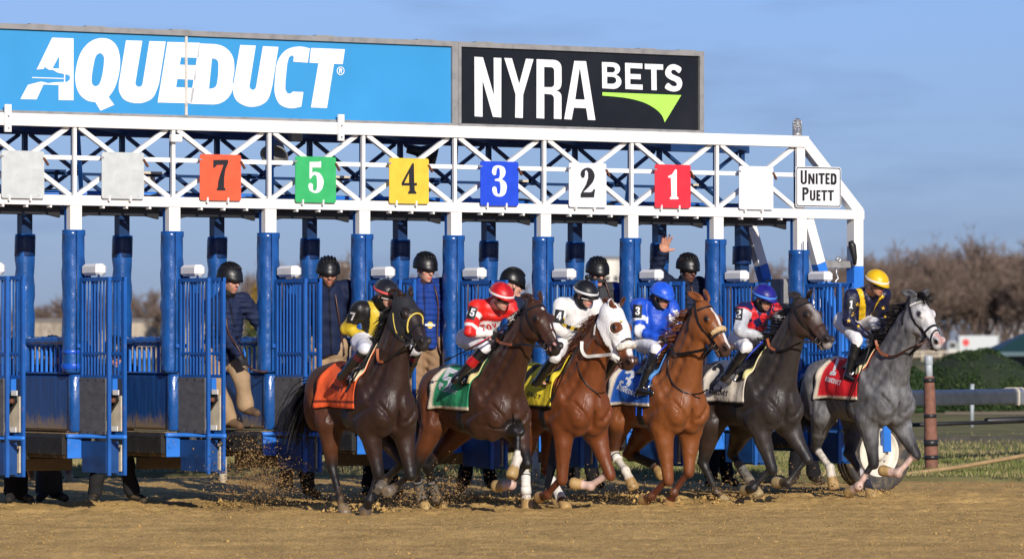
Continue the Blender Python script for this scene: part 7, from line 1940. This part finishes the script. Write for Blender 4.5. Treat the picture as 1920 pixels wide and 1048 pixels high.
# arm numbers, stars, chest print
def arm(k, cx, cy, dig, ro, w=17, h=25):
    J = JOCK[k]; px_decal('arm_patch', [('#', cx-w/2, cy-h/2, w, h, 0, ro)], J['sbvh'], J['root'], M_PRINTB, 0.004)
    px_decal('arm_number', [(dig, cx-4.5+2*math.sin(-ro), cy-8+0, 9, 15, 0, ro)], J['sbvh'], J['root'], M_PRINTW, 0.007)
arm(7, 662, 593, '7', 0.15); arm(5, 889, 585, '5', 0.30, 16, 24); arm(4, 1050, 592, '4', 0.15); arm(3, 1196, 583, '3', 0.05); arm(2, 1386, 588, '2', 0.1, 15, 22); arm(1, 1597, 571, '1', 0.1, 17, 24)
for x, y, s in ((1608, 570, 9), (1600, 589, 11), (1592, 601, 9), (1610, 611, 7), (1655, 556, 9), (1657, 577, 9), (1660, 593, 7)):
    px_decal('star', [('*', x-s/2, y-s/2, s, s, 0, 0.1)], JOCK[1]['sbvh'], JOCK[1]['root'], band('star_yellow', (0.78, 0.48, 0.015)), 0.005)
px_decal('chest_print', word('TOYO', 901, 609, 9, 12, 2, -0.2, -0.10), JOCK[5]['sbvh'], JOCK[5]['root'], band('chest_red', (0.55, 0.02, 0.03)), 0.005)
# whips in the riders' hands
def whip(pts, lats, k, label, col=None):
    H = HB[k]; P = [np.array(H['fr'].world(H['fr'].at(x, y, l))) for (x, y), l in zip(pts, lats)]; o = Vector(P[0]); t = thing('whip', o, label, 'whip', 'whips held by the jockeys')
    n = len(P); MB().tube([Vector(p)-o for p in P], [0.010]+[0.008]*(n-2)+[0.006], 6).build('shaft', col or M_BLK, t, True)
    d = Vector(P[-1])-Vector(P[-2]); d.normalize()
    MB().strip([Vector(P[-1])-o, Vector(P[-1])+d*0.10-o], [(-0.8, -0.5, 0.1)]*2, 0.032, 0.008).build('popper', M_BLK, t)
    return t
whip([(700, 645), (678, 688), (656, 722)], [-0.26, -0.34, -0.36], 7, 'black whip held by the black and yellow jockey across the orange cloth')
w5 = whip([(938, 620), (905, 642), (845, 671)], [-0.16, -0.34, -0.42], 5, 'whip with a red shaft section held by the red and white jockey')
H = HB[5]; a_, b_ = (np.array(H['fr'].world(H['fr'].at(x, y, l))) for x, y, l in ((920, 632, -0.26), (882, 653, -0.37)))
MB().tube([Vector(a_)-w5.location, Vector(b_)-w5.location], 0.011, 6).build('red_section', band('red_whip', (0.75, 0.02, 0.08)), w5, True)
whip([(1085, 648), (1062, 690), (1040, 738)], [-0.16, -0.32, -0.36], 4, 'thin black whip held by the white silks jockey down the chestnut shoulder')
whip([(1250, 645), (1236, 660), (1226, 672)], [-0.20, -0.30, -0.32], 3, 'short blue whip held by the blue silks jockey', band('blue_whip', (0.02, 0.05, 0.45)))
whip([(1430, 640), (1410, 660), (1395, 678)], [-0.18, -0.32, -0.36], 2, 'thin whip held low by the red and navy jockey', band('blue_whip', (0.02, 0.05, 0.45)))
whip([(1638, 626), (1626, 665), (1592, 752)], [-0.16, -0.32, -0.36], 1, 'black whip held down along the grey shoulder by the star silks jockey')
# ---------------------------------------------------------------- gate crew
def gateY(px, w):
    u = GU(px, w); return GZ+u*ST+w*CT
NAVYJ = (0.012, 0.020, 0.055); KHAKI = (0.36, 0.25, 0.15); DARK = (0.012, 0.012, 0.014)
def build_man(A):
    Y = A['Y']; Q = lambda t: np.array(W(t[0], t[1], Y+(t[2] if len(t) > 2 else 0)))
    P = {k: Q(A[k]) for k in ('hd', 'shR', 'shL', 'elR', 'elL', 'wrR', 'wrL', 'hipR', 'hipL', 'knR', 'knL', 'anR', 'anL', 'toR', 'toL')}
    P['neck'] = (P['shR']+P['shL'])/2+V3(0, 0, 0.03); P['pel'] = (P['hipR']+P['hipL'])/2
    o = np.array([P['pel'][0], P['pel'][1], min(P['anR'][2], P['anL'][2])-0.08])
    root = empty('person', tuple(o)); tag(root, A['label'], 'person', 'gate crew')
    f = unit(A['face']); u = unit(V3(0, 0, 1)-f*f[2]); r = np.cross(f, u); hk = A.get('hk', 1.14); c = P['hd']-u*0.015+f*0.05+V3(0, -0.05, 0)
    spine = unit(P['neck']-P['pel']); lat = unit(P['shL']-P['shR']); fro = unit(np.cross(lat, spine)); fro = fro if fro @ f > 0 else -fro
    bh = A.get('h', 0.0105)
    F = field_for([P[x] for x in P]+[c+V3(0, 0, .12), c-V3(0, 0, .15)], 0.17, bh)
    add_head(F, c, f, u, r, hk); F.rc(c-u*0.08-f*0.02, P['neck'], 0.060, 0.068, 0.02); F.rc(P['neck']-spine*0.1, P['pel'], 0.12, 0.12, 0.05); F.rc(P['shR'], P['shL'], 0.06, 0.06, 0.04)
    for s in 'RL':
        F.rc(P['sh'+s], P['el'+s], 0.05, 0.04, 0.02); F.rc(P['el'+s], P['wr'+s], 0.04, 0.030, 0.015)
        F.rc(P['hip'+s], P['kn'+s], 0.08, 0.05, 0.03); F.rc(P['kn'+s], P['an'+s], 0.05, 0.035, 0.02); F.rc(P['an'+s], P['to'+s], 0.035, 0.03, 0.015)
    skinned('body', F, M_SKIN, root, o, lambda v: face_cols(v, c, f, u, r, SKIN[A.get('skin', 'light')], A.get('beard'), hk))
    jl = 0.0
    F = field_for([P[x] for x in ('shR', 'shL', 'elR', 'elL', 'wrR', 'wrL', 'pel', 'neck')], 0.24, bh)
    mid = P['neck']*0.5+P['pel']*0.5
    F.rc(P['neck']-spine*0.12+fro*0.01, mid+fro*0.015, 0.19, 0.185, 0.06); F.rc(mid+fro*0.015, P['pel']-spine*jl, 0.185, 0.19, 0.05)
    F.rc(P['shR']-V3(0, 0, .02), P['shL']-V3(0, 0, .02), 0.088, 0.088, 0.05); F.rc(P['neck']-spine*0.02, c-u*0.115-f*0.03, 0.095, 0.080, 0.03); F.el(c+f*0.075-u*0.03, (0.10, 0.088, 0.115), [f, r, u], 0.02, cut=True)
    for s in 'RL':
        F.rc(P['sh'+s]-V3(0, 0, .015), P['el'+s], 0.104, 0.080, 0.04); F.rc(P['el'+s], P['wr'+s], 0.078, 0.056, 0.025)
    if A.get('quilt'):
        zs = np.arange(P['pel'][2]-0.1, P['neck'][2], 0.062)
        g = F.lo[2]+F.h*np.arange(F.n[2], dtype=np.float32); F.d += (0.006*np.cos(2*math.pi*(g-zs[0])/0.062))[None, None, :]
    hl = A.get('hemz', 0.0); F.el(P['pel']+spine*(hl-0.5), (0.27, 0.27, 0.5), None, 0.01, cut=True)
    F.noise(0.007, 22, A['seed'])
    def jc(v):
        base = paint(v, A.get('jacket', NAVYJ)); q = v-P['neck']; D = []
        for a, b, rr in (('neck', 'pel', 0.165), ('shR', 'elR', 0.08), ('elR', 'wrR', 0.06), ('shL', 'elL', 0.08), ('elL', 'wrL', 0.06)):
            D.append(segdist(v, P[a], P[b])[0]-rr)
        reg = np.argmin(D, 0)
        if 'sleeve' in A: base = mixc(base, A['sleeve'], (reg > 0).astype(float))
        zl = q @ lat; base = mixc(base, np.array(A.get('jacket', NAVYJ))*0.35, ((np.abs(zl) < 0.012) & (reg == 0) & (q @ fro > 0)).astype(float))
        return base
    jk, jv, jf = skinned('jacket', F, M_PARKA, root, o, jc); A['bvh'] = bvh_of(jv-o, jf)
    F = field_for([P[x] for x in ('pel', 'hipR', 'hipL', 'knR', 'knL', 'anR', 'anL')], 0.19, bh+0.001)
    F.rc(P['hipR'], P['hipL'], 0.13, 0.13, 0.05); F.rc(P['pel'], P['pel']+spine*0.1, 0.14, 0.13, 0.04)
    for s in 'RL':
        F.rc(P['hip'+s], P['kn'+s], 0.118, 0.088, 0.05); F.rc(P['kn'+s], P['an'+s]*0.9+P['kn'+s]*0.1, 0.086, 0.082, 0.02)
    F.noise(0.008, 24, A['seed']+3)
    skinned('trousers', F, M_TROUS, root, o, lambda v: np.array(A.get('trousers', KHAKI)))
    for s in 'RL':
        an, to = P['an'+s], P['to'+s]; dd = unit(to-an); F = field_for([an, to], 0.12, 0.010)
        F.rc(an+V3(0, 0, .06), an, 0.055, 0.055, 0.02); F.rc(an-dd*0.04-V3(0, 0, .015), to, 0.052, 0.044, 0.03); F.el(an-V3(0, 0, .34), (0.4, 0.4, 0.265), None, 0.004, cut=True)
        skinned('shoe', F, M_SHOE, root, o, lambda v: np.array(A.get('shoe', (0.10, 0.055, 0.03))))
    gl = A.get('gloves', M_GLOVE)
    for s in 'RL':
        if A.get('wave') == s:
            w = P['wr'+s]; up = unit(P['wr'+s]-P['el'+s]); pf = unit(V3(0.15, -1, 0)); sd = np.cross(up, pf)   # palm faces the camera, thumb to the right
            F = Field(w-0.13, w+V3(0.13, 0.13, 0.26), 0.006)
            F.rc(w-up*0.05, w+up*0.02, 0.030, 0.030, 0.01); F.el(w+up*0.065, (0.050, 0.044, 0.019), [up, sd, pf], 0.012)
            sg = 1 if sd[0] > 0 else -1; tr = sd*sg
            for b, L, sp in ((-0.034, 0.070, -0.30), (-0.012, 0.084, -0.10), (0.011, 0.090, 0.06), (0.033, 0.080, 0.20)):
                d = unit(up+tr*sp); k0 = w+up*0.10+tr*b; F.rc(w+up*0.07+tr*b*0.8, k0, 0.013, 0.0115, 0.006); F.rc(k0, k0+d*L*0.5, 0.0112, 0.0105, 0.003); F.rc(k0+d*L*0.5, k0+d*L+pf*0.006, 0.0105, 0.0085, 0.003)
            t0 = w+up*0.025+tr*0.035; t1 = t0+(tr*0.038+up*0.022); F.rc(t0, t1, 0.017, 0.0135, 0.008); F.rc(t1, t1+unit(tr+up*0.35)*0.036, 0.0135, 0.0095, 0.004)
            v, ff = F.mesh(1); v = (v-w)*1.22+w; cc = np.tile(np.array([[0.56, 0.27, 0.18]]), (len(v), 1)); cc = np.where(((v-w) @ pf < -0.004)[:, None], np.array([SKIN[A['skin']]]), cc)
            obj('hand', mesh_np('hand', v-o, ff, M_SKIN, True, cc), root)
            MB().tube([w-up*0.03-o, w-up*0.005-o], 0.038, 12).build('wristband', M_GLOVE, root, True)
        else:
            d = unit(P['wr'+s]-P['el'+s]); fist(P['wr'+s], d, V3(0.2, -0.4, 0.6), root, o, gl if gl != 'skin' else M_GLOVE, scale=1.15, curl=0.6)
    hc = c+u*0.045-f*0.004
    dome(hc, f, u, r, (0.150, 0.132, 0.148), name='helmet', mt=M_HELM, parent=root, o=o, peak=0.022, low=0.03, tilt=-0.06, ridges=0.05)
    for i in (-2, -1, 0, 1, 2):      # vent ridges
        pts = []
        for t in np.linspace(-0.6, 0.9, 9):
            a = i*0.28; pts.append(hc+(f*math.sin(t)*0.153*math.cos(a)+r*math.sin(a)*0.132+u*math.cos(t)*0.155*math.cos(a*0.9))-o)
        MB().tube(pts, 0.007, 5).build('vent_ridge', M_BLK, root, True)
    MB().strip([c+(-r*0.086+u*0.02)*hk-o, c+(-r*0.078-u*0.05)*hk-o, c+(-r*0.03-u*0.116+f*0.03)*hk-o, c+(r*0.03-u*0.116+f*0.03)*hk-o, c+(r*0.078-u*0.05)*hk-o, c+(r*0.086+u*0.02)*hk-o], [-r, -r, -u, -u, r, r], 0.016, 0.004).build('chin_strap', M_BLK, root)
    if A.get('shades', True): goggles(c, f, u, r, root, o, M_BLK, rad=(0.106*hk, 0.080*hk), h=0.018, up=0.014, name='sunglasses', wide=0.95)
    if 'scarf' in A:
        F = field_for([c-u*0.11, P['neck']], 0.13, 0.011); F.rc(c-u*0.135-f*0.01, P['neck']+spine*0.01, 0.076, 0.095, 0.02)
        if A.get('mask'): F.el(c-u*0.055+f*0.025, (0.100, 0.088, 0.062), [f, r, u], 0.02)
        F.noise(0.006, 40, 5); skinned('scarf', F, M_PARKA, root, o, lambda v: np.array(A['scarf']))
    if 'strap' in A:      # lead strap hung round the neck
        pts = []
        for (x, y) in A['strap']:
            dd = pxdir(x, y); h, n = cast(A['bvh'], CAMP-Vector(o), dd, 90)
            pts.append((Vector(h)-dd*0.012) if h is not None else Vector(W(x, y, Y-0.15))-Vector(o))
        MB().tube([tuple(p) for p in catmull([tuple(p) for p in pts], 3, False)], 0.011, 6).build('lead_strap', M_DKBROWN, root, True)
    A.update(root=root, o=o)
    return root
def stand(**k):
    return k
MEN = [
 dict(seed=1, Y=gateY(430, 0.15), hd=(425, 523), shR=(398, 574), shL=(453, 562, 0.05), elR=(421, 625, -0.15), elL=(479, 594, 0.1), wrR=(447, 664, -0.25), wrL=(489, 618, 0.15), hipR=(400, 662), hipL=(428, 660, 0.1), knR=(408, 728), knL=(452, 706, -0.05), anR=(432, 788), anL=(461, 764, -0.05), toR=(450, 799, -0.1), toL=(481, 775, -0.12),
      face=(0.72, -0.66, -0.12), skin='light', beard=(0.20, 0.11, 0.06), scarf=(0.010, 0.010, 0.012), quilt=True, jacket=(0.014, 0.022, 0.060), strap=[(424, 596), (426, 615), (434, 635), (445, 650), (455, 670), (470, 690), (492, 697), (502, 695)],
      label='man in navy puffer jacket leaning out of the stall holding a strap'),
 dict(seed=2, Y=gateY(615, 0.35), hd=(614, 511), shR=(588, 541), shL=(648, 539), elR=(571, 600, 0.05), elL=(664, 580, 0.1), wrR=(575, 655, -0.1), wrL=(684, 552, 0.15), hipR=(600, 650), hipL=(632, 650), knR=(598, 722), knL=(634, 722), anR=(598, 790), anL=(634, 790), toR=(600, 800, -.15), toL=(640, 800, -.15),
      face=(0.22, -0.97, -0.10), skin='tan', beard=(0.02, 0.015, 0.012), scarf=(0.010, 0.012, 0.02), jacket=(0.010, 0.017, 0.050), strap=[(626, 528), (630, 560), (636, 600), (642, 640), (646, 665)],
      label='man in a plain dark navy parka standing behind the yellow and black jockey'),
 dict(seed=3, Y=gateY(795, 0.35), hd=(793, 503), shR=(766, 537), shL=(824, 535), elR=(750, 590, 0.1), elL=(838, 570, 0.1), wrR=(757, 630, 0), wrL=(843, 600, 0.25), hipR=(782, 640), hipL=(816, 640), knR=(780, 715), knL=(818, 715), anR=(780, 790), anL=(818, 790), toR=(784, 800, -.15), toL=(824, 800, -.15),
      face=(0.55, -0.82, -0.10), skin='light', scarf=(0.05, 0.02, 0.02), quilt=True, jacket=(0.012, 0.045, 0.24), sleeve=(0.010, 0.018, 0.055), trousers=(0.30, 0.19, 0.11), strap=[(808, 526), (817, 545), (822, 580), (820, 620), (822, 650), (832, 672)],
      hemz=0.04, label='man in a bright blue quilted vest and tan trousers behind the red jockey'),
 dict(seed=4, Y=gateY(958, 0.45), hd=(953, 530), shR=(930, 562), shL=(988, 566), elR=(915, 610, 0.1), elL=(1002, 610, 0.1), wrR=(925, 650, -.1), wrL=(995, 650, -.1), hipR=(945, 660), hipL=(975, 660), knR=(945, 725), knL=(975, 725), anR=(945, 792), anL=(975, 792), toR=(948, 802, -.15), toL=(980, 802, -.15),
      face=(0.90, 0.42, -0.30), skin='light', jacket=(0.012, 0.020, 0.050), label='man with his helmet turned away behind the red jockey and dark bay horse'),
 dict(seed=5, Y=gateY(1118, 0.45), hd=(1117, 511), shR=(1093, 540), shL=(1151, 541), elR=(1080, 590, 0.1), elL=(1164, 575, 0.1), wrR=(1088, 630, 0), wrL=(1172, 560, 0.25), hipR=(1105, 645), hipL=(1138, 645), knR=(1105, 715), knL=(1138, 715), anR=(1105, 790), anL=(1138, 790), toR=(1108, 800, -.15), toL=(1142, 800, -.15),
      face=(0.35, -0.92, -0.10), skin='light', scarf=(0.035, 0.036, 0.040), mask=True, quilt=True, jacket=(0.045, 0.048, 0.055), sleeve=(0.010, 0.060, 0.30), strap=[(1134, 527), (1142, 550), (1148, 575), (1152, 590)],
      label='masked man in a grey vest with blue sleeves behind the white silks jockey'),
 dict(seed=6, Y=gateY(1283, 0.45), hd=(1285, 504), shR=(1257, 535), shL=(1314, 534), elR=(1231, 508, 0.05), elL=(1325, 580, 0.1), wrR=(1242, 474, -0.05), wrL=(1318, 620, -.1), hipR=(1270, 640), hipL=(1303, 640), knR=(1270, 715), knL=(1303, 715), anR=(1270, 790), anL=(1303, 790), toR=(1273, 800, -.15), toL=(1308, 800, -.15),
      face=(0.50, -0.86, -0.10), skin='dark', jacket=(0.010, 0.016, 0.042), scarf=(0.012, 0.014, 0.03), quilt=True, shades=False, wave='R', strap=[(1296, 535), (1300, 555), (1306, 575)],
      label='man in navy waving a raised open hand above the blue jockey'),
]
for A in MEN: build_man(A)
px_decal('vest_emblem', [('o', 801, 603, 11, 13, 0, 0)], MEN[2]['bvh'], MEN[2]['root'], band('emblem_yellow', (0.78, 0.50, 0.02)), 0.006)
px_decal('vest_emblem', [('#', 797, 607, 19, 4, 0, 0.05)], MEN[2]['bvh'], MEN[2]['root'], M_PRINTW, 0.009)
px_decal('hood_emblem', [('#', 1163, 600, 14, 5, 0, 0.1)], HB[4]['bvh'], HB[4]['root'], M_PRINTB, 0.018)
px_decal('hood_emblem', [('o', 1163+i*4.6, 600.5, 3.6, 3.6, 0, 0) for i in range(3)], HB[4]['bvh'], HB[4]['root'], band('emblem_yellow', (0.78, 0.50, 0.02)), 0.021)
# crew on the ground behind the partitions, mostly seen as dark legs under the gate
def ground_man(seed, px, yfoot, spread, label, jac, turn=0.0, stance=0.0, trous=DARK):
    Y = CAM_H*FPX/(yfoot-HOR); s = FPX/Y; d = {}
    def q(dx, z, dy=0): return (px+dx*s, HOR-(z-CAM_H)*s, dy)
    d.update(hd=q(0.02, 1.62), shR=q(-0.19, 1.40), shL=q(0.19, 1.40, 0.05), elR=q(-0.27, 1.13), elL=q(0.27, 1.13), wrR=q(-0.16, 0.98, -0.2), wrL=q(0.20, 0.95, -0.15), hipR=q(-0.10, 0.92), hipL=q(0.10, 0.92),
             knR=q(-spread*0.55, 0.50, -stance), knL=q(spread*0.55, 0.50, stance), anR=q(-spread, 0.10, -stance*0.5), anL=q(spread, 0.10, stance*1.5), toR=q(-spread-0.03, 0.045, -0.18), toL=q(spread+0.10, 0.045, stance*1.5-0.12))
    return dict(seed=seed, Y=Y, face=(0.5*math.cos(turn), -0.8, -0.2), jacket=jac, trousers=trous, shoe=(0.012, 0.011, 0.010), shades=False, h=0.014, label=label, hemz=-0.05, **d)
CREW = [(11, 30, 944, 0.05, 'man in black trousers standing under the far left end of the gate', (0.02, 0.02, 0.025), 0.0, 0.05, DARK),
        (12, 92, 941, 0.07, 'man in flared dark grey trousers whose cap shows over the first pad roll', (0.010, 0.010, 0.012), 0.6, 0.06, (0.045, 0.043, 0.042)),
        (13, 213, 944, 0.21, 'man with legs apart behind the second open door of the gate', (0.012, 0.015, 0.03), 1.2, 0.08, (0.020, 0.020, 0.022)),
        (14, 556, 934, 0.13, 'man in dark jeans behind the flying dirt and the leftmost horse tail', (0.02, 0.02, 0.02), 0.2, 0.06, (0.018, 0.022, 0.032)),
        (15, 712, 930, 0.13, 'man in black trousers seen between the front legs of the hooded bay', (0.012, 0.014, 0.02), 0.5, 0.05, DARK),
        (16, 895, 922, 0.16, 'man in black trousers seen under the belly of the green cloth horse', (0.012, 0.014, 0.02), 0.4, 0.05, DARK),
        (17, 1092, 915, 0.12, 'man in dark trousers seen under the white hooded chestnut', (0.012, 0.014, 0.02), 0.9, 0.05, DARK),
        (18, 1348, 912, 0.10, 'man in black trousers seen behind the hind legs of the steel grey horse', (0.012, 0.014, 0.02), 0.0, 0.05, DARK),
        (19, 1508, 908, 0.12, 'man in black trousers standing between the two grey horses', (0.012, 0.014, 0.02), 0.4, 0.06, DARK)]
for a in CREW: build_man(ground_man(*a))
# quiet lead pony standing beyond the gate
PONY = dict(num=0, seed=9, px=78, Y=57.8, dz=-0.05, race=False, h=0.022, coat=(0.16, 0.07, 0.03), hair=(0.10, 0.05, 0.02), nmane=160, poll=(150, 640), muzzle=(176, 690), earR=(143, 628), earL=(156, 627), neck=(0.62, 1.36),
            RF=[(108, 790), (104, 838), (104, 880), (104, 902)], LF=[(130, 790), (126, 836), (128, 880), (130, 903)], RH=[(30, 800), (20, 838), (24, 880), (26, 903)], LH=[(62, 800), (54, 838), (57, 880), (58, 903)],
            label='brown pony standing on the track beyond the left end of the gate, only legs showing')
build_horse(PONY)
# ---------------------------------------------------------------- flying dirt
rng = np.random.RandomState(77); PP = []; RR = []
def spray(px, py, Y, sx, sy, n, smin=0.003, smax=0.0135, dy=0.35):
    x = rng.normal(px, sx, n); y = np.minimum(rng.normal(py, sy, n), 955); yy = Y+rng.normal(0, dy, n)
    X = (x-960)*yy/FPX; Z = CAM_H+(HOR-y)*yy/FPX; ok = Z > -0.01
    PP.append(np.stack([X, yy, Z], 1)[ok]); RR.append((smin+(smax-smin)*rng.power(0.35, n)**2)[ok])
spray(480, 905, 48.0, 38, 26, 2600); spray(475, 850, 48.2, 28, 30, 800); spray(540, 900, 48.2, 36, 26, 1200); spray(450, 880, 48.0, 34, 34, 700)
spray(620, 925, 47.6, 45, 18, 600); spray(740, 935, 47.3, 35, 12, 600); spray(800, 925, 48.3, 40, 18, 700); spray(880, 915, 48.4, 50, 16, 1000); spray(840, 900, 48.4, 14, 20, 220, 0.006, 0.022)
spray(1010, 935, 48.9, 40, 12, 700); spray(1100, 910, 49.2, 60, 18, 500); spray(1180, 925, 49.5, 50, 12, 500); spray(1360, 925, 50.2, 40, 16, 700); spray(1420, 905, 50.5, 50, 20, 500); spray(1530, 915, 50.6, 40, 14, 400); spray(1610, 930, 50.8, 36, 9, 600)
v, f = lumps(np.concatenate(PP), np.concatenate(RR), 78)
M_FLY = mat('shadow_toned_flying_dirt', (0.30, 0.19, 0.085), 0.95, var=0.4, vscale=12, spec=0.1)  # darker than the track: tone of shadowed grains put into the colour
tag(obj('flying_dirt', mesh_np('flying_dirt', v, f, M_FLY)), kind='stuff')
# piled loose dirt where hooves have dug in
P = []; R = []
for px, py, n, s in ((1180, 935, 500, 26), (1005, 940, 300, 20), (805, 945, 300, 18), (1345, 940, 250, 18), (690, 955, 200, 16), (640, 957, 160, 12), (480, 945, 500, 40), (1630, 925, 250, 16), (880, 935, 400, 40), (1255, 943, 160, 12)):
    Y = CAM_H*FPX/(py-HOR); x = (rng.normal(px, s, n)-960)*Y/FPX; y = Y+rng.normal(0, 0.35, n); r = 0.008+0.025*rng.rand(n)**3
    P.append(np.stack([x, y, ground_z(x, y)+r*0.3+0.02*rng.rand(n)], 1)); R.append(r)
v, f = lumps(np.concatenate(P), np.concatenate(R), 79)
tag(obj('kicked_dirt', mesh_np('kicked_dirt', v, f, M_DIRT)), kind='stuff')
